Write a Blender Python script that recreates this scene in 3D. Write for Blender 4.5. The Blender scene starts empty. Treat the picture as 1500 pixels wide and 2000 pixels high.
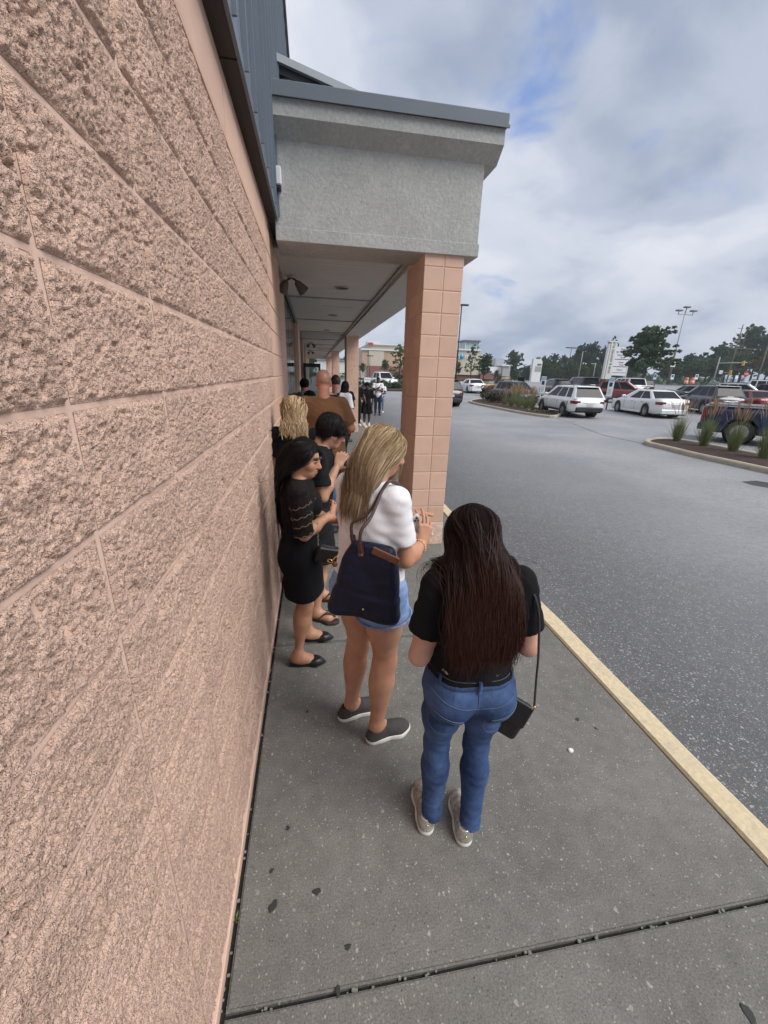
import bpy, bmesh, math, random
import numpy as np
from mathutils import Vector, Matrix
rng = np.random.default_rng(7); random.seed(7)
SC = bpy.context.scene; COL = SC.collection
R_ = math.radians
# ------------------------------------------------------------------ camera
CAM_H = 1.93
F_PX, PX, PY = 783.0, 750.0, 1000.0
AX = np.array([[0.98580447, -0.02599327, 0.16587314],
               [-0.16519219, -0.32679271, 0.93054719],
               [0.03001817, -0.94473852, -0.3264476]])      # columns: image right, image down, view direction
camd = bpy.data.cameras.new('camera'); cam = bpy.data.objects.new('camera', camd); COL.objects.link(cam)
camd.sensor_width = 36.0; camd.lens = F_PX / 2000.0 * 36.0; camd.clip_start = 0.02; camd.clip_end = 3000
cam.matrix_world = Matrix(((AX[0,0], -AX[0,1], -AX[0,2], 0), (AX[1,0], -AX[1,1], -AX[1,2], 0), (AX[2,0], -AX[2,1], -AX[2,2], CAM_H), (0, 0, 0, 1)))
SC.camera = cam
SC.render.resolution_x = 768; SC.render.resolution_y = 1024
def ray(px, py):
    v = AX @ np.array([px - PX, py - PY, F_PX]); return v / np.linalg.norm(v)
def atY(px, py, Y): d = ray(px, py); return np.array([0, 0, CAM_H]) + d * (Y / d[1])
def atZ(px, py, z): d = ray(px, py); return np.array([0, 0, CAM_H]) + d * ((z - CAM_H) / d[2])
ROAD = -0.125
def gz(x, y):      # the car park rises gently away from the shop
    x = np.asarray(x, float); y = np.asarray(y, float); return ROAD + 0.012*np.clip(x - 6.0, 0, 60) + 0.008*np.clip(y - 15.0, 0, 60)
def ground(px, py):
    d = ray(px, py); t = 0.5
    for _ in range(6000):
        p = np.array([0, 0, CAM_H]) + d * t
        if p[2] <= gz(p[0], p[1]) or t > 300: break
        t *= 1.002
    return p
# ------------------------------------------------------------------ sky, sun, exposure
SUN_EL, SUN_AZ = 48.0, 128.0          # azimuth clockwise from +Y: the sun stands to the right, behind the viewer
w = bpy.data.worlds.new('World'); SC.world = w; w.use_nodes = True
nt = w.node_tree; N = nt.nodes; LK = nt.links; N.clear()
def nd(tree, typ, **kw):
    n = tree.nodes.new(typ)
    for k, v in kw.items():
        if k.startswith('i_'): n.inputs[k[2:].replace('_', ' ')].default_value = v
        else: setattr(n, k, v)
    return n
out = nd(nt, 'ShaderNodeOutputWorld'); bg = nd(nt, 'ShaderNodeBackground'); bg.inputs['Strength'].default_value = 0.1
sky = nd(nt, 'ShaderNodeTexSky', sky_type='NISHITA', sun_disc=False); sky.sun_elevation = R_(SUN_EL); sky.sun_rotation = R_(SUN_AZ); sky.dust_density = 1.5
tc = nd(nt, 'ShaderNodeTexCoord'); sep = nd(nt, 'ShaderNodeSeparateXYZ'); LK.new(tc.outputs['Generated'], sep.inputs[0])
def wmath(op, a, b=None, clamp=False):
    m = nd(nt, 'ShaderNodeMath', operation=op, use_clamp=clamp)
    for i, x in enumerate((a, b)):
        if x is None: continue
        if isinstance(x, (int, float)): m.inputs[i].default_value = x
        else: LK.new(x, m.inputs[i])
    return m.outputs[0]
zc = wmath('ADD', wmath('MAXIMUM', sep.outputs['Z'], 0.0), 0.30)
cx = wmath('DIVIDE', sep.outputs['X'], zc); cy = wmath('DIVIDE', sep.outputs['Y'], zc)
cmb = nd(nt, 'ShaderNodeCombineXYZ'); LK.new(cx, cmb.inputs[0]); LK.new(cy, cmb.inputs[1]); cmb.inputs[2].default_value = 3.7
def wnoise(scale, detail, rough, off, dist=0.0):
    mp = nd(nt, 'ShaderNodeMapping'); mp.inputs['Location'].default_value = off; LK.new(cmb.outputs[0], mp.inputs[0])
    n = nd(nt, 'ShaderNodeTexNoise'); n.inputs['Scale'].default_value = scale; n.inputs['Detail'].default_value = detail
    n.inputs['Roughness'].default_value = rough; n.inputs['Distortion'].default_value = dist; LK.new(mp.outputs[0], n.inputs['Vector']); return n.outputs['Fac']
def wramp(fac, pts):
    r = nd(nt, 'ShaderNodeValToRGB'); e = r.color_ramp.elements; r.color_ramp.interpolation = 'EASE'
    e[0].position, e[0].color = pts[0][0], (*pts[0][1], 1); e[1].position, e[1].color = pts[-1][0], (*pts[-1][1], 1)
    for p, c in pts[1:-1]: q = e.new(p); q.color = (*c, 1)
    LK.new(fac, r.inputs[0]); return r.outputs[0]
def wmix(fac, a, b, typ='MIX'):
    m = nd(nt, 'ShaderNodeMix', data_type='RGBA', blend_type=typ)
    if isinstance(fac, float): m.inputs[0].default_value = fac
    else: LK.new(fac, m.inputs[0])
    for i, x in ((6, a), (7, b)):
        if isinstance(x, tuple): m.inputs[i].default_value = (*x, 1)
        else: LK.new(x, m.inputs[i])
    return m.outputs[2]
SKY_OFF = (18.5, 6.5, 0.0); BLUE_OFF = (10.5, 26.5, 0.0)
n1 = wmath('ADD', wmath('MULTIPLY', wnoise(1.25, 4, 0.5, SKY_OFF, 0.25), 0.72), wmath('MULTIPLY', wnoise(3.6, 6, 0.55, (5.0, 2.0, 0.0), 0.3), 0.28))
cloud = wramp(n1, [(0.35, (1.7, 2.0, 2.6)), (0.45, (2.45, 2.72, 3.3)), (0.54, (3.2, 3.4, 3.9)), (0.65, (4.0, 4.08, 4.4))])
lowfac = wramp(sep.outputs['Z'], [(0.0, (1, 1, 1)), (0.34, (0, 0, 0))])
cloud2 = wmix(lowfac, cloud, wramp(n1, [(0.38, (1.65, 1.98, 2.6)), (0.62, (2.8, 3.02, 3.5))]))
gx = wmath('MULTIPLY', wmath('SUBTRACT', cx, 0.487), 2.3); gy = wmath('ADD', wmath('SUBTRACT', cy, 1.03), wmath('MULTIPLY', wmath('SUBTRACT', cx, 0.487), -0.9))
gd = wmath('SQRT', wmath('ADD', wmath('MULTIPLY', gx, gx), wmath('MULTIPLY', gy, gy)))
near = wmath('MAXIMUM', wmath('SUBTRACT', 0.30, wmath('MULTIPLY', gd, 0.85)), 0.0)          # a thin spot in the overcast
gap = wramp(wmath('ADD', wnoise(2.6, 5, 0.55, BLUE_OFF, 0.4), near), [(0.60, (0, 0, 0)), (0.86, (1, 1, 1))])
blue = wmix(0.8, sky.outputs[0], (0.7, 1.35, 3.2))
LK.new(wmix(gap, cloud2, blue), bg.inputs['Color']); LK.new(bg.outputs[0], out.inputs[0])
sd = bpy.data.lights.new('sun', 'SUN'); sun = bpy.data.objects.new('sun', sd); COL.objects.link(sun)
sd.energy = 1.5; sd.angle = R_(40); sd.color = (1.0, 0.965, 0.92)
az, el = R_(SUN_AZ), R_(SUN_EL)
sun.rotation_euler = Vector((-math.sin(az)*math.cos(el), -math.cos(az)*math.cos(el), -math.sin(el))).to_track_quat('-Z', 'Y').to_euler()
SC.view_settings.view_transform = 'Standard'; SC.view_settings.look = 'None'; SC.view_settings.gamma = 1.0
SC.view_settings.use_curve_mapping = False; SC.view_settings.exposure = 1.1
SC.cycles.use_denoising = True; SC.cycles.max_bounces = 6; SC.cycles.diffuse_bounces = 3; SC.cycles.glossy_bounces = 2; SC.cycles.transmission_bounces = 4; SC.cycles.volume_bounces = 0; SC.cycles.use_adaptive_sampling = True; SC.cycles.adaptive_threshold = 0.02
# ------------------------------------------------------------------ materials
MATS = {}
def mat(name, col, rough=0.7, metal=0.0, spec=0.5, var=None, bump=None, coat=0.0, alpha=None, mix2=None, sheen=0.0, trans=0.0, each=0.0):
    """var=(scale, amount) value mottling; bump=[(scale, strength, distance)...]; mix2=(colour, scale, lo, hi) blotches of a second colour"""
    if name in MATS: return MATS[name]
    m = bpy.data.materials.new(name); m.use_nodes = True; t = m.node_tree; b = t.nodes['Principled BSDF']; L = t.links
    b.inputs['Base Color'].default_value = (*col, 1); b.inputs['Roughness'].default_value = rough; b.inputs['Metallic'].default_value = metal
    b.inputs['Specular IOR Level'].default_value = spec; b.inputs['Coat Weight'].default_value = coat; b.inputs['Coat Roughness'].default_value = 0.06
    b.inputs['Sheen Weight'].default_value = sheen; b.inputs['Transmission Weight'].default_value = trans
    c = t.nodes.new('ShaderNodeTexCoord'); src = c.outputs['Object']; colout = None
    def noise(scale, detail=6, rough_=0.6):
        n = t.nodes.new('ShaderNodeTexNoise'); n.inputs['Scale'].default_value = scale; n.inputs['Detail'].default_value = detail
        n.inputs['Roughness'].default_value = rough_; L.new(src, n.inputs['Vector']); return n
    if mix2:
        n = noise(mix2[1]); r = t.nodes.new('ShaderNodeMapRange'); r.inputs[1].default_value = mix2[2]; r.inputs[2].default_value = mix2[3]; L.new(n.outputs['Fac'], r.inputs[0])
        mx = t.nodes.new('ShaderNodeMix'); mx.data_type = 'RGBA'; mx.inputs[6].default_value = (*col, 1); mx.inputs[7].default_value = (*mix2[0], 1); L.new(r.outputs[0], mx.inputs[0]); colout = mx.outputs[2]
    if var:
        n = noise(var[0]); r = t.nodes.new('ShaderNodeMapRange'); r.inputs[1].default_value = 0.25; r.inputs[2].default_value = 0.75
        r.inputs[3].default_value = 1 - var[1]; r.inputs[4].default_value = 1 + var[1]; L.new(n.outputs['Fac'], r.inputs[0])
        mx = t.nodes.new('ShaderNodeMix'); mx.data_type = 'RGBA'; mx.blend_type = 'MULTIPLY'; mx.inputs[0].default_value = 1
        if colout: L.new(colout, mx.inputs[6])
        else: mx.inputs[6].default_value = (*col, 1)
        L.new(r.outputs[0], mx.inputs[7]); colout = mx.outputs[2]
    if each:      # every block a slightly different coat
        oi = t.nodes.new('ShaderNodeObjectInfo'); r = t.nodes.new('ShaderNodeMapRange'); r.inputs[3].default_value = 1 - each; r.inputs[4].default_value = 1 + each*.6; L.new(oi.outputs['Random'], r.inputs[0])
        mx = t.nodes.new('ShaderNodeMix'); mx.data_type = 'RGBA'; mx.blend_type = 'MULTIPLY'; mx.inputs[0].default_value = 1; L.new(colout, mx.inputs[6]); L.new(r.outputs[0], mx.inputs[7]); colout = mx.outputs[2]
    if colout: L.new(colout, b.inputs['Base Color'])
    prev = None
    for (s, st, d) in (bump or []):
        n = noise(s, 3); bn = t.nodes.new('ShaderNodeBump'); bn.inputs['Strength'].default_value = st; bn.inputs['Distance'].default_value = d
        L.new(n.outputs['Fac'], bn.inputs['Height'])
        if prev: L.new(prev, bn.inputs['Normal'])
        prev = bn.outputs[0]
    if prev: L.new(prev, b.inputs['Normal'])
    MATS[name] = m; return m
def bsdf(m): return m.node_tree.nodes['Principled BSDF']
# ------------------------------------------------------------------ mesh helpers
def quick_mesh(name, V, Fq=None, Ft=None, smooth=False):
    V = np.asarray(V, np.float32); me = bpy.data.meshes.new(name)
    Fq = np.zeros((0, 4), np.int32) if Fq is None else np.asarray(Fq, np.int32).reshape(-1, 4)
    Ft = np.zeros((0, 3), np.int32) if Ft is None else np.asarray(Ft, np.int32).reshape(-1, 3)
    me.vertices.add(len(V)); me.vertices.foreach_set('co', V.ravel())
    loops = np.concatenate([Fq.ravel(), Ft.ravel()]).astype(np.int32); nq, ntr = len(Fq), len(Ft)
    me.loops.add(len(loops)); me.loops.foreach_set('vertex_index', loops)
    me.polygons.add(nq + ntr)
    me.polygons.foreach_set('loop_start', np.concatenate([np.arange(nq)*4, nq*4 + np.arange(ntr)*3]).astype(np.int32))
    me.polygons.foreach_set('use_smooth', np.full(nq + ntr, smooth))
    me.update(calc_edges=True); me.validate(); return me
def link(name, me, m=None, parent=None, loc=None, rz=None):
    o = bpy.data.objects.new(name, me); COL.objects.link(o)
    if m is not None and me is not None and len(me.materials) == 0: me.materials.append(m)
    if parent is not None: o.parent = parent
    if loc is not None: o.location = loc
    if rz is not None: o.rotation_euler = (0, 0, rz)
    return o
def tag(o, label=None, cat=None, group=None, kind=None):
    if label: o['label'] = label
    if cat: o['category'] = cat
    if group: o['group'] = group
    if kind: o['kind'] = kind
    return o
def empty(name, loc=(0, 0, 0), rz=0.0): return link(name, None, loc=loc, rz=rz)
class MB:
    def __init__(s): s.V = []; s.F = []; s.sm = []
    def add(s, V, F, smooth=False):
        b = len(s.V); s.V += [tuple(map(float, v)) for v in V]; s.F += [tuple(int(i) + b for i in f) for f in F]; s.sm += [smooth]*len(F); return s
    def box(s, x0, x1, y0, y1, z0, z1, bev=0.0):
        if bev <= 0:
            V = [(x, y, z) for z in (z0, z1) for y in (y0, y1) for x in (x0, x1)]
            return s.add(V, [(0,2,3,1),(4,5,7,6),(0,1,5,4),(2,6,7,3),(0,4,6,2),(1,3,7,5)])
        bm = bmesh.new(); bmesh.ops.create_cube(bm, size=1)
        for v in bm.verts: v.co = ((x0+x1)/2 + v.co.x*(x1-x0), (y0+y1)/2 + v.co.y*(y1-y0), (z0+z1)/2 + v.co.z*(z1-z0))
        bmesh.ops.bevel(bm, geom=bm.edges[:], offset=bev, segments=1, affect='EDGES'); return s.bm(bm)
    def bm(s, bm):
        bm.verts.index_update(); s.add([v.co[:] for v in bm.verts], [[v.index for v in f.verts] for f in bm.faces]); bm.free(); return s
    def prism(s, poly, axis, a0, a1):
        """poly: 2-D outline; extruded along axis 0/1/2 from a0 to a1"""
        n = len(poly); V = []
        for a in (a0, a1):
            for (u, v) in poly: V.append({0: (a, u, v), 1: (u, a, v), 2: (u, v, a)}[axis])
        return s.add(V, [tuple(range(n))[::-1], tuple(range(n, 2*n))] + [(i, (i+1) % n, n + (i+1) % n, n + i) for i in range(n)])
    def tube(s, pts, r, seg=8, smooth=True, caps=True):
        P = np.asarray(pts, float); n = len(P); rr = np.full(n, r) if np.isscalar(r) else np.asarray(r, float)
        T = np.gradient(P, axis=0); T /= np.maximum(np.linalg.norm(T, axis=1, keepdims=True), 1e-9); V = []
        up = np.array([0, 0, 1.0]) if abs(T[0][2]) < 0.9 else np.array([1.0, 0, 0]); a = np.cross(T[0], up)
        for i in range(n):
            a = a - T[i]*np.dot(a, T[i]); a /= max(np.linalg.norm(a), 1e-9); b = np.cross(T[i], a)
            for k in range(seg): th = 2*math.pi*k/seg; V.append(P[i] + rr[i]*(a*math.cos(th) + b*math.sin(th)))
        F = [(i*seg+k, i*seg+(k+1) % seg, (i+1)*seg+(k+1) % seg, (i+1)*seg+k) for i in range(n-1) for k in range(seg)]
        b0 = len(s.V); s.add(V, F, smooth)
        if caps: s.F += [tuple(b0+k for k in range(seg))[::-1], tuple(b0+(n-1)*seg+k for k in range(seg))]; s.sm += [False, False]
        return s
    def lathe(s, prof, c=(0, 0, 0), seg=24, axis='z', smooth=True):
        V = []; n = len(prof)
        for k in range(seg):
            th = 2*math.pi*k/seg; cs, sn = math.cos(th), math.sin(th)
            for (r, h) in prof:
                V.append({'z': (c[0]+r*cs, c[1]+r*sn, c[2]+h), 'x': (c[0]+h, c[1]+r*cs, c[2]+r*sn), 'y': (c[0]+r*cs, c[1]+h, c[2]+r*sn)}[axis])
        return s.add(V, [(k*n+i, ((k+1) % seg)*n+i, ((k+1) % seg)*n+i+1, k*n+i+1) for k in range(seg) for i in range(n-1)], smooth)
    def me(s, name):
        m = bpy.data.meshes.new(name); m.from_pydata(s.V, [], s.F); m.polygons.foreach_set('use_smooth', s.sm); m.update(); return m
    def build(s, name, m, parent=None, loc=None, rz=None): return link(name, s.me(name), m, parent, loc, rz)
def box(name, m, parent, *a, bev=0.0): return MB().box(*a, bev=bev).build(name, m, parent)
def copy_tree(o, parent=None):
    c = o.copy(); COL.objects.link(c); c.parent = parent
    for ch in list(o.children): copy_tree(ch, c)
    return c
def lattice(n0, n1, shape, seed):
    """smooth random field on a grid of given shape with n0 x n1 lattice cells"""
    g = np.random.default_rng(seed).standard_normal((n0+3, n1+3))
    def axis(n, m):
        t = np.linspace(0, n, m, endpoint=True); i = np.minimum(t.astype(int), n); f = t - i; f = f*f*(3-2*f); return i, f
    i, fi = axis(n0, shape[0]); j, fj = axis(n1, shape[1]); fi = fi[:, None]; fj = fj[None, :]
    A = g[i][:, j]; B = g[i+1][:, j]; C = g[i][:, j+1]; D = g[i+1][:, j+1]
    return (A*(1-fi)+B*fi)*(1-fj) + (C*(1-fi)+D*fi)*fj
# ------------------------------------------------------------------ materials of the place
def wall_paint(name, col, fine, coarse, gloss=0.62):
    m = mat(name, col, gloss, spec=0.35, var=(9, 0.07), bump=[(70, coarse, 0.02), (260, fine, 0.008)]); return m
M_SPLIT = mat('split_face_paint', (0.73, 0.505, 0.395), 0.65, spec=0.25, var=(4, 0.06), each=.07, bump=[(120, 0.9, 0.016), (300, 0.7, 0.008)])
M_SMOOTH = mat('smooth_block_paint', (0.68, 0.455, 0.345), 0.6, spec=0.35, var=(5, 0.08), each=.06, bump=[(160, 0.18, 0.004), (22, 0.1, 0.01)])
M_MORTAR = mat('mortar_paint', (0.69, 0.485, 0.385), 0.65, spec=0.3, var=(6, 0.07), bump=[(120, 0.2, 0.004)])
M_WORN = mat('worn_block_paint', (0.68, 0.46, 0.36), 0.7, spec=0.3, mix2=((0.74, 0.62, 0.55), 14, 0.44, 0.6), var=(40, 0.12), bump=[(60, 0.4, 0.008)])
M_STUCCO = mat('stucco', (0.44, 0.445, 0.425), 0.85, spec=0.2, mix2=((0.34, 0.345, 0.335), 1.6, 0.42, 0.72), var=(34, 0.16), bump=[(36, 0.5, 0.012), (120, 0.45, 0.005)])
M_COPING = mat('coping_metal', (0.135, 0.16, 0.185), 0.42, spec=0.5, var=(2.5, 0.06))
M_SIDING = mat('siding_metal', (0.125, 0.155, 0.19), 0.45, spec=0.5, var=(1.7, 0.08))
M_SOFFDARK = mat('dark_soffit', (0.035, 0.029, 0.026), 0.6, var=(3, 0.2))
M_SOFFIT = mat('soffit_paint', (0.56, 0.55, 0.53), 0.55, var=(2.2, 0.07))
M_TRIM = mat('grey_trim', (0.30, 0.30, 0.29), 0.5, var=(3, 0.08))
M_BLACK = mat('black_void', (0.012, 0.012, 0.012), 0.5)
M_GLASSDK = mat('dark_glass', (0.012, 0.013, 0.015), 0.06, spec=0.6)
M_FRAME = mat('black_frame', (0.02, 0.02, 0.022), 0.4)
M_KERB = mat('kerb_paint', (0.62, 0.52, 0.345), 0.85, spec=0.2, mix2=((0.5, 0.44, 0.33), 9, 0.5, 0.72), var=(38, 0.15), bump=[(60, 0.4, 0.008), (220, 0.3, 0.003)])
M_KERB2 = mat('kerb_concrete', (0.46, 0.40, 0.31), 0.9, spec=0.2, mix2=((0.36, 0.33, 0.28), 3, 0.45, 0.7), var=(20, 0.12), bump=[(60, 0.3, 0.008)])
M_DIRT = mat('joint_dirt', (0.022, 0.021, 0.02), 0.95, var=(60, 0.4), bump=[(120, 0.7, 0.01)])
M_MULCH = mat('mulch', (0.055, 0.032, 0.024), 0.95, var=(25, 0.4), bump=[(40, 1.0, 0.03)])
M_GRASS = mat('lawn', (0.10, 0.13, 0.035), 0.9, mix2=((0.17, 0.17, 0.06), 1.2, 0.4, 0.7), var=(12, 0.2), bump=[(30, 0.8, 0.03)])
def aggregate(name, base, base2, chip, layers, rough, spec, bumpd, blot=1.3, zone=None):
    """ground binder with exposed stones: each layer = (cells per metre, share of cells, stone radius, brightness spread)"""
    m = bpy.data.materials.new(name); m.use_nodes = True; t = m.node_tree; L = t.links; b = t.nodes['Principled BSDF']
    def X(typ, **k): return nd(t, typ, **k)
    c = X('ShaderNodeTexCoord'); src = c.outputs['Object']
    def noi(s, d=5): n = X('ShaderNodeTexNoise'); n.inputs['Scale'].default_value = s; n.inputs['Detail'].default_value = d; L.new(src, n.inputs['Vector']); return n.outputs['Fac']
    def mr(f, a, b_, c_=0.0, d_=1.0):
        r = X('ShaderNodeMapRange'); 
        for i, v in enumerate((a, b_, c_, d_)): r.inputs[i+1].default_value = v
        L.new(f, r.inputs[0]); return r.outputs[0]
    def mix(f, a, b_, typ='MIX'):
        x = X('ShaderNodeMix', data_type='RGBA', blend_type=typ)
        if isinstance(f, float): x.inputs[0].default_value = f
        else: L.new(f, x.inputs[0])
        for i, v in ((6, a), (7, b_)):
            if isinstance(v, tuple): x.inputs[i].default_value = (*v, 1)
            else: L.new(v, x.inputs[i])
        return x.outputs[2]
    def ma(op, a, b_):
        x = X('ShaderNodeMath', operation=op)
        for i, v in enumerate((a, b_)):
            if isinstance(v, float): x.inputs[i].default_value = v
            else: L.new(v, x.inputs[i])
        return x.outputs[0]
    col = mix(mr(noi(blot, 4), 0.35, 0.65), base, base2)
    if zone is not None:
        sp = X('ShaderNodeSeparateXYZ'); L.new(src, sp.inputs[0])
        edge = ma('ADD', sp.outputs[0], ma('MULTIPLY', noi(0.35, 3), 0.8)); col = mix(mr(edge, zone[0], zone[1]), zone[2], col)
    col = mix(1.0, col, mix(mr(noi(13, 6), 0.3, 0.7), (0.88, 0.88, 0.88), (1.12, 1.12, 1.12)), 'MULTIPLY')
    col = mix(1.0, col, mix(mr(noi(160, 3), 0.3, 0.7), (0.72, 0.72, 0.72), (1.28, 1.28, 1.28)), 'MULTIPLY')
    hgt = None
    for (sc, share, rad, spread) in layers:
        v = X('ShaderNodeTexVoronoi'); v.inputs['Scale'].default_value = sc; v.inputs['Randomness'].default_value = 1.0
        wp = X('ShaderNodeMix', data_type='RGBA', blend_type='LINEAR_LIGHT'); wp.inputs[0].default_value = 0.35/sc
        nn = X('ShaderNodeTexNoise'); nn.inputs['Scale'].default_value = sc*1.7; L.new(src, nn.inputs['Vector']); L.new(src, wp.inputs[6]); L.new(nn.outputs['Color'], wp.inputs[7]); L.new(wp.outputs[2], v.inputs['Vector'])
        sc2 = X('ShaderNodeSeparateColor'); L.new(v.outputs['Color'], sc2.inputs[0])
        on = ma('LESS_THAN', sc2.outputs[0], share); r2 = ma('MULTIPLY', mr(sc2.outputs[2], 0.0, 1.0, 0.45, 1.0), rad)
        inside = ma('MULTIPLY', on, mr(ma('SUBTRACT', r2, v.outputs['Distance']), 0.0, 0.06))
        tone = mr(sc2.outputs[1], 0.0, 1.0, 1-spread, 1.0)
        stone = mix(1.0, chip, tone, 'MULTIPLY')
        col = mix(inside, col, stone); hgt = inside if hgt is None else ma('MAXIMUM', hgt, inside)
    L.new(col, b.inputs['Base Color']); b.inputs['Roughness'].default_value = rough; b.inputs['Specular IOR Level'].default_value = spec
    bn = X('ShaderNodeBump'); bn.inputs['Strength'].default_value = 0.5; bn.inputs['Distance'].default_value = bumpd
    L.new(noi(95, 3), bn.inputs['Height']); L.new(bn.outputs[0], b.inputs['Normal'])
    MATS[name] = m; return m
M_WALK = aggregate('exposed_aggregate', (0.142, 0.137, 0.124), (0.182, 0.175, 0.159), (0.37, 0.355, 0.315), [(30, 0.17, 0.25, 0.55), (55, 0.38, 0.30, 0.7), (110, 0.5, 0.38, 0.8)], 0.78, 0.35, 0.004)
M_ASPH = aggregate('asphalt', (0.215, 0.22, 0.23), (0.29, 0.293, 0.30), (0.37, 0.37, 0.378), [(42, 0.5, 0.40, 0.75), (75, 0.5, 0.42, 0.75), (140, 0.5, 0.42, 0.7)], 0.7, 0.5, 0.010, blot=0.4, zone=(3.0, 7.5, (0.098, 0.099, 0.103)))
# ------------------------------------------------------------------ ground, walk, kerb
def sheet(xs, ys, zf):
    X, Y = np.meshgrid(xs, ys, indexing='ij'); Z = zf(X, Y); V = np.stack([X, Y, Z], -1).reshape(-1, 3); n = len(ys)
    i, j = np.meshgrid(np.arange(len(xs)-1), np.arange(n-1), indexing='ij'); a = (i*n+j).ravel()
    return V, np.stack([a, a+n, a+n+1, a+1], -1)
xs = np.concatenate([[-170, -100, -20], np.arange(0, 10, 1.0), np.arange(10, 60, 5.0), [60, 66, 80, 120, 200, 320]])
ys = np.concatenate([[-60, -40, -10], np.arange(0, 70, 5.0), [70, 75, 90, 120, 200, 280]])
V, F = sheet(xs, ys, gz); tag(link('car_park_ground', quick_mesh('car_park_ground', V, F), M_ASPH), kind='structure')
WX = -0.356                     # face of the shop wall
KX0, KX1 = 1.865, 2.03          # kerb
walk = box('sidewalk', M_DIRT, None, -6.0, KX0-0.012, -3.0, 44.0, ROAD+0.02, -0.022); tag(walk, kind='structure')
js = [-2.94, -1.10, 0.735, 2.565, 4.40, 6.23, 8.06, 9.89, 11.72, 13.55, 15.38, 17.2, 19.0, 20.9, 22.7, 24.5, 28.2, 31.8, 35.5, 39.2, 43.0]
for k in range(len(js)-1):
    a, b = js[k], js[k+1]; g = 0.008 if k <= 1 else 0.005
    bm = bmesh.new(); bmesh.ops.create_cube(bm, size=1)
    for v in bm.verts:
        x = WX + 0.03 if v.co.x < 0 else KX0 - 0.012
        v.co = (x, (a + g if v.co.y < 0 else b - (0.008 if k+1 <= 2 else 0.005)) - 0.006*(x - 0.7), -0.10 if v.co.z < 0 else 0.0)
    bmesh.ops.bevel(bm, geom=[e for e in bm.edges if all(v.co.z > -0.01 for v in e.verts)], offset=0.007, segments=2, affect='EDGES')
    MB().bm(bm).build('slab', M_WALK, walk)
kerb = box('kerb', M_DIRT, None, KX0+0.004, KX1-0.02, -3.0, 43.9, ROAD-0.1, -0.03); tag(kerb, kind='structure')
for k in range(16):
    a, b = -3.0 + k*2.93, -3.0 + (k+1)*2.93 - 0.006
    n = 13; V = []
    for i in range(n):
        y = a + (b-a)*i/(n-1); wob = 0.004*math.sin(y*3.1) + 0.003*math.sin(y*7.7+1)
        for (x, z) in ((KX0, -0.2), (KX0, -0.008), (KX0+0.012, 0.006), (KX1-0.03+wob, 0.004), (KX1-0.008+wob, -0.012), (KX1+wob, -0.04), (KX1+0.015, -0.3)): V.append((x, y, z))
    F = [(i*7+j, i*7+j+1, (i+1)*7+j+1, (i+1)*7+j) for i in range(n-1) for j in range(6)] + [tuple(range(7))[::-1], tuple((n-1)*7+q for q in range(7))]
    MB().add(V, F, False).build('kerb_stone', M_KERB, kerb)
# ------------------------------------------------------------------ the shop
shop = empty('store_building', (0, 0, 0)); tag(shop, 'peach block store with grey canopy on columns over the queue', 'building')
C0, CH = 0.038, 0.2032
wall = MB().box(WX-0.5, WX-0.004, -2.2, 5.36, -0.08, 3.2).build('wall', M_MORTAR, shop)
NU, NV = 128, 64
def split_mesh(seed):
    U, Wd = np.meshgrid(np.linspace(0, 1, NU+1), np.linspace(0, 1, NV+1), indexing='ij'); sh = U.shape
    h = 0.0022*lattice(4, 2, sh, seed) + 0.0020*lattice(9, 5, sh, seed+1); dens = np.clip(.9 + .45*lattice(5, 3, sh, seed+7), .35, 1.6)
    a = lattice(24, 12, sh, seed+2); b = lattice(50, 25, sh, seed+3); c = lattice(84, 42, sh, seed+4)
    pit = np.maximum(0, .35*a + .6*b - .12)**1.1*.0072 + np.maximum(0, .5*b + .6*c - .1)*.0060
    h = h - dens*pit + 0.0018*c + 0.0010*np.random.default_rng(seed+9).standard_normal(sh)
    L_, H_ = 0.394, 0.193
    e = np.minimum(np.minimum(U, 1-U)*L_, np.minimum(Wd, 1-Wd)*H_); e = e + 0.0025*lattice(30, 15, sh, seed+6)*(e > 0.0005)
    env = np.clip(e/0.009, 0, 1); env = env*env*(3-2*env)
    X = -0.003 + env*(0.0085 + h)
    V = np.stack([X, (U-0.5)*L_, (Wd-0.5)*H_], -1).reshape(-1, 3); n = NV+1
    i, j = np.meshgrid(np.arange(NU), np.arange(NV), indexing='ij'); q = (i*n+j).ravel()
    return quick_mesh('split_face_block', V, np.stack([q, q+n, q+n+1, q+1], -1), smooth=True)
SM = [split_mesh(100+17*k) for k in range(9)]
for me in SM: me.materials.append(M_SPLIT)
ysplit = [0.683 + 0.4085*k for k in range(-4, 8)]
for i, y0 in enumerate(ysplit):
    for r in range(0, 14):
        o = link('split_face_block', SM[rng.integers(9)], None, wall, (WX, y0 + 0.4085/2, C0 + CH*(r+0.5)))
        if rng.random() < 0.5: o.rotation_euler = (math.pi, 0, 0)
Y_SM = 0.683 + 0.4085*8
def block(name, m, parent, x0, x1, y0, y1, z0, z1): return box(name, m, parent, x0, x1, y0, y1, z0, z1, bev=0.004)
for r in range(-1, 16):
    z0 = C0 + CH*r + 0.004; z1 = C0 + CH*(r+1) - 0.004
    if r < 15:
        for (a, b) in ((Y_SM+0.006, Y_SM+0.40), (Y_SM+0.408, Y_SM+0.80), (Y_SM+0.808, 5.362)):
            block('smooth_block', M_SMOOTH, wall, WX-0.1, WX+0.002, a, b, z0, min(z1, 3.17))
box('base_band', M_MORTAR, wall, WX-0.05, WX+0.012, -2.2, Y_SM, -0.05, C0-0.003, bev=0.003)
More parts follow.
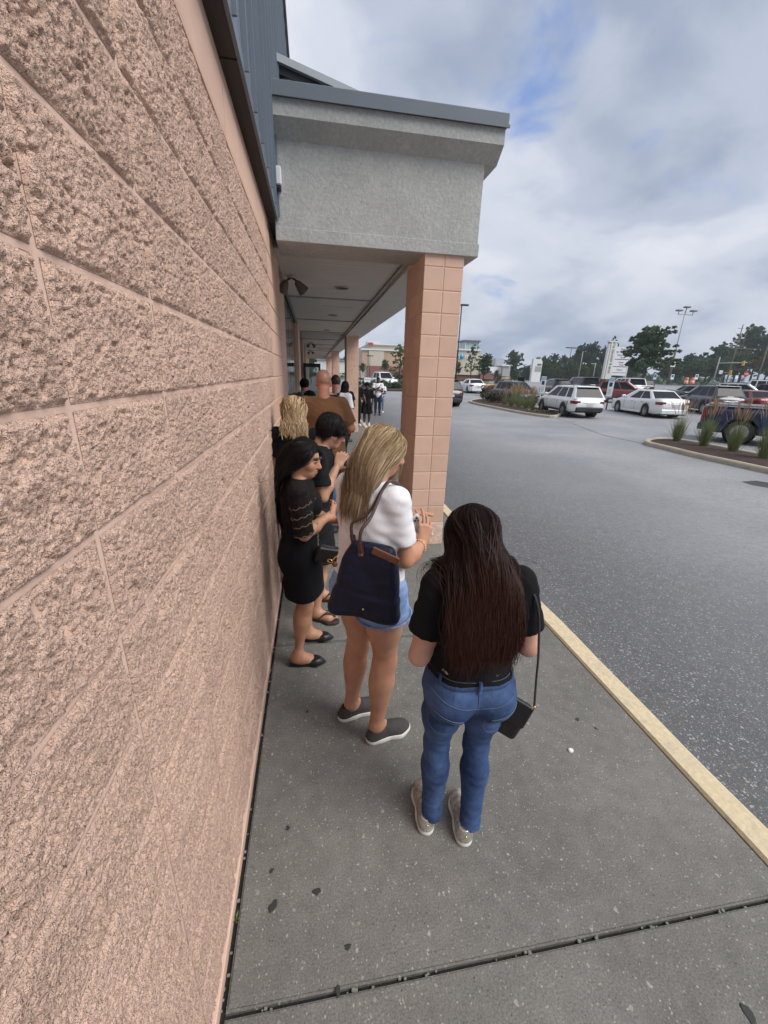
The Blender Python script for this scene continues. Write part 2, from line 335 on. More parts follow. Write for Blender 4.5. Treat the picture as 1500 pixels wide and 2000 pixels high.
# smooth rounded top band over the split-face courses
zb = C0 + CH*14 + 0.004
prof = [(WX-0.1, zb), (WX+0.004, zb), (WX+0.006, zb+0.02), (WX+0.006, 3.09), (WX-0.002, 3.14), (WX-0.02, 3.175), (WX-0.1, 3.19)]
for (a, b) in ((-2.2, 0.68), (0.688, 2.3), (2.308, Y_SM)):
    MB().prism(prof, 1, a, b).build('top_band', M_SMOOTH, wall)
# storefront beyond the end of the wall
for (xx, a, b) in ((0.06, 5.36, 7.2), (0.002, 11.6, 13.4), (0.004, 17.5, 19.0), (0.002, 23.0, 43.0)): box('storefront_pier', M_SMOOTH, shop, WX-0.4, WX-xx, a, b, -0.05, 3.2)
for k, (a, b) in enumerate(((7.2, 11.6), (13.4, 17.5), (19.0, 23.0))):
    gl = box('window', M_FRAME, shop, WX-0.35, WX-0.075, a, b, -0.05, 3.2)
    nn = 4; ww = (b-a)/nn
    for i in range(nn):
        for (z0, z1) in ((0.12, 2.15), (2.22, 3.05)):
            box('pane', M_GLASSDK, gl, WX-0.1, WX-0.068, a+i*ww+0.04, a+(i+1)*ww-0.04, z0, z1)
# overhang under the metal siding and the siding itself
SX, EZ = -0.272, 3.18
for (a, b) in ((-2.2, 2.33), (2.342, 4.27)): box('eave_soffit', M_SOFFDARK, shop, WX-0.05, SX-0.004, a, b, EZ, EZ+0.03, bev=0.003)
sid = box('siding', M_SIDING, shop, SX-0.3, SX, -2.2, 16.0, EZ+0.012, 6.36)
y = -2.15
while y < 15.9:
    box('standing_seam', M_SIDING, sid, SX+0.0005, SX+0.024, y, y+0.011, EZ+0.014, 6.355); y += 0.3048
box('ridge_cap', M_FRAME, sid, SX-0.25, SX+0.05, -2.2, 16.0, 6.345, 6.43, bev=0.008)
box('eave_trim', M_SIDING, sid, SX-0.01, SX+0.006, -2.2, 4.26, EZ-0.012, EZ+0.05)
# canopy: stucco beam, cornice, coping
BY, BX1 = 4.262, 1.605
box('beam_band', M_STUCCO, shop, SX-0.02, BX1, BY, BY+0.5, 3.02, 3.128, bev=0.004)
box('beam_face', M_STUCCO, shop, SX-0.02, BX1-0.012, BY+0.014, BY+0.5, 3.129, 3.76, bev=0.003)
MB().prism([(BY+0.014, 3.75), (BY-0.115, 3.852), (BY-0.115, 3.968), (BY+0.5, 3.968), (BY+0.5, 3.75)], 0, SX+0.001, BX1+0.1).build('cornice', M_STUCCO, shop)
cp = MB().box(SX+0.003, BX1+0.118, BY-0.135, BY+0.5, 3.972, 4.068, bev=0.006).build('coping', M_COPING, shop)
box('coping_drip', M_COPING, cp, SX+0.004, BX1+0.124, BY-0.147, BY-0.1345, 3.962, 3.984)
# side beam running along the columns
box('side_beam', M_STUCCO, shop, 1.0, BX1-0.012, BY+0.502, 42.0, 3.06, 3.76)
box('side_band', M_SOFFIT, shop, 1.06, BX1, BY+0.502, 42.0, 3.02, 3.058, bev=0.003)
box('side_cornice', M_STUCCO, shop, 1.0, BX1+0.1, BY+0.502, 42.0, 3.762, 3.966)
box('side_coping', M_COPING, shop, 1.0, BX1+0.12, BY+0.502, 42.0, 3.97, 4.066)
# little sloping canopy roof behind the coping
rf = MB().prism([(SX+0.002, 4.73), (SX+0.002, 4.79), (1.62, 4.33), (1.62, 4.27)], 1, 5.15, 40).build('canopy_roof', mat('roof_edge', (0.42, 0.45, 0.47), 0.45), shop)
MB().prism([(SX+0.003, 4.05), (SX+0.003, 4.725), (1.6, 4.27), (1.6, 4.05)], 1, 5.32, 5.4).build('gable_infill', M_STUCCO, rf)
MB().prism([(SX+0.003, 4.66), (SX+0.003, 4.728), (1.6, 4.268), (1.6, 4.2)], 1, 5.19, 5.318).build('roof_underside', M_FRAME, rf)
box('downspout', M_SOFFIT, rf, 0.21, 0.245, 5.27, 5.318, 4.05, 4.6, bev=0.004)
bend = MB().tube([(-0.12, 5.25, 4.05), (-0.11, 5.25, 4.5), (-0.135, 5.25, 4.62), (-0.2, 5.25, 4.68)], 0.045, 10).build('flashing_roll', mat('flashing', (0.33, 0.37, 0.41), 0.4), rf)
# soffit under the canopy
ZS = 3.085
soff = box('soffit', M_TRIM, shop, WX-0.05, 1.06, BY+0.502, 42.0, ZS+0.012, ZS+0.05)
y = BY+0.50; k = 0
while y < 41:
    L3 = 3.05 if k else 2.75
    nb = int(L3/0.1525); V = MB(); g = 0.006
    for i in range(nb):
        a = y + 0.03 + (L3-0.06)*i/nb; b = y + 0.03 + (L3-0.06)*(i+1)/nb - g
        V.box(WX-0.002, 1.058, a, b, ZS, ZS+0.0115)
    tag(V.build('soffit_panel', M_SOFFIT, soff), kind='stuff'); box('trim_strip', M_TRIM, soff, WX-0.001, 1.057, y+L3-0.032, y+L3+0.026, ZS-0.016, ZS+0.011)
    y += L3; k += 1
box('edge_trim', M_TRIM, soff, 1.0, 1.0575, BY+0.503, 41.5, ZS-0.03, ZS-0.0165)
for (x, yy) in ((0.447, 6.55), (0.46, 9.6), (0.44, 13.0), (0.44, 16.9), (0.44, 20.6), (0.44, 24.3)):
    c = MB().lathe([(0.092, 0.0), (0.112, -0.004), (0.115, -0.01), (0.095, -0.012)], (x, yy, ZS), 28).build('can_light_ring', M_SOFFIT, soff)
    MB().lathe([(0.0, -0.001), (0.094, -0.001)], (x, yy, ZS-0.002), 28).build('can_light_opening', M_BLACK, c)
hatch = box('access_hatch', M_SOFFIT, soff, 0.2, 0.75, 8.35, 9.0, ZS-0.006, ZS-0.0005)
# columns
def column(y0, near):
    x0, x1, y1 = 1.083, 1.478, y0 + 0.79
    core = MB().box(x0+0.005, x1-0.005, y0+0.005, y1-0.005, -0.01, 3.04).build('column', M_MORTAR, shop)
    zj = [-0.005] + [0.2775 + CH*k for k in range(14)] + [3.03]; g = 0.0045
    ycuts = [y0, y0+0.197, y0+0.593, y1] if near else [y0, y1]
    for i in range(len(zj)-1):
        for (a, b) in ((x0, 1.2805), (1.2805, x1)):
            for j in range(len(ycuts)-1):
                e = 0.006 if i == 0 else 0.0
                o = block('column_block', M_WORN if i == 0 else M_SMOOTH, core, a+(g if a > x0 else -e), b-(g if b < x1 else -e), ycuts[j]+(g if j else -e), ycuts[j+1]-(g if j < len(ycuts)-2 else -e), zj[i]+g, zj[i+1]-g)
    return core
column(4.29, True)
for yy in (13.9, 24.0, 34.0): column(yy, False)
# twin floodlight under the soffit and small lamp box on the beam end
fl = empty('floodlight', (-0.24, 6.0, ZS-0.001)); tag(fl, 'twin-headed bronze floodlight fixed under the canopy soffit by the wall', 'floodlight')
M_BRONZE = mat('aged_bronze', (0.14, 0.115, 0.09), 0.5, metal=0.3, var=(12, 0.25))
MB().lathe([(0.0, -0.03), (0.05, -0.028), (0.06, -0.01), (0.06, 0.0)], (0, 0, 0), 18).build('base', mat('lamp_base', (0.45, 0.43, 0.4), 0.5), fl)
for s, an in ((-1, -0.5), (1, 0.75)):
    MB().tube([(0, 0, -0.02), (s*0.05, -0.02, -0.05), (s*0.07, -0.04, -0.09)], 0.014, 8).build('arm', M_BRONZE, fl)
    h = MB().lathe([(0.0, 0.03), (0.03, 0.025), (0.045, -0.01), (0.06, -0.06), (0.075, -0.12), (0.07, -0.125), (0.0, -0.11)], (0, 0, 0), 18).build('lamp_head', M_BRONZE, fl, (s*0.075, -0.045, -0.09))
    h.rotation_euler = (0.35, -an, 0)
for (x, yy) in ((-0.05, 18.5), (-0.1, 25.5)):
    c = copy_tree(fl); c.location = (x, yy, ZS-0.001); c['label'] = 'floodlight hanging deep under the canopy, %s from the camera' % ('second' if yy < 20 else 'third')
bxl = empty('wall_lamp', (SX+0.002, BY-0.001, 3.47)); tag(bxl, 'small white box lamp on the canopy fascia beside the metal siding', 'lamp')
box('housing', mat('lamp_white', (0.62, 0.64, 0.66), 0.4), bxl, 0.004, 0.05, -0.07, 0.012, -0.06, 0.07, bev=0.008)
box('base', M_FRAME, bxl, 0.002, 0.045, -0.06, 0.012, -0.085, -0.061, bev=0.004)
# open glass door standing out from the shopfront far along the walk
dr = empty('shop_door', (0, 17.0, 0)); tag(dr, 'black framed glass door standing open across the far walk', 'door')
for a in ((-0.36, 0.30, -0.03, 0.03, 2.08, 2.22), (-0.36, -0.28, -0.03, 0.03, 0.0, 2.08), (0.22, 0.30, -0.03, 0.03, 0.0, 2.08), (-0.28, 0.22, -0.03, 0.03, 0.0, 0.2)): box('door_frame', M_FRAME, dr, *a)
gm = mat('door_glass', (0.5, 0.55, 0.55), 0.03, trans=0.92); box('pane', gm, dr, -0.28, 0.22, -0.006, 0.006, 0.2, 2.08)
# ------------------------------------------------------------------ body shapes: blended distance fields turned into meshes
def nrm(v): v = np.asarray(v, float); return v / max(np.linalg.norm(v), 1e-9)
class C:      # tapered capsule, optionally flattened along an axis
    def __init__(s, a, b, ra, rb, k=0.03, sq=None, op='+', cap=False):
        s.a = np.asarray(a, float); s.b = np.asarray(b, float); s.ra, s.rb, s.k, s.sq, s.op, s.cap = ra, rb, k, sq, op, cap
    def d(s, P):
        ba = s.b - s.a; pa = P - s.a; t = np.clip(pa @ ba / max(ba @ ba, 1e-9), 0, 1); q = pa - t[..., None]*ba
        if s.sq is not None: ax = s.sq[0]; q = q + (q @ ax)[..., None]*ax*(s.sq[1]-1)
        d = np.sqrt((q*q).sum(-1)) - (s.ra + (s.rb - s.ra)*t)
        return np.maximum(d, (P - s.b) @ nrm(ba)) if s.cap else d
    def bb(s): r = max(s.ra, s.rb); return np.minimum(s.a, s.b) - r, np.maximum(s.a, s.b) + r
    def grow(s, g): return C(s.a, s.b, s.ra+g, s.rb+g, s.k, s.sq, s.op, s.cap)
class E:      # ellipsoid in a frame (rows = its axes)
    def __init__(s, c, r, fr=None, k=0.03, op='+'):
        s.c = np.asarray(c, float); s.r = np.asarray(r, float); s.fr = np.eye(3) if fr is None else np.asarray(fr, float); s.k, s.op = k, op
    def d(s, P):
        q = (P - s.c) @ s.fr.T; k0 = np.sqrt(((q/s.r)**2).sum(-1)); k1 = np.sqrt(((q/s.r**2)**2).sum(-1)); return k0*(k0-1)/np.maximum(k1, 1e-6)
    def bb(s): R = np.abs(s.fr.T) @ s.r; return s.c - R, s.c + R
    def grow(s, g): return E(s.c, s.r+g, s.fr, s.k, s.op)
class B:      # rounded box in a frame, optionally tapering towards its top
    def __init__(s, c, hf, fr=None, r=0.01, k=0.02, op='+', taper=0.0):
        s.c = np.asarray(c, float); s.h = np.asarray(hf, float); s.fr = np.eye(3) if fr is None else np.asarray(fr, float); s.r, s.k, s.op, s.tp = r, k, op, taper
    def d(s, P):
        q = (P - s.c) @ s.fr.T
        if s.tp: sc = 1 - s.tp*(q[..., 2]/s.h[2]*.5 + .5); q = q/np.stack([np.clip(sc, .1, 2), np.clip(sc, .1, 2), np.ones_like(sc)], -1)
        q = np.abs(q) - (s.h - s.r); return np.sqrt((np.maximum(q, 0)**2).sum(-1)) + np.minimum(q.max(-1), 0) - s.r
    def bb(s): R = np.abs(s.fr.T) @ s.h; return s.c - R, s.c + R
    def grow(s, g): return B(s.c, s.h+g, s.fr, s.r+g, s.k, s.op, s.tp)
def blend(d, e, k, op):
    if op == '-':
        e = -e; h = np.maximum(k - np.abs(d-e), 0)/k; return np.maximum(d, e) + h*h*k/4
    h = np.maximum(k - np.abs(d-e), 0)/k; return np.minimum(d, e) - h*h*k/4
def field(P, prims):
    d = np.full(P.shape[:-1], 1.0)
    for p in prims: d = blend(d, p.d(P), p.k, p.op)
    return d
def surface(prims, h, cuts=(), wrinkle=None, lo=None, hi=None):
    """mesh of the zero level: cuts = [(normal, offset)] keep n.p < offset"""
    pos = [p for p in prims if p.op == '+']
    L = np.min([p.bb()[0] for p in pos], 0) - 3*h; Hh = np.max([p.bb()[1] for p in pos], 0) + 3*h
    if lo is not None: L = np.maximum(L, lo)
    if hi is not None: Hh = np.minimum(Hh, hi)
    n = np.ceil((Hh - L)/h).astype(int) + 1
    ax = [L[i] + h*np.arange(n[i]) for i in range(3)]; D = np.full(n, 0.5)
    for p in prims:
        a, b = p.bb(); m = p.k + 2.5*h
        i0 = np.clip(np.floor((a - m - L)/h).astype(int), 0, n); i1 = np.clip(np.ceil((b + m - L)/h).astype(int) + 1, 0, n)
        if (i1 <= i0).any(): continue
        s = tuple(slice(i0[i], i1[i]) for i in range(3)); G = np.stack(np.meshgrid(*[ax[i][s[i]] for i in range(3)], indexing='ij'), -1)
        D[s] = blend(D[s], p.d(G), p.k, p.op)
    if wrinkle is not None:
        idx = np.argwhere(np.abs(D) < 0.035); P = L + idx*h; D[tuple(idx.T)] += wrinkle(P)
    if len(cuts):
        G = [ax[0][:, None, None], ax[1][None, :, None], ax[2][None, None, :]]
        for (nv, off) in cuts: D = np.maximum(D, nv[0]*G[0] + nv[1]*G[1] + nv[2]*G[2] - off)
    D[0] = D[-1] = 0.1; D[:, 0] = D[:, -1] = 0.1; D[:, :, 0] = D[:, :, -1] = 0.1
    S = D < 0; c = [S[i:n[0]-1+i, j:n[1]-1+j, k:n[2]-1+k] for i in (0, 1) for j in (0, 1) for k in (0, 1)]
    cnt = sum(x.astype(np.int8) for x in c); act = (cnt > 0) & (cnt < 8); ids = -np.ones(act.shape, np.int64); A = np.argwhere(act); ids[act] = np.arange(len(A))
    acc = np.zeros((len(A), 3)); num = np.zeros(len(A)); i, j, k = A.T
    corners = np.array([(a, b, e) for a in (0, 1) for b in (0, 1) for e in (0, 1)])
    vals = np.stack([D[i+a, j+b, k+e] for a, b, e in corners], -1)
    for u in range(8):
        for v in range(u+1, 8):
            if np.abs(corners[u]-corners[v]).sum() != 1: continue
            x = (vals[:, u] < 0) != (vals[:, v] < 0); t = vals[:, u]/np.where(x, vals[:, u]-vals[:, v], 1)
            acc += np.where(x[:, None], corners[u] + t[:, None]*(corners[v]-corners[u]), 0); num += x
    V = L + (A + acc/num[:, None])*h; F = []
    for axx, (u, v) in enumerate(((1, 2), (2, 0), (0, 1))):
        sl0 = [slice(1, -1)]*3; sl1 = [slice(1, -1)]*3; sl0[axx] = slice(0, n[axx]-1); sl1[axx] = slice(1, n[axx])
        a = S[tuple(sl0)]; b = S[tuple(sl1)]; X = np.argwhere(a != b); o = np.ones(3, int); o[axx] = 0; X = X + o; fl = a[tuple((X - o).T)]
        du = np.zeros(3, int); du[u] = 1; dv = np.zeros(3, int); dv[v] = 1
        q = [ids[tuple((X - du - dv).T)], ids[tuple((X - dv).T)], ids[tuple(X.T)], ids[tuple((X - du).T)]]
        Q = np.stack(q, -1); Q[~fl] = Q[~fl][:, ::-1]; F.append(Q)
    F = np.concatenate(F); return V, F[(F >= 0).all(1)]
def smooth_verts(V, F, it=2, lam=0.5):
    e = np.concatenate([F[:, [0, 1]], F[:, [1, 2]], F[:, [2, 3]], F[:, [3, 0]]])
    for _ in range(it):
        s = np.zeros_like(V); c = np.zeros(len(V)); np.add.at(s, e[:, 0], V[e[:, 1]]); np.add.at(s, e[:, 1], V[e[:, 0]]); np.add.at(c, e[:, 0], 1); np.add.at(c, e[:, 1], 1)
        V = V + lam*(s/np.maximum(c, 1)[:, None] - V)
    return V
def skin_obj(name, pieces, m, parent, smooth=1):
    """pieces: list of (V, F) joined into one mesh"""
    Vs, Fs, b = [], [], 0
    for V, F in pieces:
        V = smooth_verts(V, F, smooth); Vs.append(V); Fs.append(F + b); b += len(V)
    return link(name, quick_mesh(name, np.concatenate(Vs), np.concatenate(Fs), smooth=True), m, parent)
def sdf_obj(name, prims, h, m, parent, cuts=(), wrinkle=None, smooth=1): return skin_obj(name, [surface(prims, h, cuts, wrinkle)], m, parent, smooth)
def folds(amp, fx, fy, fz, seed=0):
    r = np.random.default_rng(seed).uniform(0, 6.28, 8)
    def f(P):
        x, y, z = P[..., 0], P[..., 1], P[..., 2]
        w1 = np.sin(fx*x + fz*z + 1.6*np.sin(0.45*fz*z + fy*y*0.5 + r[0]) + r[1]); w2 = np.sin(fy*y - 0.8*fz*z + 1.3*np.sin(0.4*fx*x + r[2]) + r[3]); w3 = np.sin(1.9*fz*z + 0.7*fx*x - 0.6*fy*y + 2*np.sin(7*x + r[5]) + r[4])
        return amp*(0.45*w1 + 0.35*w2 + 0.3*w3)
    return f
# ------------------------------------------------------------------ skeleton and standard prims
def frame(right, up):
    up = nrm(up); right = nrm(np.asarray(right, float) - up*np.dot(right, up)); return np.array([right, np.cross(up, right), up])
def rotz(v, a): c, s = math.cos(a), math.sin(a); v = np.asarray(v, float); return np.array([c*v[0]-s*v[1], s*v[0]+c*v[1], v[2]])
def skel(H, over=None):
    """standing joints; the person faces +Y, the right hand is at +X"""
    J = dict(pelvis=(0, 0, .535*H), waist=(0, .004*H, .63*H), chest=(0, 0, .735*H), neck=(0, -.008*H, .828*H), head=(0, .018*H, .93*H))
    for s, n in ((1, 'R'), (-1, 'L')):
        J['sh'+n] = (s*.108*H, -.004*H, .808*H); J['el'+n] = (s*.135*H, -.02*H, .64*H); J['wr'+n] = (s*.14*H, .05*H, .50*H)
        J['hip'+n] = (s*.052*H, 0, .515*H); J['kn'+n] = (s*.055*H, .012*H, .285*H); J['an'+n] = (s*.055*H, -.012*H, .05*H)
    J = {k: np.array(v, float) for k, v in J.items()}
    for k, v in (over or {}).items(): J[k] = np.array(v, float)
    return J
def torso_prims(J, H, wc=1.0, ww=1.0, wp=1.0, dp=1.0, bust=0.0, glute=1.0, belly=0.0):
    rs = J['shR'] - J['shL']; rp = J['hipR'] - J['hipL']; up = J['neck'] - J['pelvis']
    fc = frame(rs, J['neck'] - J['waist']); fp = frame(rp, up); fw = frame(rs/np.linalg.norm(rs) + rp/np.linalg.norm(rp), up)
    P = [E(J['pelvis'], (.094*H*wp, .068*H*dp, .075*H), fp, .05), E(J['waist'], (.08*H*ww, .058*H*dp, .095*H), fw, .08), E(J['chest'], (.092*H*wc, .066*H*dp, .105*H), fc, .07)]
    for s, n in ((1, 'R'), (-1, 'L')):
        P.append(C(J['neck'] - .022*H*fc[2], J['sh'+n], .032*H, .0255*H, .045))
        P.append(E(J['pelvis'] + fp[0]*s*.045*H*wp - fp[1]*.035*H*dp - fp[2]*.02*H, np.array([.05, .048, .058])*H*glute, fp, .03))
        if bust: P.append(E(J['chest'] + fc[0]*s*.043*H + fc[1]*.052*H - fc[2]*.005*H, np.array([.042, .036, .042])*H*bust, fc, .03))
    if belly: P.append(E(J['waist'] + fw[1]*.03*H - fw[2]*.03*H, np.array([.078, .07, .08])*H*belly, fw, .06))
    return P
def arm_prims(J, H, n, r=1.0, part='all'):
    s, e, w = J['sh'+n], J['el'+n], J['wr'+n]; P = []
    P.append(C(s, s + (e-s)*.55, .030*H*r, .0285*H*r, .03)); P.append(C(s + (e-s)*.45, e, .029*H*r, .0235*H*r, .03))
    P.append(C(e, e + (w-e)*.35, .0235*H*r, .0245*H*r, .02)); P.append(C(e + (w-e)*.35, w, .0245*H*r, .0155*H*r, .03)); return P
def leg_prims(J, H, n, r=1.0):
    h, k, a = J['hip'+n], J['kn'+n], J['an'+n]; P = []; back = np.array([0, -1.0, 0])
    P.append(C(h, h + (k-h)*.5, .055*H*r, .046*H*r, .04)); P.append(C(h + (k-h)*.45, k, .046*H*r, .0315*H*r, .04))
    P.append(C(k, k + (a-k)*.3, .0315*H*r, .031*H*r, .03)); P.append(E(k + (a-k)*.3 + back*.012*H, np.array([.030, .032, .085])*H*r, None, .03)); P.append(C(k + (a-k)*.3, a, .029*H*r, .0195*H*r, .04)); return P
def head_prims(J, H, fr, s=1.0, mouth=0.0):
    c = J['head']; q = lambda x, y, z: c + s*(fr[0]*x + fr[1]*y + fr[2]*z); z = lambda *r: s*np.array(r)
    P = [E(q(0, -.012, .028), z(.073, .092, .088), fr, .03), E(q(0, .022, -.03), z(.06, .072, .085), fr, .03), E(q(0, .05, -.085), z(.036, .034, .028), fr, .03)]
    for sx in (1, -1):
        P.append(E(q(sx*.034, .055, -.03), z(.028, .026, .026), fr, .02))                       # cheek
        P.append(E(q(sx*.032, .098, .004), z(.018, .016, .012), fr, .014, op='-'))              # eye socket
        P.append(E(q(sx*.031, .079, .004), z(.0135, .0135, .0115), fr, .006))                   # eyeball under the lid
        P.append(E(q(sx*.071, -.006, -.012), z(.011, .024, .033), fr, .008))                    # ear
    P += [C(q(0, .086, .01), q(0, .108, -.028), s*.008, s*.012, .012), E(q(0, .1, -.034), z(.017, .011, .009), fr, .008)]
    P += [E(q(0, .086, -.057), z(.023, .012, .007), fr, .006), E(q(0, .084, -.071 - mouth), z(.021, .012, .008), fr, .006)]
    P.append(C(q(0, -.028, -.07), J['neck'], .036*H*.92, .037*H, .03)); return P
def face_parts(J, fr, s, body, M, lipcol=(0.36, 0.13, 0.11), browcol=(0.06, 0.04, 0.03)):
    c = J['head']; q = lambda x, y, z: c + s*(fr[0]*x + fr[1]*y + fr[2]*z)
    for sx in (1, -1):
        sdf_obj('eyebrow', [C(q(sx*.016, .0935, .021), q(sx*.034, .0885, .027), s*.002, s*.0024), C(q(sx*.034, .0885, .027), q(sx*.05, .075, .024), s*.0024, s*.0015)], .0014, mat('brow_hair_%d' % (browcol[0]*1000), browcol, 0.8), body)
        sdf_obj('eye', [E(q(sx*.031, .0885, .0035), s*np.array([.012, .0065, .0038]), fr)], .0016, mat('dark_eye', (0.02, 0.014, 0.01), 0.25), body)
    sdf_obj('lips', [E(q(0, .0905, -.0565), s*np.array([.021, .0105, .0052]), fr, .004), E(q(0, .089, -.069), s*np.array([.018, .0105, .0058]), fr, .004)], .002, mat('lips_%d' % (lipcol[0]*1000), lipcol, 0.5), body)
def hand_prims(w, d, n, side, curl, s=1.0, spread=0.06, thumb=(0.7, 0.3)):
    """w wrist, d direction of the hand, n the way the palm faces, side = direction of the thumb"""
    d = nrm(d); n = nrm(n - d*np.dot(n, d)); side = nrm(np.asarray(side, float) - d*np.dot(side, d) - n*np.dot(side, n)); P = [C(w - d*.02, w + d*.012, .0245*s, .024*s, .02, (n, 1.35))]
    lens = [(.044, .027, .021), (.049, .031, .022), (.046, .028, .021), (.035, .021, .018)]; tips = []
    for i in range(4):
        off = (.030 - .0205*i)*s; base = w + d*(.088 - .003*abs(i-1) - (.006 if i == 3 else 0))*s + side*off
        P.append(C(w + side*off*.55 + d*.012*s, base, .0155*s, .0115*s, .014, (n, 1.15)))
    for i in range(4):
        off = (.030 - .0205*i)*s; p = w + d*(.088 - .003*abs(i-1) - (.006 if i == 3 else 0))*s + side*off
        ang = 0.0; dirv = nrm(d + side*spread*(1.5-i)); cs = curl[i] if hasattr(curl[i], '__len__') else (curl[i], curl[i]*1.2, curl[i]*.8)
        for q in range(3):
            ang += cs[q]; v = dirv*math.cos(ang) + n*math.sin(ang); e = p + v*lens[i][q]*s; r0 = (.0093 - .0009*q - (.001 if i == 3 else 0))*s
            P.append(C(p, e, r0, r0 - .0008*s, .0035)); p = e
        tips.append(p)
    p = w + side*.022*s + d*.02*s + n*.008*s; tv = nrm(side*math.sin(thumb[0]) + d*math.cos(thumb[0]) + n*thumb[1])
    e = p + tv*.045*s; P.append(C(w + side*.012*s, p, .016*s, .015*s, .014)); P.append(C(p, e, .0145*s, .0105*s, .012)); tv2 = nrm(tv + n*thumb[1]*.8 + d*.35); f = e + tv2*.034*s; P.append(C(e, f, .0105*s, .0095*s, .004)); g = f + nrm(tv2 + n*thumb[1]*.6 + d*.2)*.026*s; P.append(C(f, g, .0095*s, .0075*s, .004)); tips.append(g)
    return P, tips
# ------------------------------------------------------------------ hair as many fine ribbons that fall over the body
def sdf_grad(P, prims, e=0.004):
    d0 = field(P, prims); g = np.stack([field(P + np.eye(3)[i]*e, prims) - d0 for i in range(3)], -1); return d0, g/np.maximum(np.linalg.norm(g, axis=-1, keepdims=True), 1e-9)
def strands(name, roots, dirs, prims, length, m, parent, steps=30, width=0.0022, off=(0.002, 0.02), grav=0.3, wave=(0.0, 20.0), seed=0, spread=0.01, taper=0.5, lenvar=0.15, clump=0.0, pull=None, target=None, steer=4.0):
    r = np.random.default_rng(seed); n = len(roots); P = roots.copy(); Dv = dirs/np.linalg.norm(dirs, axis=1, keepdims=True); lv = np.clip(1 + lenvar*r.standard_normal(n), .4, 1.6); L_ = (np.asarray(length)*lv)/steps
    offs = off[0] + (off[1]-off[0])*r.random(n)**1.5; ph = r.uniform(0, 6.28, n); g = np.array([0, 0, -1.0]); pts = [P.copy()]; nor = []
    ca = r.standard_normal((n, 3))*spread
    ax = np.cross(Dv, r.standard_normal((n, 3))); fq = wave[1]*r.uniform(.7, 1.3, n)
    for t in range(steps):
        gg = g if pull is None else nrm(g + np.asarray(pull)*(1 - t/steps))
        Dv = Dv*(1-grav) + gg*grav + ca*.3
        if target is not None: Dv[:, :2] += np.clip((target - P[:, :2])*steer, -.35, .35)*min(1, t/5)
        Dv /= np.linalg.norm(Dv, axis=1, keepdims=True); P = P + Dv*L_[:, None]
        d, G = sdf_grad(P, prims); need = offs*min(1, .25 + t/8) - d; push = np.maximum(need, 0); P = P + G*push[:, None]
        hit = push > 0; tang = Dv - G*(Dv*G).sum(1, keepdims=True)*hit[:, None]; Dv = tang/np.maximum(np.linalg.norm(tang, axis=1, keepdims=True), 1e-6)
        wv = wave[0]*(t/steps)**1.2*np.sin(fq*t*L_ + ph); side = np.cross(Dv, G); pts.append(P + side*wv[:, None] + G*(.5*np.abs(wave[0])*(t/steps)*np.cos(fq*t*L_ + ph*1.7))[:, None]); nor.append(G)
    nor = [nor[0]] + nor; pts = np.stack(pts, 1); nor = np.stack(nor, 1); k = steps+1
    T = np.gradient(pts, axis=1); T /= np.maximum(np.linalg.norm(T, axis=2, keepdims=True), 1e-9); S = np.cross(T, nor); S /= np.maximum(np.linalg.norm(S, axis=2, keepdims=True), 1e-9)
    tw = r.normal(0, .5, (n, 1, 1)); S = S*np.cos(tw) + nor*np.sin(tw); u = np.linspace(0, 1, k)[None, :, None]; wd = width*(1 - taper*u**3)*r.uniform(.6, 1.4, (n, 1, 1)); wd[:, -1] *= .25
    V = np.stack([pts - S*wd/2, pts + S*wd/2], 2).reshape(-1, 3); b = (np.arange(n)[:, None]*k + np.arange(steps)[None, :])*2; b = b.ravel()
    F = np.stack([b, b+1, b+3, b+2], -1); me = quick_mesh(name, V, F, smooth=True)
    tone = np.repeat(r.random(n), k*2); al = np.tile(np.repeat(np.linspace(0, 1, k), 2), n)
    at = me.color_attributes.new('strand', 'FLOAT_COLOR', 'POINT'); at.data.foreach_set('color', np.stack([tone, al, np.zeros_like(al), np.ones_like(al)], -1).astype(np.float32).ravel())
    o = link(name, me, m, parent); return o
def hair_mat(name, stops, tip=None, rough=0.5, spec=0.14, tipfrom=0.3):
    if name in MATS: return MATS[name]
    m = bpy.data.materials.new(name); m.use_nodes = True; t = m.node_tree; b = t.nodes['Principled BSDF']; a = nd(t, 'ShaderNodeAttribute', attribute_name='strand'); s = nd(t, 'ShaderNodeSeparateColor'); t.links.new(a.outputs['Color'], s.inputs[0])
    r = nd(t, 'ShaderNodeValToRGB'); e = r.color_ramp.elements; e[0].position, e[0].color = stops[0][0], (*stops[0][1], 1); e[1].position, e[1].color = stops[-1][0], (*stops[-1][1], 1)
    for p, c in stops[1:-1]: q = e.new(p); q.color = (*c, 1)
    t.links.new(s.outputs[0], r.inputs[0]); col = r.outputs[0]
    if tip:
        mr = nd(t, 'ShaderNodeMapRange'); mr.inputs[1].default_value = tipfrom; mr.inputs[2].default_value = 1.0; t.links.new(s.outputs[1], mr.inputs[0])
        mx = nd(t, 'ShaderNodeMix', data_type='RGBA'); t.links.new(mr.outputs[0], mx.inputs[0]); t.links.new(col, mx.inputs[6])
        m2 = nd(t, 'ShaderNodeMix', data_type='RGBA', blend_type='MIX'); m2.inputs[0].default_value = 0.35; m2.inputs[6].default_value = (*tip, 1); t.links.new(col, m2.inputs[7]); t.links.new(m2.outputs[2], mx.inputs[7]); col = mx.outputs[2]
    t.links.new(col, b.inputs['Base Color']); b.inputs['Roughness'].default_value = rough; b.inputs['Specular IOR Level'].default_value = spec; MATS[name] = m; return m
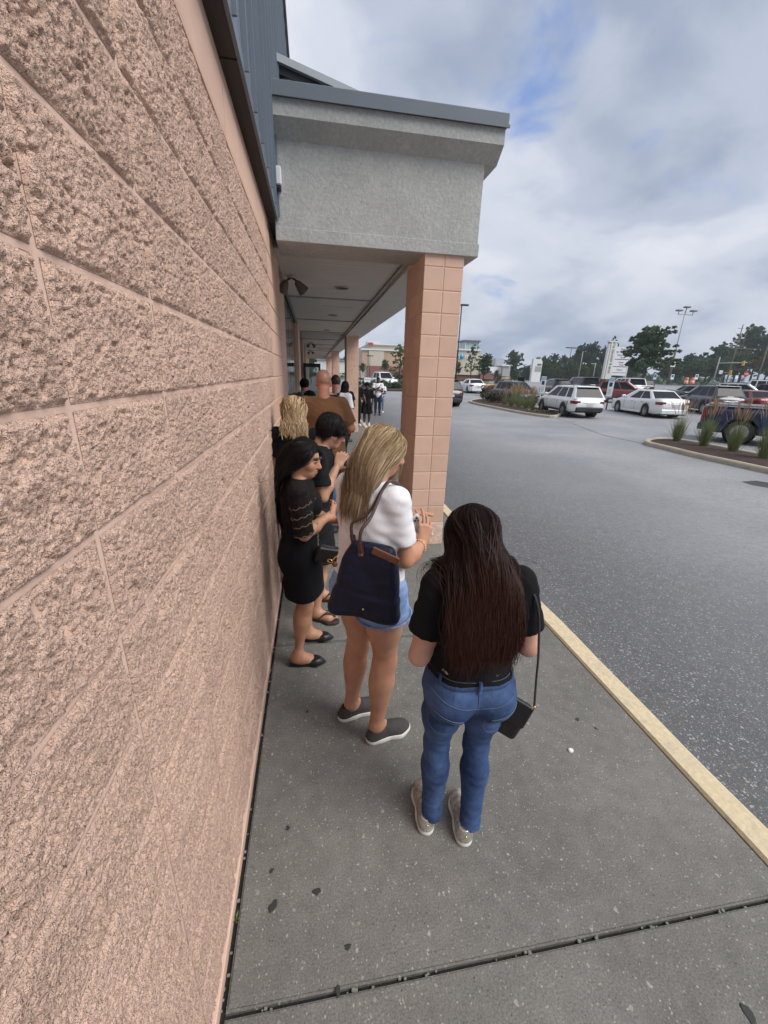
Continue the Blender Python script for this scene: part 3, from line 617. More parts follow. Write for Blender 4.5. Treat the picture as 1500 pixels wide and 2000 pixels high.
def scalp_roots(J, fr, s, n, seed, front=0.5, low=-0.35, part=0.0, face=None):
    """points on the crown of the head and flow directions away from the parting"""
    r = np.random.default_rng(seed); u = r.standard_normal((n*5, 3)); u /= np.linalg.norm(u, axis=1, keepdims=True)
    if face is not None: u = u[~((u[:, 1] > face) & (u[:, 2] < .72))]
    zlim = np.where(u[:, 1] > 0, low + (front-low)*np.clip(u[:, 1]*1.3, 0, 1)**.6, low); u = u[u[:, 2] > zlim][:n]
    loc = u*np.array([.075, .094, .09])*s + np.array([0, -.012, .028])*s; side = np.sign(loc[:, 0] - part*s + 1e-6)
    f = np.stack([side*(.25 + .75*np.clip(u[:, 1]+.25, 0, 1)), -.55 + 0*side, -.9 + 0*side], -1); f -= u*(f*u).sum(1, keepdims=True)
    return J['head'] + loc @ fr, f @ fr
SKIN = lambda name, c: mat('skin_'+name, c, 0.52, spec=0.35, var=(16, 0.1), mix2=(tuple(np.array(c)*np.array([.96, .80, .76])), 5, .42, .7), bump=[(220, 0.12, 0.002), (40, .06, .006)])
# ------------------------------------------------------------------ clothes
UP = np.array([0, 0, 1.0])
def fabric(name, col, rough=0.85, var=0.08, bump=0.25, sheen=0.15, sc=6): return mat(name, col, rough, spec=0.25, var=(sc, var), bump=[(500, bump, 0.002), (30, 0.12, 0.01)], sheen=sheen)
def tee(name, J, H, T, m, parent, hem, g=0.012, sleeve=0.62, sr=0.012, neckr=0.04, drape=None, amp=0.004, h=0.008, seed=1, armr=1.0, arms='RL', extra=(), long_=False, neckup=0.03):
    P = [p.grow(g) for p in T]
    for n in arms:
        s, e = J['sh'+n], J['el'+n]
        if long_:
            P += [C(s, e, .034*H*armr+sr, .0245*H*armr+sr, .03), C(e, e + (J['wr'+n]-e)*.97, .0245*H*armr+sr, .017*H*armr+sr, .02, cap=True)]
        else: P.append(C(s, s + (e-s)*sleeve, .030*H*armr+.009+sr*.15, .0290*H*armr+sr*1.2+.002, .035, cap=True))
    P += list(extra)
    nk = J['neck']; P.append(C(nk + UP*neckup, nk + (J['head']-nk)*1.1, neckr*H, neckr*H*1.25, .012, op='-'))
    return sdf_obj(name, P, h, m, parent, cuts=[((0, 0, -1), -hem)], wrinkle=folds(amp*.75, 58, 50, 66, seed)), P
def pants(name, J, H, T, m, parent, waist, end=1.0, g=0.007, r=1.0, flare=0.0, amp=0.003, h=0.008, seed=2, tilt=0.0, knee=True):
    P = [p.grow(g) for p in T]
    for n in 'RL':
        hp, k, a = J['hip'+n], J['kn'+n], J['an'+n]
        if end <= 0.5: P.append(C(hp, hp + (k-hp)*end*2, .056*H*r+g, .05*H*r+g+flare, .035, cap=True))
        else:
            P += [p.grow(g) for p in leg_prims(J, H, n, r)[:-1]]; e = k + (a-k)*((end-.5)*2)
            P.append(C(k + (a-k)*.3, e, .030*H*r+g, .0225*H*r+g+flare, .04, cap=True))
    return sdf_obj(name, P, h, m, parent, cuts=[((0, tilt, 1), waist)], wrinkle=folds(amp*.85, 40, 44, 84, seed)), P
def shoe(parent, heel, ang, L, wd, msole, mup, st=0.026, ht=0.075, toe=1.0, h=0.004, name='shoe', open_=None, lift=0.0, point=0.0):
    """heel = rear ground point (local), ang = direction the toe points (0 = +Y)"""
    f = rotz((0, 1, 0), ang); sd = rotz((1, 0, 0), ang); hl = np.array([heel[0], heel[1], lift]); q = lambda a, b, z: hl + f*a*L + sd*b*wd + UP*z
    tw = .5*toe
    def outline(g, z):
        pr = [C(q(.13, 0, z), q(.3, 0, z), wd*.39+g, wd*.37+g, .03), C(q(.3, 0, z), q(.7, .03, z), wd*.37+g, wd*.49+g, .03)]
        pr.append(C(q(.7, .03, z), q(.98 - (.3*wd/L if not point else .03), .02, z), wd*.49+g, (wd*.30*toe if not point else .006)+g, .03)); return pr
    so = sdf_obj('sole', outline(.003, .012), h, msole, None, cuts=[((0, 0, 1), st+lift), ((0, 0, -1), -lift)])
    up = outline(-.002, .016 + lift)
    up2 = [C(q(.13, 0, st), q(.2, 0, ht*.85), wd*.34, wd*.27, .03), C(q(.2, 0, ht*.72), q(.52, 0, ht*.6), wd*.30, wd*.30, .03), C(q(.52, 0, ht*.55), q(.8, .02, st+.006), wd*.32, wd*.3*toe, .03)]
    P = up + up2
    if open_ is not None: P = P + [E(q(open_[0], 0, open_[1]), (open_[2], open_[2], open_[3]), None, .008, op='-')]
    o = sdf_obj(name, P, h, mup, parent, cuts=[((0, 0, -1), -(st+lift-.004)), ((0, 0, 1), ht+lift)]); so.parent = o; return o
def band(name, pts, wd, th, m, parent, nor):
    """flat strap along a path; nor = surface normal(s)"""
    P = np.asarray(pts, float); n = len(P); T = np.gradient(P, axis=0); T /= np.linalg.norm(T, axis=1, keepdims=True); Nn = np.broadcast_to(np.asarray(nor, float), P.shape); S = np.cross(T, Nn); S /= np.linalg.norm(S, axis=1, keepdims=True); Nn = np.cross(S, T)
    V = np.stack([P-S*wd/2+Nn*th/2, P+S*wd/2+Nn*th/2, P+S*wd/2-Nn*th/2, P-S*wd/2-Nn*th/2], 1).reshape(-1, 3)
    F = [(i*4+k, i*4+(k+1) % 4, (i+1)*4+(k+1) % 4, (i+1)*4+k) for i in range(n-1) for k in range(4)] + [(0, 1, 2, 3), ((n-1)*4+3, (n-1)*4+2, (n-1)*4+1, (n-1)*4)]
    return link(name, quick_mesh(name, V, F, smooth=True), m, parent)
def curve(pts, n=24):
    P = np.asarray(pts, float); k = len(P); t = np.linspace(0, k-1, n); out = []
    for x in t:
        i = min(int(x), k-2); f = x - i; p0, p1, p2, p3 = P[max(i-1, 0)], P[i], P[i+1], P[min(i+2, k-1)]
        out.append(.5*((2*p1) + (-p0+p2)*f + (2*p0-5*p1+4*p2-p3)*f*f + (-p0+3*p1-3*p2+p3)*f**3))
    return np.array(out)
def onto(pts, prims, axis, off=0.001):
    """drop points on the field's surface along an axis"""
    P = np.asarray(pts, float).copy(); ax = nrm(axis)
    for _ in range(40): P = P + ax*np.clip(field(P, prims) - off, -.03, .03)[:, None]*.9
    return P
def seam(name, pts, prims, axis, r, m, parent, n=26): return MB().tube(onto(curve(pts, n), prims, axis), r, 5).build(name, m, parent)
M_BLACKTEE = fabric('black_cotton', (0.006, 0.006, 0.0075), sheen=0.0, rough=.95); M_BLACKTEE2 = fabric('faded_black_cotton', (0.009, 0.009, 0.010), sheen=0.0, rough=.95); M_WHITETEE = fabric('white_cotton', (0.78, 0.77, 0.80), bump=0.15)
M_BLACKLEA = mat('black_leather', (0.012, 0.012, 0.013), 0.38, var=(30, 0.2), bump=[(300, 0.2, 0.002)]); M_GOLD = mat('gold_metal', (0.75, 0.52, 0.22), 0.25, metal=1.0); M_RUBW = mat('white_rubber', (0.72, 0.71, 0.67), 0.6, var=(20, 0.08))
def denim(name, a, b, sc=3.0, lo=0.42, hi=0.66):
    m = mat(name, a, 0.9, spec=0.2, mix2=(b, sc, lo, hi), var=(60, 0.16), bump=[(700, 0.3, 0.0015), (25, 0.25, 0.01)]); return m
M_STITCH = mat('denim_stitch', (0.085, 0.115, 0.19), 0.9); M_DENIM_D = denim('blue_denim', (0.028, 0.052, 0.13), (0.07, 0.12, 0.25), 4.0, .40, .62); M_DENIM_L = denim('light_denim', (0.20, 0.31, 0.55), (0.32, 0.43, 0.66), 8)
# ------------------------------------------------------------------ woman in black tee and jeans
def person_jeans():
    H = 1.535; p = empty('person', (0.572, 1.20, 0), R_(-3)); tag(p, 'person with very long dark red-brown hair in black tee and blue jeans, seen from behind', 'person')
    J = skel(H, dict(pelvis=(0, 0, .80), waist=(0, .01, .955), chest=(0, .012, 1.11), neck=(0, .02, 1.262), head=(-.028, .065, 1.385), shR=(.151, .0, 1.225), shL=(-.151, .0, 1.225),
        elR=(.226, .0, .945), elL=(-.208, -.02, .945), wrR=(.10, .19, 1.04), wrL=(-.085, .18, 1.03), hipR=(.088, 0, .78), hipL=(-.088, 0, .78), knR=(.082, .03, .43), knL=(-.09, .045, .43), anR=(.062, -.06, .085), anL=(-.098, -.005, .085)))
    T = torso_prims(J, H, wc=1.12, ww=1.2, wp=1.17, dp=1.1, bust=1.0, glute=1.08); sk = SKIN('fair', (0.56, 0.33, 0.245))
    body = T + arm_prims(J, H, 'R', 1.05) + arm_prims(J, H, 'L', 1.05) + leg_prims(J, H, 'R', .88) + leg_prims(J, H, 'L', .88) + [C(J['neck'], J['head'], .052, .05, .03)]
    fr = frame(rotz((1, 0, 0), .12), (0.0, .42, 1)); hd = head_prims(J, H, fr, .94)
    hr, _ = hand_prims(J['wrR'], (-.5, .35, .35), (-.6, -.6, .2), (-.2, -.4, 1), [.5, .5, .5, .5], .92); hl, _ = hand_prims(J['wrL'], (.45, .35, .35), (.6, -.6, .2), (.2, -.4, 1), [.5, .5, .5, .5], .92)
    b = skin_obj('body', [surface(body, .010), surface(hd, .006), surface(hr, .0035), surface(hl, .0035)], sk, p)
    tt, TP = tee('t_shirt', J, H, T, M_BLACKTEE, p, .868, g=.012, sleeve=.66, sr=.016, armr=1.05, h=.007, amp=.0045, neckup=.045)
    jn, PP = pants('jeans', J, H, T, M_DENIM_D, p, .905, end=1.03, g=.006, r=.93, flare=.008, amp=.0024, h=.007, tilt=0.02)
    back = (0, 1, 0)
    def ellring(z0, dz, g, wd, nm, m):      # waistband: follow the hips at one height
        th = np.linspace(0, 2*math.pi, 61); P = np.stack([.24*np.sin(th), -.2*np.cos(th), np.full(61, z0) + dz*np.cos(th)], -1)
        for _ in range(60):
            d, G = sdf_grad(P, PP); G[:, 2] = 0; P = P - G*np.clip(d - g, -.02, .02)[:, None]
        d, G = sdf_grad(P, PP); return band(nm, P, wd, .006, m, jn, G), P
    wb, ring = ellring(.882, -.012, .001, .038, 'waistband', M_DENIM_D)
    for dz in (-.0185, .017):
        MB().tube(ring + np.array([0, 0, dz]) + (ring - ring.mean(0))*[.018, .018, 0], .0013, 4).build('stitching', M_STITCH, wb)
    for i in (0, 9, 51, 22, 38):
        q = ring[i]; out = nrm((q - ring.mean(0))*[1, 1, 0]); a = q + out*.005
        band('belt_loop', [a + UP*.024 + out*.001, a + UP*.012 + out*.004, a - UP*.012 + out*.004, a - UP*.03 + out*.001], .013, .004, M_DENIM_D, wb, out)
    for pts in ([(-.17, -.2, .83), (-.08, -.3, .80), (0, -.3, .775)], [(.17, -.2, .83), (.08, -.3, .80), (0, -.3, .775)], [(0, -.3, .86), (0, -.3, .78), (-.005, -.3, .70), (-.003, -.3, .66)]): seam('yoke_seam', pts, PP, back, .0018, M_STITCH, jn)
    for s in (-1, 1):
        pk = [(s*.165, -.3, .765), (s*.055, -.3, .728), (s*.06, -.3, .62), (s*.10, -.3, .592), (s*.155, -.3, .63), (s*.165, -.3, .765)]
        seam('pocket_seam', pk[:1] + pk[1:2], PP, back, .0022, M_STITCH, jn); seam('pocket_seam', pk[1:], PP, back, .0016, M_STITCH, jn, 40)
        seam('pocket_hem', [(s*.163, -.3, .753), (s*.057, -.3, .716)], PP, back, .0014, M_STITCH, jn)
    M_MET = mat('metallic_shoe', (0.46, 0.43, 0.38), 0.34, metal=0.35, mix2=((0.30, 0.28, 0.25), 45, 0.5, 0.56), var=(60, 0.2)); hc = mat('heel_foil', (0.72, 0.69, 0.62), 0.2, metal=.8)
    for (x, y, a) in ((-.125, -.052, -.06), (.030, -.112, -.13)):
        so = shoe(p, (x, y), a, .245, .088, M_RUBW, M_MET, st=.03, ht=.082, name='sneaker')
        f = rotz((0, 1, 0), a); hp = np.array([x, y, 0]); sd = rotz((1, 0, 0), a)
        sdf_obj('heel_tab', [C(hp + f*.03 + UP*.04, hp + f*.034 + UP*.078, .033, .027, .01)], .004, hc, so, cuts=[(f, np.dot(f, hp) + .038), ((0, 0, 1), .083), ((0, 0, -1), -.036)])
        MB().lathe([(0, -.004), (.004, -.003), (.005, 0)], tuple(hp + f*.0005 + UP*.06), 10, 'y').build('rivet', M_GOLD, so)
        for k in range(4): MB().tube([hp + f*(.135+.017*k) + sd*u + UP*(.078 - .008*k - abs(u)*.35) for u in (-.026, -.012, 0, .012, .026)], .0035, 6).build('lace', M_RUBW, so)
    # printed band of the underlayer above the waistband
    pr = mat('print_fabric', (0.02, 0.02, 0.02), 0.8, mix2=((0.35, 0.30, 0.22), 60, 0.54, 0.58)); nt_ = pr.node_tree
    th = np.linspace(-1.1, 1.1, 25); P = np.stack([.22*np.sin(th), -.2*np.cos(th), .906 - .012*np.cos(th)], -1)
    for _ in range(60): d, G = sdf_grad(P, T); G[:, 2] = 0; P = P - G*np.clip(d - .009, -.02, .02)[:, None]
    band('underlayer', P, .03, .004, pr, p, sdf_grad(P, T)[1])
    # hair
    HM = hair_mat('dark_auburn_hair', [(0.0, (0.006, 0.004, 0.004)), (0.5, (0.018, 0.009, 0.007)), (0.85, (0.032, 0.014, 0.010)), (1.0, (0.055, 0.024, 0.017))], tip=(0.05, 0.016, 0.010), tipfrom=.35)
    cap = mat('auburn_scalp', (0.008, 0.0045, 0.004), 0.9, spec=.1, bump=[(120, 0.5, 0.004)])
    sc = sdf_obj('hair', [E(J['head'] + fr.T @ np.array([0, -.016, .03])*.94, np.array([.083, .1, .097])*.94, fr), C(J['head'] + fr.T @ np.array([0, -.05, -.01]), J['neck'] + [0, -.055, -.02], .075, .07, .04), C(J['neck'] + [0, -.06, -.02], [0, -.10, 1.05], .07, .06, .05, (np.array([0, 1.0, 0]), 1.5))], .008, cap, p, cuts=[(fr[1], fr[1] @ J['head'] + .06)])
    coll = hd[:6] + [x.grow(.004) for x in TP if x.op == '+'][:12] + [C(J['neck'] + [0, -.03, .05], J['neck'] + [0, -.045, -.06], .06, .06, .04)]
    r, dv = scalp_roots(J, fr, .94, 15000, 5, front=-.05, low=-.3); rg = np.random.default_rng(4)
    tg = np.stack([(r[:, 0] - J['head'][0])*1.36 - .024 + rg.normal(0, .016, len(r)), np.full(len(r), -.16)], -1)
    strands('hair_strands', r, dv, coll, .435, HM, sc, steps=26, width=.0019, off=(.003, .03), grav=.3, wave=(.0095, 27), seed=3, spread=.012, lenvar=.10, target=tg)
    r, dv = scalp_roots(J, fr, .94, 70, 8, front=.3, low=-.35); tg = np.stack([(r[:, 0] - J['head'][0])*2.3 - .01, np.full(len(r), -.15)], -1)
    strands('stray_strands', r, dv*1.0, coll, .44, HM, sc, steps=26, width=.0012, off=(.004, .025), grav=.25, wave=(.018, 26), seed=9, spread=.07, lenvar=.3, target=tg, steer=2.5)
    # cross-body bag
    bg_ = empty('shoulder_bag', p.location, R_(-3)); tag(bg_, 'slim black leather cross-body bag hanging at the jeans wearer\'s right hip', 'bag')
    fr2 = frame((.80, -.45, -.35), (.35, -.1, 1)); c0 = np.array([.155, -.03, .655])
    sdf_obj('pouch', [B(c0, (.088, .02, .092), fr2, .02, taper=.12)], .005, M_BLACKLEA, bg_, wrinkle=folds(.005, 34, 30, 30, 5))
    sdf_obj('flap', [B(c0 + fr2.T @ np.array([0, -.02, .045]), (.086, .007, .056), fr2, .008, taper=.08)], .004, mat('black_leather_flap', (0.014, 0.014, 0.016), 0.32, bump=[(250, 0.2, 0.002)]), bg_)
    top = c0 + fr2.T @ np.array([.076, -.01, .1]); sp = curve([top, top*.5 + np.array([.215, -.09, 1.0])*.5, (.215, -.09, 1.0), (.19, -.07, 1.18), (.14, -.0, 1.275), (.1, .06, 1.25)], 30)
    band('strap', sp, .011, .004, M_BLACKLEA, bg_, nrm((.55, -.8, .15))); MB().lathe([(.006, -.003), (.009, 0), (.006, .003)], tuple(top), 10, 'x').build('ring', M_GOLD, bg_)
    tp2 = c0 + fr2.T @ np.array([-.076, -.01, .1]); band('strap', curve([tp2, (.12, .12, .86), (0, .16, 1.0), (-.06, .15, 1.2)], 20), .011, .004, M_BLACKLEA, bg_, (0, 1, 0))
    ph = box('phone', M_FRAME, None, -.037, .037, -.004, .004, -.075, .075, bev=.003); ph.location = Vector(p.location) + Vector((0, .235, 1.085)); ph.rotation_euler = (-.7, 0, 0); tag(ph, 'dark phone held in front of the person in blue jeans', 'phone')
person_jeans()
# ------------------------------------------------------------------ blonde woman in white tee and denim shorts with a navy tote
def person_blonde():
    H = 1.745; RZ = R_(-50); p = empty('person', (0.262, 1.80, 0), RZ); tag(p, 'person with long streaked blonde hair, white tee and short denim shorts, looking at a phone', 'person')
    J = skel(H, dict(pelvis=(0, -.01, .93), waist=(0, .0, 1.09), chest=(0, -.005, 1.265), neck=(0, .01, 1.435), head=(.005, .068, 1.588), shR=(.150, -.005, 1.39), shL=(-.160, .0, 1.40),
        elR=(.190, .03, 1.10), elL=(-.19, .05, 1.12), wrR=(.170, .20, 1.130), wrL=(-.02, .25, 1.215), hipR=(.09, -.005, .90), hipL=(-.09, -.005, .90), knR=(.108, .01, .49), knL=(-.095, .02, .49), anR=(.105, -.045, .085), anL=(-.105, -.03, .085)))
    T = torso_prims(J, H, wc=1.05, ww=1.08, wp=1.08, dp=1.05, bust=.95, glute=1.0); sk = SKIN('tan', (0.50, 0.27, 0.175))
    feet = [C(J['anR'], (.135, .03, .045), .035, .03, .03), C(J['anL'], (-.09, .05, .045), .035, .03, .03)]
    body = T + arm_prims(J, H, 'R', .95) + arm_prims(J, H, 'L', .92) + leg_prims(J, H, 'R', 1.07) + leg_prims(J, H, 'L', 1.07) + feet + [C(J['neck'], J['head'], .05, .05, .03)]
    fr = frame(rotz((1, 0, 0), -.62), (.16, .24, 1)); hd = head_prims(J, H, fr, .97)
    # right hand behind the phone, left hand open beside it
    hr, tr = hand_prims(J['wrR'], (-.05, .25, 1), (-.75, .45, -.1), (-.6, -.5, .5), [(.35, .4, .3), (.3, .4, .3), (.5, .55, .4), (.75, .7, .5)], .98, spread=.12, thumb=(.9, .3))
    hl, tl = hand_prims(J['wrL'], (.64, .77, .14), (.1, -.1, -1), (.77, -.64, 0), [(.1, .15, .1), (.12, .18, .1), (.18, .2, .15), (.25, .25, .2)], .95, spread=.2, thumb=(.8, .15))
    b = skin_obj('body', [surface(body, .008), surface(hd, .0045), surface(hr, .003), surface(hl, .003)], sk, p); face_parts(J, fr, .97, b, sk)
    hemcyl = [C((0, -.005, 1.10), (0, -.012, .98), .15, .165, .08, (np.array([0, 1.0, 0]), 1.35))]
    tt, TP = tee('t_shirt', J, H, T, M_WHITETEE, p, .985, g=.012, sleeve=.70, sr=.013, armr=.95, h=.006, amp=.0036, extra=hemcyl, neckr=.037)
    sh, PP = pants('denim_shorts', J, H, T, M_DENIM_L, p, 1.06, end=.15, g=.012, r=1.13, flare=.02, amp=.004, h=.006, seed=11)
    for n in 'RL':
        hp, k = J['hip'+n], J['kn'+n]; e = hp + (k-hp)*.30; ax = nrm(k-hp); th = np.linspace(0, 2*math.pi, 33); a1 = nrm(np.cross(ax, (0, 1, 0))); a2 = np.cross(ax, a1); rr = .056*H*1.13 + .03
        MB().tube([e - ax*.006 + (a1*math.cos(t) + a2*math.sin(t))*rr for t in th], .005, 6).build('frayed_hem', M_DENIM_L, sh)
    SU = mat('grey_canvas_shoe', (0.055, 0.052, 0.05), 0.85, var=(40, 0.15), bump=[(400, 0.4, 0.002)])
    for (x, y, a, nm) in ((.09, -.10, -.43, 'R'), (-.135, -.10, -.38, 'L')):
        o = shoe(p, (x, y), a, .268, .098, M_RUBW, SU, st=.028, ht=.088, name='slip_on_shoe', open_=(.22, .105, .04, .05)); f = rotz((0, 1, 0), a); sd = rotz((1, 0, 0), a); hp = np.array([x, y, 0])
        for k in (.105, .13): MB().tube([hp + f*(k+.012*math.sin(u*40)) + sd*u + UP*(.088 - (k-.105)*.5 - abs(u)*.4) for u in (-.03, -.015, 0, .015, .03)], .003, 6).build('lace', mat('grey_lace', (0.09, 0.085, 0.08), 0.8), o)
    # hair
    HM = hair_mat('streaked_blonde_hair', [(0.0, (0.14, 0.085, 0.04)), (0.35, (0.24, 0.155, 0.075)), (0.7, (0.44, 0.31, 0.16)), (1.0, (0.70, 0.56, 0.36))], tip=(0.17, 0.105, 0.066), tipfrom=.35, spec=.3)
    cap = mat('blonde_scalp', (0.16, 0.10, 0.05), 0.5, bump=[(120, 0.5, 0.004)])
    sc = sdf_obj('hair', [E(J['head'] + fr.T @ np.array([0, -.018, .03])*.97, np.array([.081, .098, .096])*.97, fr), C(J['head'] + fr.T @ np.array([0, -.05, -.01]), J['neck'] + [0, -.055, 0], .07, .065, .04), C(J['neck'] + [0, -.05, 0], [-.03, -.095, 1.30], .065, .04, .05, (np.array([0, 1.0, 0]), 1.4))], .007, cap, p, cuts=[(fr[1], fr[1] @ J['head'] + .03)])
    coll = hd[:6] + [x.grow(.003) for x in TP if x.op == '+'][:12] + [C(J['neck'] + [0, -.03, .05], J['neck'] + [0, -.04, -.05], .055, .055, .04)]
    r, dv = scalp_roots(J, fr, .97, 11000, 15, front=.6, low=-.3, part=-.02, face=-.05); rg = np.random.default_rng(14); hx = r[:, 0] - J['head'][0]; hy = (r - J['head']) @ fr[1]
    fwd = hy > .2; tg = np.stack([np.where(fwd, np.sign(hx)*.085, hx*1.0 + .01) + rg.normal(0, .014, len(r)), np.where(fwd, .03, -.115)], -1)
    strands('hair_strands', r, dv, coll, .315, HM, sc, steps=26, width=.0019, off=(.003, .024), grav=.32, wave=(.004, 18), seed=13, spread=.015, lenvar=.12, target=tg, steer=5.5)
    # phone
    d0 = nrm((-.15, .3, .85)); pc = J['wrR'] + np.array([-.06, .06, .085]); ph = empty('phone', tuple(atY(819, 1032, 1.835))); tag(ph, 'pale phone with triple camera held by the blonde person in white tee', 'phone')
    frp = frame((.78, -.1, .6), (-.62, 0, .78))
    def pb(nm, a, r, m, par): return sdf_obj(nm, [B(frp.T @ np.array(a[:3]), a[3:], frp, r)], .0022, m, par)
    cs = pb('case', (0, 0, 0, .038, .0055, .077), .005, mat('phone_white', (0.66, 0.62, 0.58), 0.25, coat=.4), ph)
    cm = pb('camera_plate', (.017, -.0068, .052, .0165, .0022, .0185), .002, mat('phone_plate', (0.5, 0.47, 0.44), 0.2), ph)
    for (a, c_) in ((.024, .06), (.024, .044), (.0095, .052)):
        q = frp.T @ np.array([a, -.0095, c_]); sdf_obj('lens', [C(q, q + frp[1]*.003, .0065, .0065, .002)], .0016, M_GLASSDK, cm)
    # bracelet
    bw = J['wrR'] + nrm(J['elR']-J['wrR'])*.035; ax = nrm(J['elR']-J['wrR']); a1 = nrm(np.cross(ax, (0, 0, 1))); a2 = np.cross(ax, a1)
    br = MB()
    for t in np.linspace(0, 2*math.pi, 23)[:-1]:
        q = bw + (a1*math.cos(t) + a2*math.sin(t))*.036; br.lathe([(0, -.0042), (.004, -.001), (.004, .001), (0, .0042)], tuple(q), 6)
    br = br.build('bracelet', M_GOLD, p); br['kind'] = 'stuff'
    # tote
    bg_ = empty('tote_bag', p.location, RZ); tag(bg_, 'navy nylon tote with brown leather handles on the blonde person\'s shoulder', 'bag')
    NV = mat('navy_nylon', (0.0045, 0.0065, 0.024), 0.5, spec=0.3, var=(7, 0.12), bump=[(14, 0.5, 0.02), (500, 0.2, 0.001)]); LE = mat('brown_leather', (0.14, 0.05, 0.025), 0.45, var=(25, 0.15), bump=[(200, 0.2, 0.002)]); LS = mat('strap_leather', (0.075, 0.038, 0.034), 0.5)
    view = rotz((0.38, .92, 0), -RZ); rt = nrm(np.cross(view, UP)); frb = np.array([rt, nrm(np.cross(UP, rt)), UP])      # the bag hangs flat against the hip, broad side to the camera
    c0 = rotz(np.array([0.222, 1.615, 0]) - np.array([p.location.x, p.location.y, 0]), -RZ) + UP*1.035; tilt = frame(frb[0] + UP*-.06, UP + frb[0]*.07); q = lambda a, d_, z: c0 + tilt.T @ np.array([a, d_, z])
    def sag(P):
        L = (P - c0) @ tilt.T; x, z = L[..., 0], L[..., 2]
        f = .010*np.sin(26*x + 14*z + 1.2*np.sin(9*z)) + .007*np.sin(34*z - 12*x + 2*np.sin(11*x)) + .012*np.exp(-((z + .045 - .12*x + .03*np.sin(8*x))/.012)**2) - .006*np.exp(-((z + .07)/.02)**2); return f*np.clip(.55 - z*1.2, .15, 1)*.75
    bagp = [B(q(0, 0, -.03), (.188, .06, .165), tilt, .05, .05, taper=.42), B(q(.01, 0, .10), (.115, .028, .085), tilt, .022, .07, taper=.15)]
    bagm = sdf_obj('bag_body', bagp, .006, NV, bg_, wrinkle=sag, smooth=1)
    near = -tilt[1]
    fl = [B(q(.075, -.034, .155), (.064, .006, .019), frame(tilt[0] - tilt[2]*.28, tilt[2] + tilt[0]*.28), .005)]
    sdf_obj('leather_flap', fl, .004, LE, bg_)
    top = rotz(np.array([0.30, 1.70, 1.478]) - np.array([p.location.x, p.location.y, 0]), -RZ)
    for (xa, dy, off) in ((-.035, -.034, 0.0), (-.085, .03, -.035)):
        base = q(xa, dy, .15); path = curve([base, base + tilt[0]*(-.005+off*.3) + tilt[2]*.10 + near*.01, base*.45 + top*.55 + near*.04, top + near*.03 - UP*.03, top + tilt[0]*.03 + UP*.006, top - near*.06 + tilt[0]*.07 - UP*.03], 26)
        MB().tube(path, .0075, 8).build('handle', LS, bg_); band('handle_tab', [base - UP*.035, base, base + (path[4]-path[0])*.6], .024, .005, LE, bg_, near)
    st = q(.005, -.063, -.115); MB().lathe([(0, -.004), (.005, -.003), (.006, 0)], tuple(st), 12, 'y').build('stud', M_GOLD, bg_)
    z0 = q(-.165, -.02, .075); zp = MB().tube([z0 + UP*.03 + tilt[0]*.03, z0 + UP*.02 + tilt[0]*.012, z0], .004, 6).build('zip_pull', M_GOLD, bg_)
    th = np.linspace(0, 6.283, 13); MB().tube([z0 + tilt[0]*(.012*math.cos(t)-.012) + UP*(.008*math.sin(t)-.002) + near*.004 for t in th], .0018, 5).build('zip_ring', M_GOLD, zp)
    sdf_obj('leather_disc', [C(z0 + near*.002 - UP*.014 + tilt[0]*.01, z0 + near*.006 - UP*.014 + tilt[0]*.01, .014, .014, .003, (near, 3.0))], .003, LE, zp)
person_blonde()
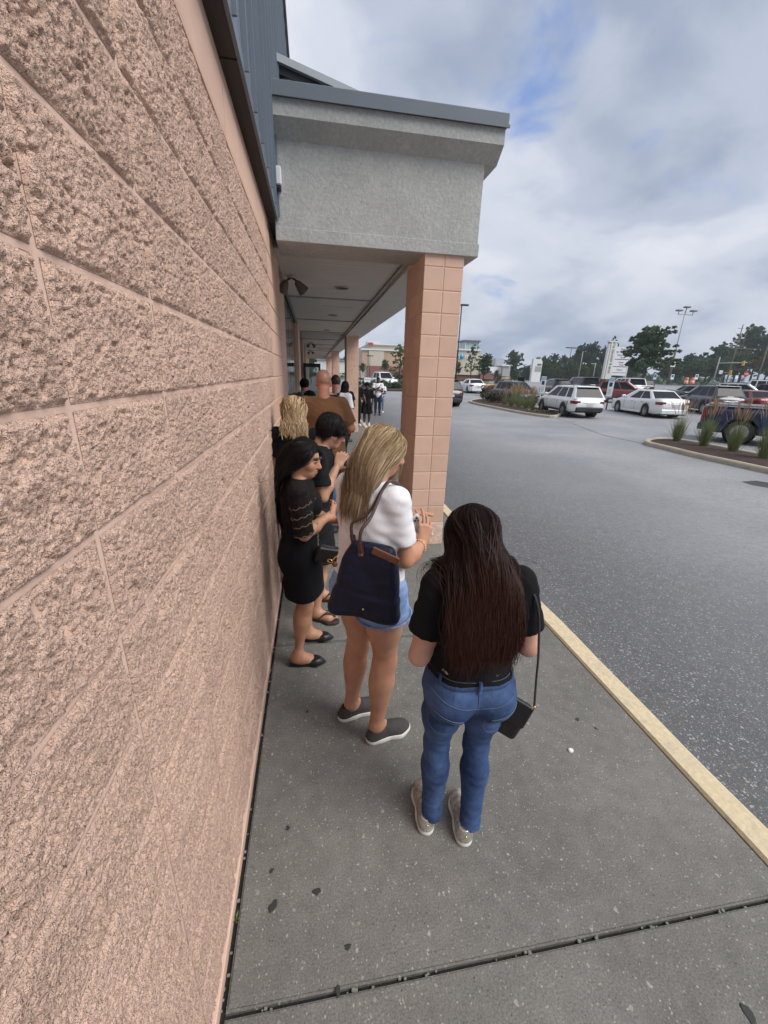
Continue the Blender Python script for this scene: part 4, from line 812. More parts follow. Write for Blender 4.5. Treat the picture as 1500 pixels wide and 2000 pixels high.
# ------------------------------------------------------------------ the others in the queue
def foot_prims(an, ang, L=.25, wd=.09, toes=True):
    f = rotz((0, 1, 0), ang); sd = rotz((1, 0, 0), ang); b = np.array([an[0], an[1], 0]) - f*.02; q = lambda a, s_, z: b + f*a*L + sd*s_*wd + UP*z
    P = [C(an, q(.08, 0, .055), .036, .036, .03), C(q(-.05, 0, .05), q(.1, 0, .045), .03, .034, .03), C(q(.1, 0, .055), q(.55, .02, .04), .036, .03, .03), C(q(.3, 0, .04), q(.58, -.1, .036), .03, .022, .03), C(q(.3, 0, .04), q(.56, .22, .034), .03, .02, .03)]
    if toes:
        for k in range(5): P.append(C(q(.58 - .02*k, -.30 + .155*k, .034), q(.76 - .035*k - (.02 if k else -.01), -.33 + .165*k, .03), .0125 if k == 0 else .0095, .0115 if k == 0 else .008, .004))
    return P
def figure(label, root, rz, H, over=None, skin='mid', skc=(0.4, 0.22, 0.14), tors=None, armr=1.0, legr=1.0, top=None, bottom=None, head=(0, .1), hs=1.0, h=.010, hands=None, hair=None, shoes=None, hh=.0055, face=True, z=0.0, name='person', mouth=0.0, barefoot=None, extra=None):
    p = empty(name, (root[0], root[1], z), R_(rz)); tag(p, label, 'person'); J = skel(H, over); T = torso_prims(J, H, **(tors or {})); sk = SKIN(skin, skc)
    body = T + [C(J['neck'], J['head'], .034*H, .03*H, .03)]
    for n in 'RL': body += arm_prims(J, H, n, armr) + leg_prims(J, H, n, legr)
    for n in 'RL':
        if barefoot: body += foot_prims(J['an'+n], barefoot[n], L=barefoot.get('len', .25), toes='len' not in barefoot)
    fr = frame(rotz((1, 0, 0), head[0]), (0, head[1], 1)); hd = head_prims(J, H, fr, hs, mouth); pcs = [surface(body, h), surface(hd, hh)]
    for n in 'RL':
        if hands and n in hands: a = hands[n]; pr, _ = hand_prims(J['wr'+n], a[0], a[1], a[2], a[3], a[4] if len(a) > 4 else 1.0, spread=.06, thumb=a[5] if len(a) > 5 else (.7, .3)); pcs.append(surface(pr, .0038 if h < .012 else .006))
        else: d = nrm(J['wr'+n] - J['el'+n]); s_ = 1 if n == 'R' else -1; pr, _ = hand_prims(J['wr'+n], d, (-s_, 0, 0), (0, 1, .1), [.35]*4); pcs.append(surface(pr, .0045 if h < .012 else .007))
    b = skin_obj('body', pcs, sk, p)
    if face: face_parts(J, fr, hs, b, sk)
    out = dict(p=p, J=J, T=T, hd=hd, fr=fr, b=b, H=H)
    if top: k = dict(top); m = k.pop('m'); nm = k.pop('name', 't_shirt'); out['top'], out['TP'] = tee(nm, J, H, T, m, p, armr=armr, h=h*.9, **k)
    if bottom: k = dict(bottom); m = k.pop('m'); nm = k.pop('name', 'trousers'); out['bot'], out['PP'] = pants(nm, J, H, T, m, p, h=h*.9, r=legr, **k)
    for n in 'RL':
        if shoes: an = J['an'+n]; a = shoes['ang'][n]; f = rotz((0, 1, 0), a); shoe(p, np.array([an[0], an[1], 0]) - f*.065, a, shoes.get('L', .28), shoes.get('w', .1), shoes['sole'], shoes['up'], name='shoe', h=max(.005, h*.5), ht=shoes.get('ht', .085))
    return out
def hair_cap(o, m, grow=.010, front=.062, low=-.055, extra=(), h=.006, amp=.004):
    J, fr, s = o['J'], o['fr'], 1.0; c = J['head']
    P = [E(c + fr.T @ np.array([0, -.016, .032]), np.array([.074, .094, .09]) + grow, fr, .02)] + list(extra)
    return sdf_obj('hair', P, h, m, o['p'], cuts=[(fr[1]*.8 - fr[2]*.6, (fr[1]*.8 - fr[2]*.6) @ c + front), (-fr[2], -(fr[2] @ c) - low)], wrinkle=folds(amp, 90, 60, 40, 3))
M_LACE = mat('black_lace', (0.008, 0.007, 0.0065), 0.9, spec=.2, mix2=((0.028, 0.018, 0.015), 90, 0.54, 0.62), bump=[(140, 0.7, 0.004)])
M_LACETRIM = mat('lace_trim', (0.20, 0.13, 0.10), 0.8, var=(80, 0.3)); BLACKH = mat('black_hair', (0.006, 0.0055, 0.0055), 0.75, spec=.12, bump=[(160, 0.5, 0.003)]); BRH = mat('brown_hair', (0.045, 0.028, 0.018), 0.5, bump=[(160, 0.5, 0.003)])
M_WHITESOLE = M_RUBW; M_DKSHOE = mat('dark_shoe', (0.03, 0.028, 0.027), 0.6)
# woman in black lace with crossed arms
def person_lace():
    o = figure('person in black lace blouse and black skirt with folded arms, standing against the wall', (-.105, 2.46), -90, 1.56, dict(chest=(0, 0, 1.15), neck=(0, .01, 1.29), head=(0, .045, 1.425), shR=(.145, .0, 1.255), shL=(-.145, .0, 1.255), elR=(.17, .03, .99), elL=(-.18, .07, 1.0),
        wrR=(-.03, .205, 1.06), wrL=(.05, .245, 1.03), hipR=(.08, 0, .8), hipL=(-.08, 0, .8), knR=(.085, .01, .44), knL=(-.105, .02, .44), anR=(.105, -.045, .085), anL=(-.16, .02, .085), pelvis=(0, -.01, .83)),
        skin='olive', skc=(0.44, 0.235, 0.145), tors=dict(wc=.9, ww=.85, wp=.88, glute=.85, bust=.85), armr=.9, legr=.88, head=(-.38, .22), hs=.95, h=.008, hh=.004, barefoot=dict(R=-.05, L=-.05, len=.17),
        top=dict(m=M_LACE, name='lace_blouse', hem=.93, g=.012, sleeve=.98, sr=.014, amp=.005, seed=4), hands=dict(R=((-.9, .3, .02), (0, -1, .1), (0, -.2, 1), [.4]*4, .9, (.35, .2)), L=((.75, .5, .0), (0, -1, -.2), (-.1, -.2, 1), [.35]*4, .9)))
    J, p, fr = o['J'], o['p'], o['fr']; H = 1.56
    sk = [C((0, -.005, .93), (0, .0, .8), .165, .188, .05, (np.array([0, 1.0, 0]), 1.5)), C((0, 0, .8), (-.01, .01, .525), .192, .2, .05, (np.array([0, 1.0, 0]), 1.5), cap=True)]
    sk = [x.grow(.014) for x in o['T'][:1] + [t for t in o['T'] if isinstance(t, E)][3:5]] + [x for x in [E(J['pelvis'] + np.array([s_*.05, -.05, -.02]), (.072, .07, .09), None, .05) for s_ in (-1, 1)]] + sk
    sdf_obj('skirt', sk, .008, fabric('black_skirt', (0.005, 0.005, 0.007), sheen=0.0, rough=.95), p, wrinkle=folds(.006, 22, 20, 16, 6))
    s, e = J['shR'], J['elR']; ax = nrm(e-s); a1 = nrm(np.cross(ax, (0, 1, 0))); a2 = np.cross(ax, a1)
    for k, t in enumerate((.30, .52, .72, .95)):
        th = np.linspace(0, 6.283, 49); rr = .030*H*.9 + .02 + (.002 if t < .5 else 0)
        P = [s + (e-s)*t + (a1*math.cos(x) + a2*math.sin(x))*rr + ax*(.010*abs(math.sin(x*4)) + .012*math.sin(x)) for x in th]; P = onto(np.array(P), o['TP'], a2*0 + 1e-9, .001) if False else np.array(P)
        for _ in range(14): d, G = sdf_grad(P, o['TP']); P = P - G*np.clip(d - .0015, -.02, .02)[:, None]
        MB().tube(P, .0022, 5).build('lace_trim', M_LACETRIM, o['top'])
    HM = hair_mat('black_wavy_hair', [(0, (0.005, 0.0045, 0.0045)), (.8, (0.012, 0.009, 0.008)), (1, (0.022, 0.016, 0.014))], spec=.2)
    sc = hair_cap(o, BLACKH, grow=.006, front=.022, low=-.03, extra=[C(J['head'] + fr.T @ np.array([0, -.06, 0]), J['neck'] + [0, -.06, .0], .06, .05, .04)])
    r, dv = scalp_roots(J, fr, .95, 6000, 25, front=.8, low=-.3, face=-.02); hx = r[:, 0]; rg = np.random.default_rng(2)
    coll = o['hd'][:6] + [x.grow(.004) for x in o['TP'] if x.op == '+'][:9] + [C(J['neck'] + [0, -.03, .05], J['neck'] + [0, -.04, -.05], .05, .05, .04)]
    tg = np.stack([hx*1.15 + rg.normal(0, .012, len(r)), np.full(len(r), -.13)], -1)
    strands('hair_strands', r, dv, coll, .255, HM, sc, steps=20, width=.0022, off=(.004, .034), grav=.3, wave=(.014, 30), seed=23, spread=.02, lenvar=.12, target=tg, steer=5.0)
    for n, hx0 in (('R', .105), ('L', -.16)):
        an = J['an'+n]; s_ = shoe(p, (an[0], an[1]-.062), -.05, .262, .082, M_BLACKLEA, M_BLACKLEA, st=.008, ht=.05, name='pointed_flat', point=1, toe=.6, open_=(.36, .062, .062, .034))
        box('heel', M_BLACKLEA, s_, an[0]-.028, an[0]+.028, an[1]-.062, an[1]-.018, .0, .03, bev=.004)
    c = atY(641, 1083, 2.30); bgp = empty('chain_purse', tuple(c)); tag(bgp, 'small black quilted purse on a chain beside the folded-arm person', 'bag')
    frq = frame((.86, .2, -.38), (.3, 0, 1)); sdf_obj('pouch', [B((0, 0, 0), (.085, .035, .055), frq, .025)], .005, M_BLACKLEA, bgp, wrinkle=folds(.003, 70, 70, 70, 3)); sdf_obj('flap', [B(frq.T @ np.array([0, -.034, .012]), (.08, .006, .04), frq, .006)], .004, M_BLACKLEA, bgp)
    ch = curve([frq.T @ np.array([-.08, 0, .05]), (-.06, .03, .18), (-.07, .06, .35)], 26); mb = MB()
    for i, q in enumerate(ch): mb.lathe([(.0035, -.002), (.0055, 0), (.0035, .002), (.002, 0), (.0035, -.002)], tuple(q), 6, 'xyz'[i % 3])
    tag(mb.build('chain', mat('dark_gold', (0.45, 0.36, 0.22), 0.3, metal=1.0), bgp), kind='stuff')
person_lace()
def person_eating():
    o = figure('person with short black hair in black tee and flip-flops, hand raised to mouth', (-.005, 3.0), -90, 1.76, dict(pelvis=(0, -.03, .94), waist=(0, -.005, 1.08), chest=(0, .02, 1.24), neck=(0, .045, 1.385), head=(0, .125, 1.515), shR=(.19, .02, 1.345), shL=(-.18, .03, 1.35), elR=(.215, .055, 1.075), elL=(-.21, .09, 1.10),
        wrR=(.10, .165, 1.285), wrL=(-.02, .225, 1.225), anR=(.115, -.02, .09), anL=(-.18, .02, .09), knR=(.10, .03, .5), knL=(-.12, .03, .5)),
        skin='light_tan', skc=(0.47, 0.265, 0.175), tors=dict(wc=1.0, ww=.95, wp=.95), armr=.86, head=(-.08, .38), hs=1.0, h=.009, hh=.0042, mouth=.008, barefoot=dict(R=-.45, L=-.2),
        top=dict(m=M_BLACKTEE2, hem=.80, g=.016, sleeve=.68, sr=.022, amp=.006, seed=14, extra=[C((0, 0, 1.08), (0, -.02, .9), .15, .165, .08, (np.array([0, 1.0, 0]), 1.3))]), bottom=dict(name='shorts', m=fabric('black_sport', (0.009, 0.009, 0.011), .8, sheen=0.0), waist=1.0, end=.46, g=.012, flare=.03, seed=15),
        hands=dict(R=((-.35, .35, .85), (-.8, .3, .1), (-.2, .9, .2), [(1.0, 1.2, .7)]*4, 1.0, (.25, .55)), L=((.35, .9, .1), (0, 0, 1), (.9, -.3, .2), [.3]*4, 1.0)))
    J, p, fr = o['J'], o['p'], o['fr']
    sc = hair_cap(o, BLACKH, grow=.016, front=.052, low=-.02, amp=.003); r, dv = scalp_roots(J, fr, 1.06, 4500, 35, front=.42, low=-.22)
    fl = (r - J['head']) @ fr[1] > .02; dv = np.where(fl[:, None], fr[1]*.9 + dv*.5 - fr[2]*.2, dv)
    strands('hair_strands', r, dv, [x.grow(.012) for x in o['hd'][:2]], .085, hair_mat('black_wavy_hair', []), sc, steps=8, width=.0026, off=(.003, .013), grav=.18, seed=33, spread=.03)
    for n, a in (('R', -.45), ('L', -.2)):
        an = J['an'+n]; f = rotz((0, 1, 0), a); sd = rotz((1, 0, 0), a); q = np.array([an[0], an[1], 0]) - f*.085; M = mat('flip_flop', (0.028, 0.02, 0.017), 0.7)
        L, wd = .29, .105; pr = [C(q + f*.14*L, q + f*.35*L, wd*.36, wd*.36, .03), C(q + f*.35*L, q + f*.72*L + sd*.004, wd*.36, wd*.5, .03), C(q + f*.72*L + sd*.004, q + f*.84*L, wd*.5, wd*.42, .03)]
        so = sdf_obj('flip_flop', pr, .005, M, p, cuts=[((0, 0, 1), .026), ((0, 0, -1), 0)]); ft = foot_prims(an, a)
        for s_ in (-1, 1):
            P = curve([q + f*.80*L - sd*.018 + UP*.03, q + f*.66*L + sd*s_*.02 + UP*.09, q + f*.42*L + sd*s_*.05 + UP*.03], 14)
            for _ in range(12): d, G = sdf_grad(P, ft); P = P + G*np.maximum(.004 - d, 0)[:, None]
            band('strap', P, .02, .004, mat('brown_strap', (0.05, 0.03, 0.024), 0.7), so, UP)
    lh = J['wrL'] + np.array([.09, .09, .02]); w_ = Vector(p.location) + Vector(rotz(lh, R_(-90))); ph = box('phone', M_FRAME, None, -.037, .037, -.004, .004, -.075, .075, bev=.003); ph.location = w_; ph.rotation_euler = (-1.2, .3, -.6); tag(ph, 'dark phone in the left hand of the person raising a hand to the mouth', 'phone')
    box('side_stripe', M_WHITETEE, o['bot'], .168, .174, -.035, -.015, .58, .92)
person_eating()
def simple_wave_hair(o, stops, nm, L, n=1600, seed=40, off=(.004, .03), wave=(.01, 24), front=.5, width=.005, tgs=1.4, spec=.25):
    HM = hair_mat(nm, stops, spec=spec); J, fr = o['J'], o['fr']; sc = hair_cap(o, mat(nm+'_cap', stops[len(stops)//2][1], 0.6), grow=.006, front=.05, low=-.02); r, dv = scalp_roots(J, fr, 1.0, n, seed, front=front, low=-.3)
    tg = np.stack([(r[:, 0] - J['head'][0])*tgs + J['head'][0], np.full(len(r), -.13)], -1); strands('hair_strands', r, dv, o['hd'][:6] + [x.grow(.004) for x in o.get('TP', o['T']) if x.op == '+'][:9], L, HM, sc, steps=16, width=width, off=off, grav=.3, wave=wave, seed=seed, spread=.05, lenvar=.12, target=tg); return sc
o = figure('person with wavy blonde shoulder-length hair in black top, behind the folded-arm person at the wall', (-.165, 3.5), 0, 1.73, dict(elR=(.23, .02, 1.12), elL=(-.19, .02, 1.12), wrR=(.13, .2, 1.12), wrL=(-.1, .2, 1.12), shL=(-.15, 0, 1.42), shR=(.17, 0, 1.41)), skin='fair', skc=(0.56, 0.33, 0.245), h=.011, top=dict(m=M_BLACKTEE, name='top', hem=.9, neckr=.05), bottom=dict(m=M_BLACKTEE2, waist=1.0), face=False,
    shoes=dict(ang=dict(R=-.1, L=.1), sole=M_DKSHOE, up=M_DKSHOE))
simple_wave_hair(o, [(0, (0.20, 0.12, 0.06)), (.5, (0.42, 0.28, 0.15)), (1, (0.66, 0.5, 0.31))], 'golden_blonde_hair', .215, 2600, off=(.004, .04), wave=(.016, 30))
M_BROWN = fabric('rust_brown_cotton', (0.135, 0.06, 0.026), var=.06); M_DENIM_M = denim('mid_denim', (0.07, 0.12, 0.22), (0.16, 0.24, 0.38))
o = figure('tall bald person in a rust-brown tee and blue jeans, seen from behind', (.115, 4.82), 0, 1.94, dict(shR=(.205, 0, 1.585), shL=(-.205, 0, 1.585), elR=(.315, .03, 1.30), elL=(-.30, .03, 1.30), wrR=(.20, .26, 1.24), wrL=(-.18, .26, 1.24), head=(.0, .03, 1.815), neck=(0, -.01, 1.64), chest=(0, 0, 1.44), waist=(0, .02, 1.24)), skin='ruddy', skc=(0.46, 0.225, 0.15), tors=dict(wc=1.28, ww=1.4, wp=1.18, dp=1.35, belly=1.2), armr=1.15, legr=1.15, h=.010, head=(.03, .12), hs=1.14,
    top=dict(m=M_BROWN, hem=.96, g=.014, sleeve=.8, sr=.018, amp=.003, seed=21, neckr=.038, extra=[C((0, 0, 1.22), (0, 0, 1.02), .215, .225, .1, (np.array([0, 1.0, 0]), 1.25))]), bottom=dict(name='jeans', m=M_DENIM_M, waist=1.1, end=1.0, g=.012, flare=.02, seed=22), shoes=dict(ang=dict(R=-.15, L=.15), sole=M_DKSHOE, up=M_DKSHOE, L=.31, w=.11))
sdf_obj('stubble', [E(o['J']['head'] + o['fr'].T @ np.array([0, -.014, .03])*1.14, np.array([.0742, .0932, .0892])*1.14, o['fr'])], .007, mat('shaved_scalp', (0.36, 0.185, 0.13), 0.4, spec=.45, var=(14, .12)), o['b'], cuts=[(o['fr'][1], o['fr'][1] @ o['J']['head'] + .03), (-o['fr'][2], -(o['fr'][2] @ o['J']['head']) + .02)])
c7 = atY(656, 745, 7.2)
o = figure('person with short brown hair and white tee carrying a black backpack, beyond the bald person', (c7[0], 7.2), 0, 1.89, None, skin='fair', skc=(0.56, 0.33, 0.245), h=.013, hh=.007, face=False, top=dict(m=M_WHITETEE, hem=.92, g=.014, sr=.018), bottom=dict(m=M_BLACKTEE2, waist=1.05, end=1.0, g=.015, flare=.02), shoes=dict(ang=dict(R=-.1, L=.1), sole=M_DKSHOE, up=M_DKSHOE)); hair_cap(o, BRH, grow=.008, front=.045, low=-.05)
bp = empty('backpack', (c7[0]-.07, 7.2-.155, 1.33)); tag(bp, 'black rounded backpack on the person in white tee', 'backpack'); sdf_obj('pack', [B((0, 0, 0), (.15, .09, .24), None, .08)], .012, fabric('black_nylon', (0.012, 0.012, 0.013), .6), bp)
for s_ in (-1, 1): band('strap', curve([(s_*.1, .03, .2), (s_*.11, .1, .27), (s_*.11, .2, .25), (s_*.11, .28, .1)], 12), .045, .01, MATS['black_nylon'], bp, (s_*.1, -.3, 1))
M_GREYJ = fabric('grey_hoodie', (0.20, 0.22, 0.23)); c10 = atY(594, 748, 8.0)
o = figure('person with black hair in a two-tone grey hooded jacket beside the dark shopfront', (c10[0], 8.0), -20, 1.80, None, h=.013, hh=.007, face=False, top=dict(m=M_GREYJ, name='jacket', hem=.95, g=.025, long_=True, sr=.02), bottom=dict(m=M_BLACKTEE2, waist=1.05), shoes=dict(ang=dict(R=-.1, L=.1), sole=M_DKSHOE, up=M_DKSHOE)); hair_cap(o, BLACKH, grow=.012, front=.05, low=-.07)
sdf_obj('hood', [C(o['J']['neck'] + [-.07, -.05, .02], o['J']['neck'] + [.07, -.05, .02], .055, .055, .04), C(o['J']['neck'] + [0, -.07, .02], o['J']['chest'] + [0, -.1, .1], .06, .05, .04)], .012, M_GREYJ, o['p'])
c11 = atY(604, 776, 6.0)
o = figure('person with black hair, only the head showing, left of the bald person\'s neck', (c11[0], 6.0), -30, 1.66, None, skin='olive', skc=(0.44, 0.235, 0.145), h=.013, hh=.007, face=False, top=dict(m=M_BLACKTEE, hem=.9), bottom=dict(m=M_BLACKTEE2, waist=1.0), shoes=dict(ang=dict(R=-.1, L=.1), sole=M_DKSHOE, up=M_DKSHOE)); hair_cap(o, BLACKH, grow=.012, front=.055, low=-.09)
c9 = atY(674, 760, 11.8)
o = figure('person in black hood and black tee standing by the second column', (c9[0], 11.8), -25, 1.68, dict(elR=(.24, -.0, 1.08), wrR=(.2, .18, 1.0)), skin='deep', skc=(0.10, 0.055, 0.036), tors=dict(wc=1.1, ww=1.2, wp=1.2), armr=1.2, legr=1.1, h=.013, hh=.008, face=False, top=dict(m=M_BLACKTEE, hem=.85, g=.02, sr=.03), bottom=dict(m=M_BLACKTEE2, waist=1.0, g=.015), shoes=dict(ang=dict(R=-.3, L=.0), sole=M_DKSHOE, up=M_DKSHOE))
sdf_obj('hood', [E(o['J']['head'] + [0, -.02, .01], (.105, .12, .14), None, .05), C(o['J']['head'] + [0, -.05, -.05], o['J']['neck'] + [0, -.03, -.04], .10, .13, .06)], .012, M_BLACKTEE, o['p'], cuts=[(o['fr'][1], o['fr'][1] @ o['J']['head'] + .07)])
KID = dict(skin='deep', skc=(0.075, 0.042, 0.03), h=.015, hh=.008, face=False, tors=dict(wc=.95, ww=.9, wp=.9)); WS = dict(ang=dict(R=-.1, L=.1), sole=M_RUBW, up=mat('white_shoe', (0.7, 0.7, 0.7), .6))
g = ground(716, 832)
o = figure('person in long black tee and shorts with white shoes, beyond the second column', (g[0], g[1]), 170, 1.70, dict(elR=(.2, .05, 1.1), wrR=(.14, .22, 1.05)), z=ROAD, top=dict(m=M_BLACKTEE, hem=.80, g=.025, sr=.03, sleeve=.9), bottom=dict(name='shorts', m=M_BLACKTEE2, waist=.95, end=.47, g=.02, flare=.04), shoes=WS, **KID); hair_cap(o, BLACKH, grow=.02, front=.06, low=-.06)
for n in 'RL': sdf_obj('sock', [C(o['J']['an'+n] + UP*.1, o['J']['an'+n], .042, .042, .02)], .012, M_WHITETEE, o['p'])
g = ground(737, 811)
o = figure('taller of two people in white tees beyond the columns, dark jeans and a dark strap', (g[0], g[1]), 175, 1.84, dict(elL=(-.22, .06, 1.18), wrL=(-.02, .22, 1.25), elR=(.23, .05, 1.2), wrR=(.03, .24, 1.32)), z=float(gz(g[0], g[1])), top=dict(m=M_WHITETEE, hem=.86, g=.02, sr=.03), bottom=dict(name='jeans', m=denim('dark_denim', (0.02, 0.028, 0.045), (0.04, 0.05, 0.08)), waist=1.0, g=.01), shoes=dict(ang=dict(R=-.2, L=.2), sole=M_DKSHOE, up=M_DKSHOE), **KID); hair_cap(o, BLACKH, grow=.01, front=.055, low=-.03)
band('strap', onto(curve([(-.14, .2, 1.5), (-.02, .24, 1.3), (.12, .22, 1.1)], 14), o['TP'], (0, -1, 0), .004), .03, .006, M_BLACKLEA, o['p'], (0, 1, 0))
g = ground(742.5, 805.5)
o = figure('shorter of two people in white tees beyond the columns, pale jeans, white shoes', (g[0]+.05, g[1]), 165, 1.60, dict(elL=(-.2, .08, 1.0), wrL=(-.02, .2, .98), elR=(.2, .08, 1.0), wrR=(.05, .22, 1.05)), z=float(gz(g[0], g[1])), top=dict(m=M_WHITETEE, hem=.76, g=.02, sr=.028), bottom=dict(name='jeans', m=denim('pale_denim', (0.17, 0.22, 0.29), (0.28, 0.33, 0.4)), waist=.9, g=.012), shoes=WS, **KID); hair_cap(o, BLACKH, grow=.01, front=.055, low=-.03)
c = atY(701, 790, 15.6)
o = figure('person in black half hidden behind the second column at the kerb', (c[0]-.08, 15.6), 190, 1.66, dict(elL=(-.27, .0, 1.1), wrL=(-.3, .1, .95)), z=0.0, top=dict(m=M_BLACKTEE, hem=.82, g=.02, sr=.03), bottom=dict(m=M_BLACKTEE2, waist=.95, g=.012), shoes=WS, **KID); hair_cap(o, BLACKH, grow=.01, front=.055, low=-.03)
# ------------------------------------------------------------------ vehicles: local frame, +Y forward, origin on the ground below the rear axle
M_TYRE = mat('tyre', (0.018, 0.018, 0.019), 0.85); M_RIM = mat('alloy', (0.55, 0.55, 0.56), 0.3, metal=0.85); M_AUTOGLASS = mat('auto_glass', (0.010, 0.012, 0.015), 0.05, spec=0.22); M_PLASTIC = mat('black_plastic', (0.022, 0.022, 0.023), 0.55)
M_TAIL = mat('tail_lamp', (0.20, 0.012, 0.012), 0.15, coat=.6); M_LAMP = mat('clear_lamp', (0.6, 0.62, 0.64), 0.12, coat=.6); M_CHROME = mat('chrome', (0.7, 0.7, 0.71), 0.15, metal=1.0); M_PLATE = mat('plate', (0.62, 0.62, 0.6), 0.5, mix2=((0.15, 0.16, 0.25), 90, .55, .6))
def paint(name, c, met=0.0): return mat('paint_'+name, c, 0.32, metal=met, spec=0.5, coat=.8, var=(1.5, .03))
WHEELS = {}
def wheel(parent, x, y, r, wd, side):
    k = (r, wd)
    if k not in WHEELS:
        t = MB().lathe([(r*.62, -wd/2), (r*.9, -wd/2), (r*.985, -wd*.38), (r, -wd*.2), (r, wd*.2), (r*.985, wd*.38), (r*.9, wd/2), (r*.62, wd/2), (r*.6, 0), (r*.62, -wd/2)], (0, 0, 0), 28, 'x').me('wheel'); t.materials.append(M_TYRE)
        m = MB().lathe([(0, wd*.40), (r*.12, wd*.42), (r*.14, wd*.30), (r*.5, wd*.22), (r*.57, wd*.44), (r*.64, wd*.46), (r*.64, wd*.2)], (0, 0, 0), 28, 'x')
        for q in range(10):
            a = q*2*math.pi/10; c, s = math.cos(a), math.sin(a); V = []
            for (rr, hw, dx) in ((.1, .035, .47), (.6, .028, .45)):
                for sg in (-1, 1):
                    for d in (dx, dx-.25): V.append((wd*d, rr*r*c - sg*hw*r*s*1.6, rr*r*s + sg*hw*r*c*1.6))
            m.add(V, [(0, 2, 6, 4), (1, 5, 7, 3), (0, 4, 5, 1), (2, 3, 7, 6)])
        rm = m.me('rim'); rm.materials.append(M_RIM); d = MB().lathe([(0, wd*.18), (r*.58, wd*.18)], (0, 0, 0), 24, 'x').me('brake_disc'); d.materials.append(M_PLASTIC); WHEELS[k] = (t, rm, d)
    t, rm, d = WHEELS[k]; o = link('wheel', t, None, parent, (x, y, r))
    if side < 0: o.rotation_euler = (0, 0, math.pi)
    link('rim', rm, None, o); link('brake_disc', d, None, o); return o
CARS = dict(   # L length, W width, H height, wb wheelbase, ro rear overhang, r wheel, belt height, hood height, tail height, cabin (rear base, rear roof, front roof, front base) along y from the rear bumper
    wagon=dict(L=4.82, W=1.84, H=1.62, wb=2.745, ro=1.10, r=.345, zb=.30, belt=1.00, hood=.98, tail=1.02, cab=(.10, .55, 2.75, 3.62), kind='suv', rails=1),
    sedan=dict(L=5.0, W=1.85, H=1.45, wb=2.82, ro=1.15, r=.33, zb=.20, belt=.93, hood=.90, tail=1.0, cab=(.62, 1.35, 2.75, 3.75), kind='sedan', rails=0),
    suv=dict(L=4.66, W=1.84, H=1.72, wb=2.70, ro=.98, r=.36, zb=.28, belt=1.06, hood=1.03, tail=1.06, cab=(.12, .62, 2.55, 3.45), kind='suv', rails=1),
    bigsuv=dict(L=5.2, W=2.04, H=1.90, wb=2.95, ro=1.15, r=.40, zb=.30, belt=1.18, hood=1.15, tail=1.18, cab=(.06, .30, 3.1, 3.85), kind='suv', rails=1),
    pickup=dict(L=5.7, W=2.02, H=1.92, wb=3.6, ro=1.15, r=.40, zb=.36, belt=1.18, hood=1.16, tail=1.22, cab=(2.15, 2.35, 3.75, 4.35), kind='pickup', rails=0))
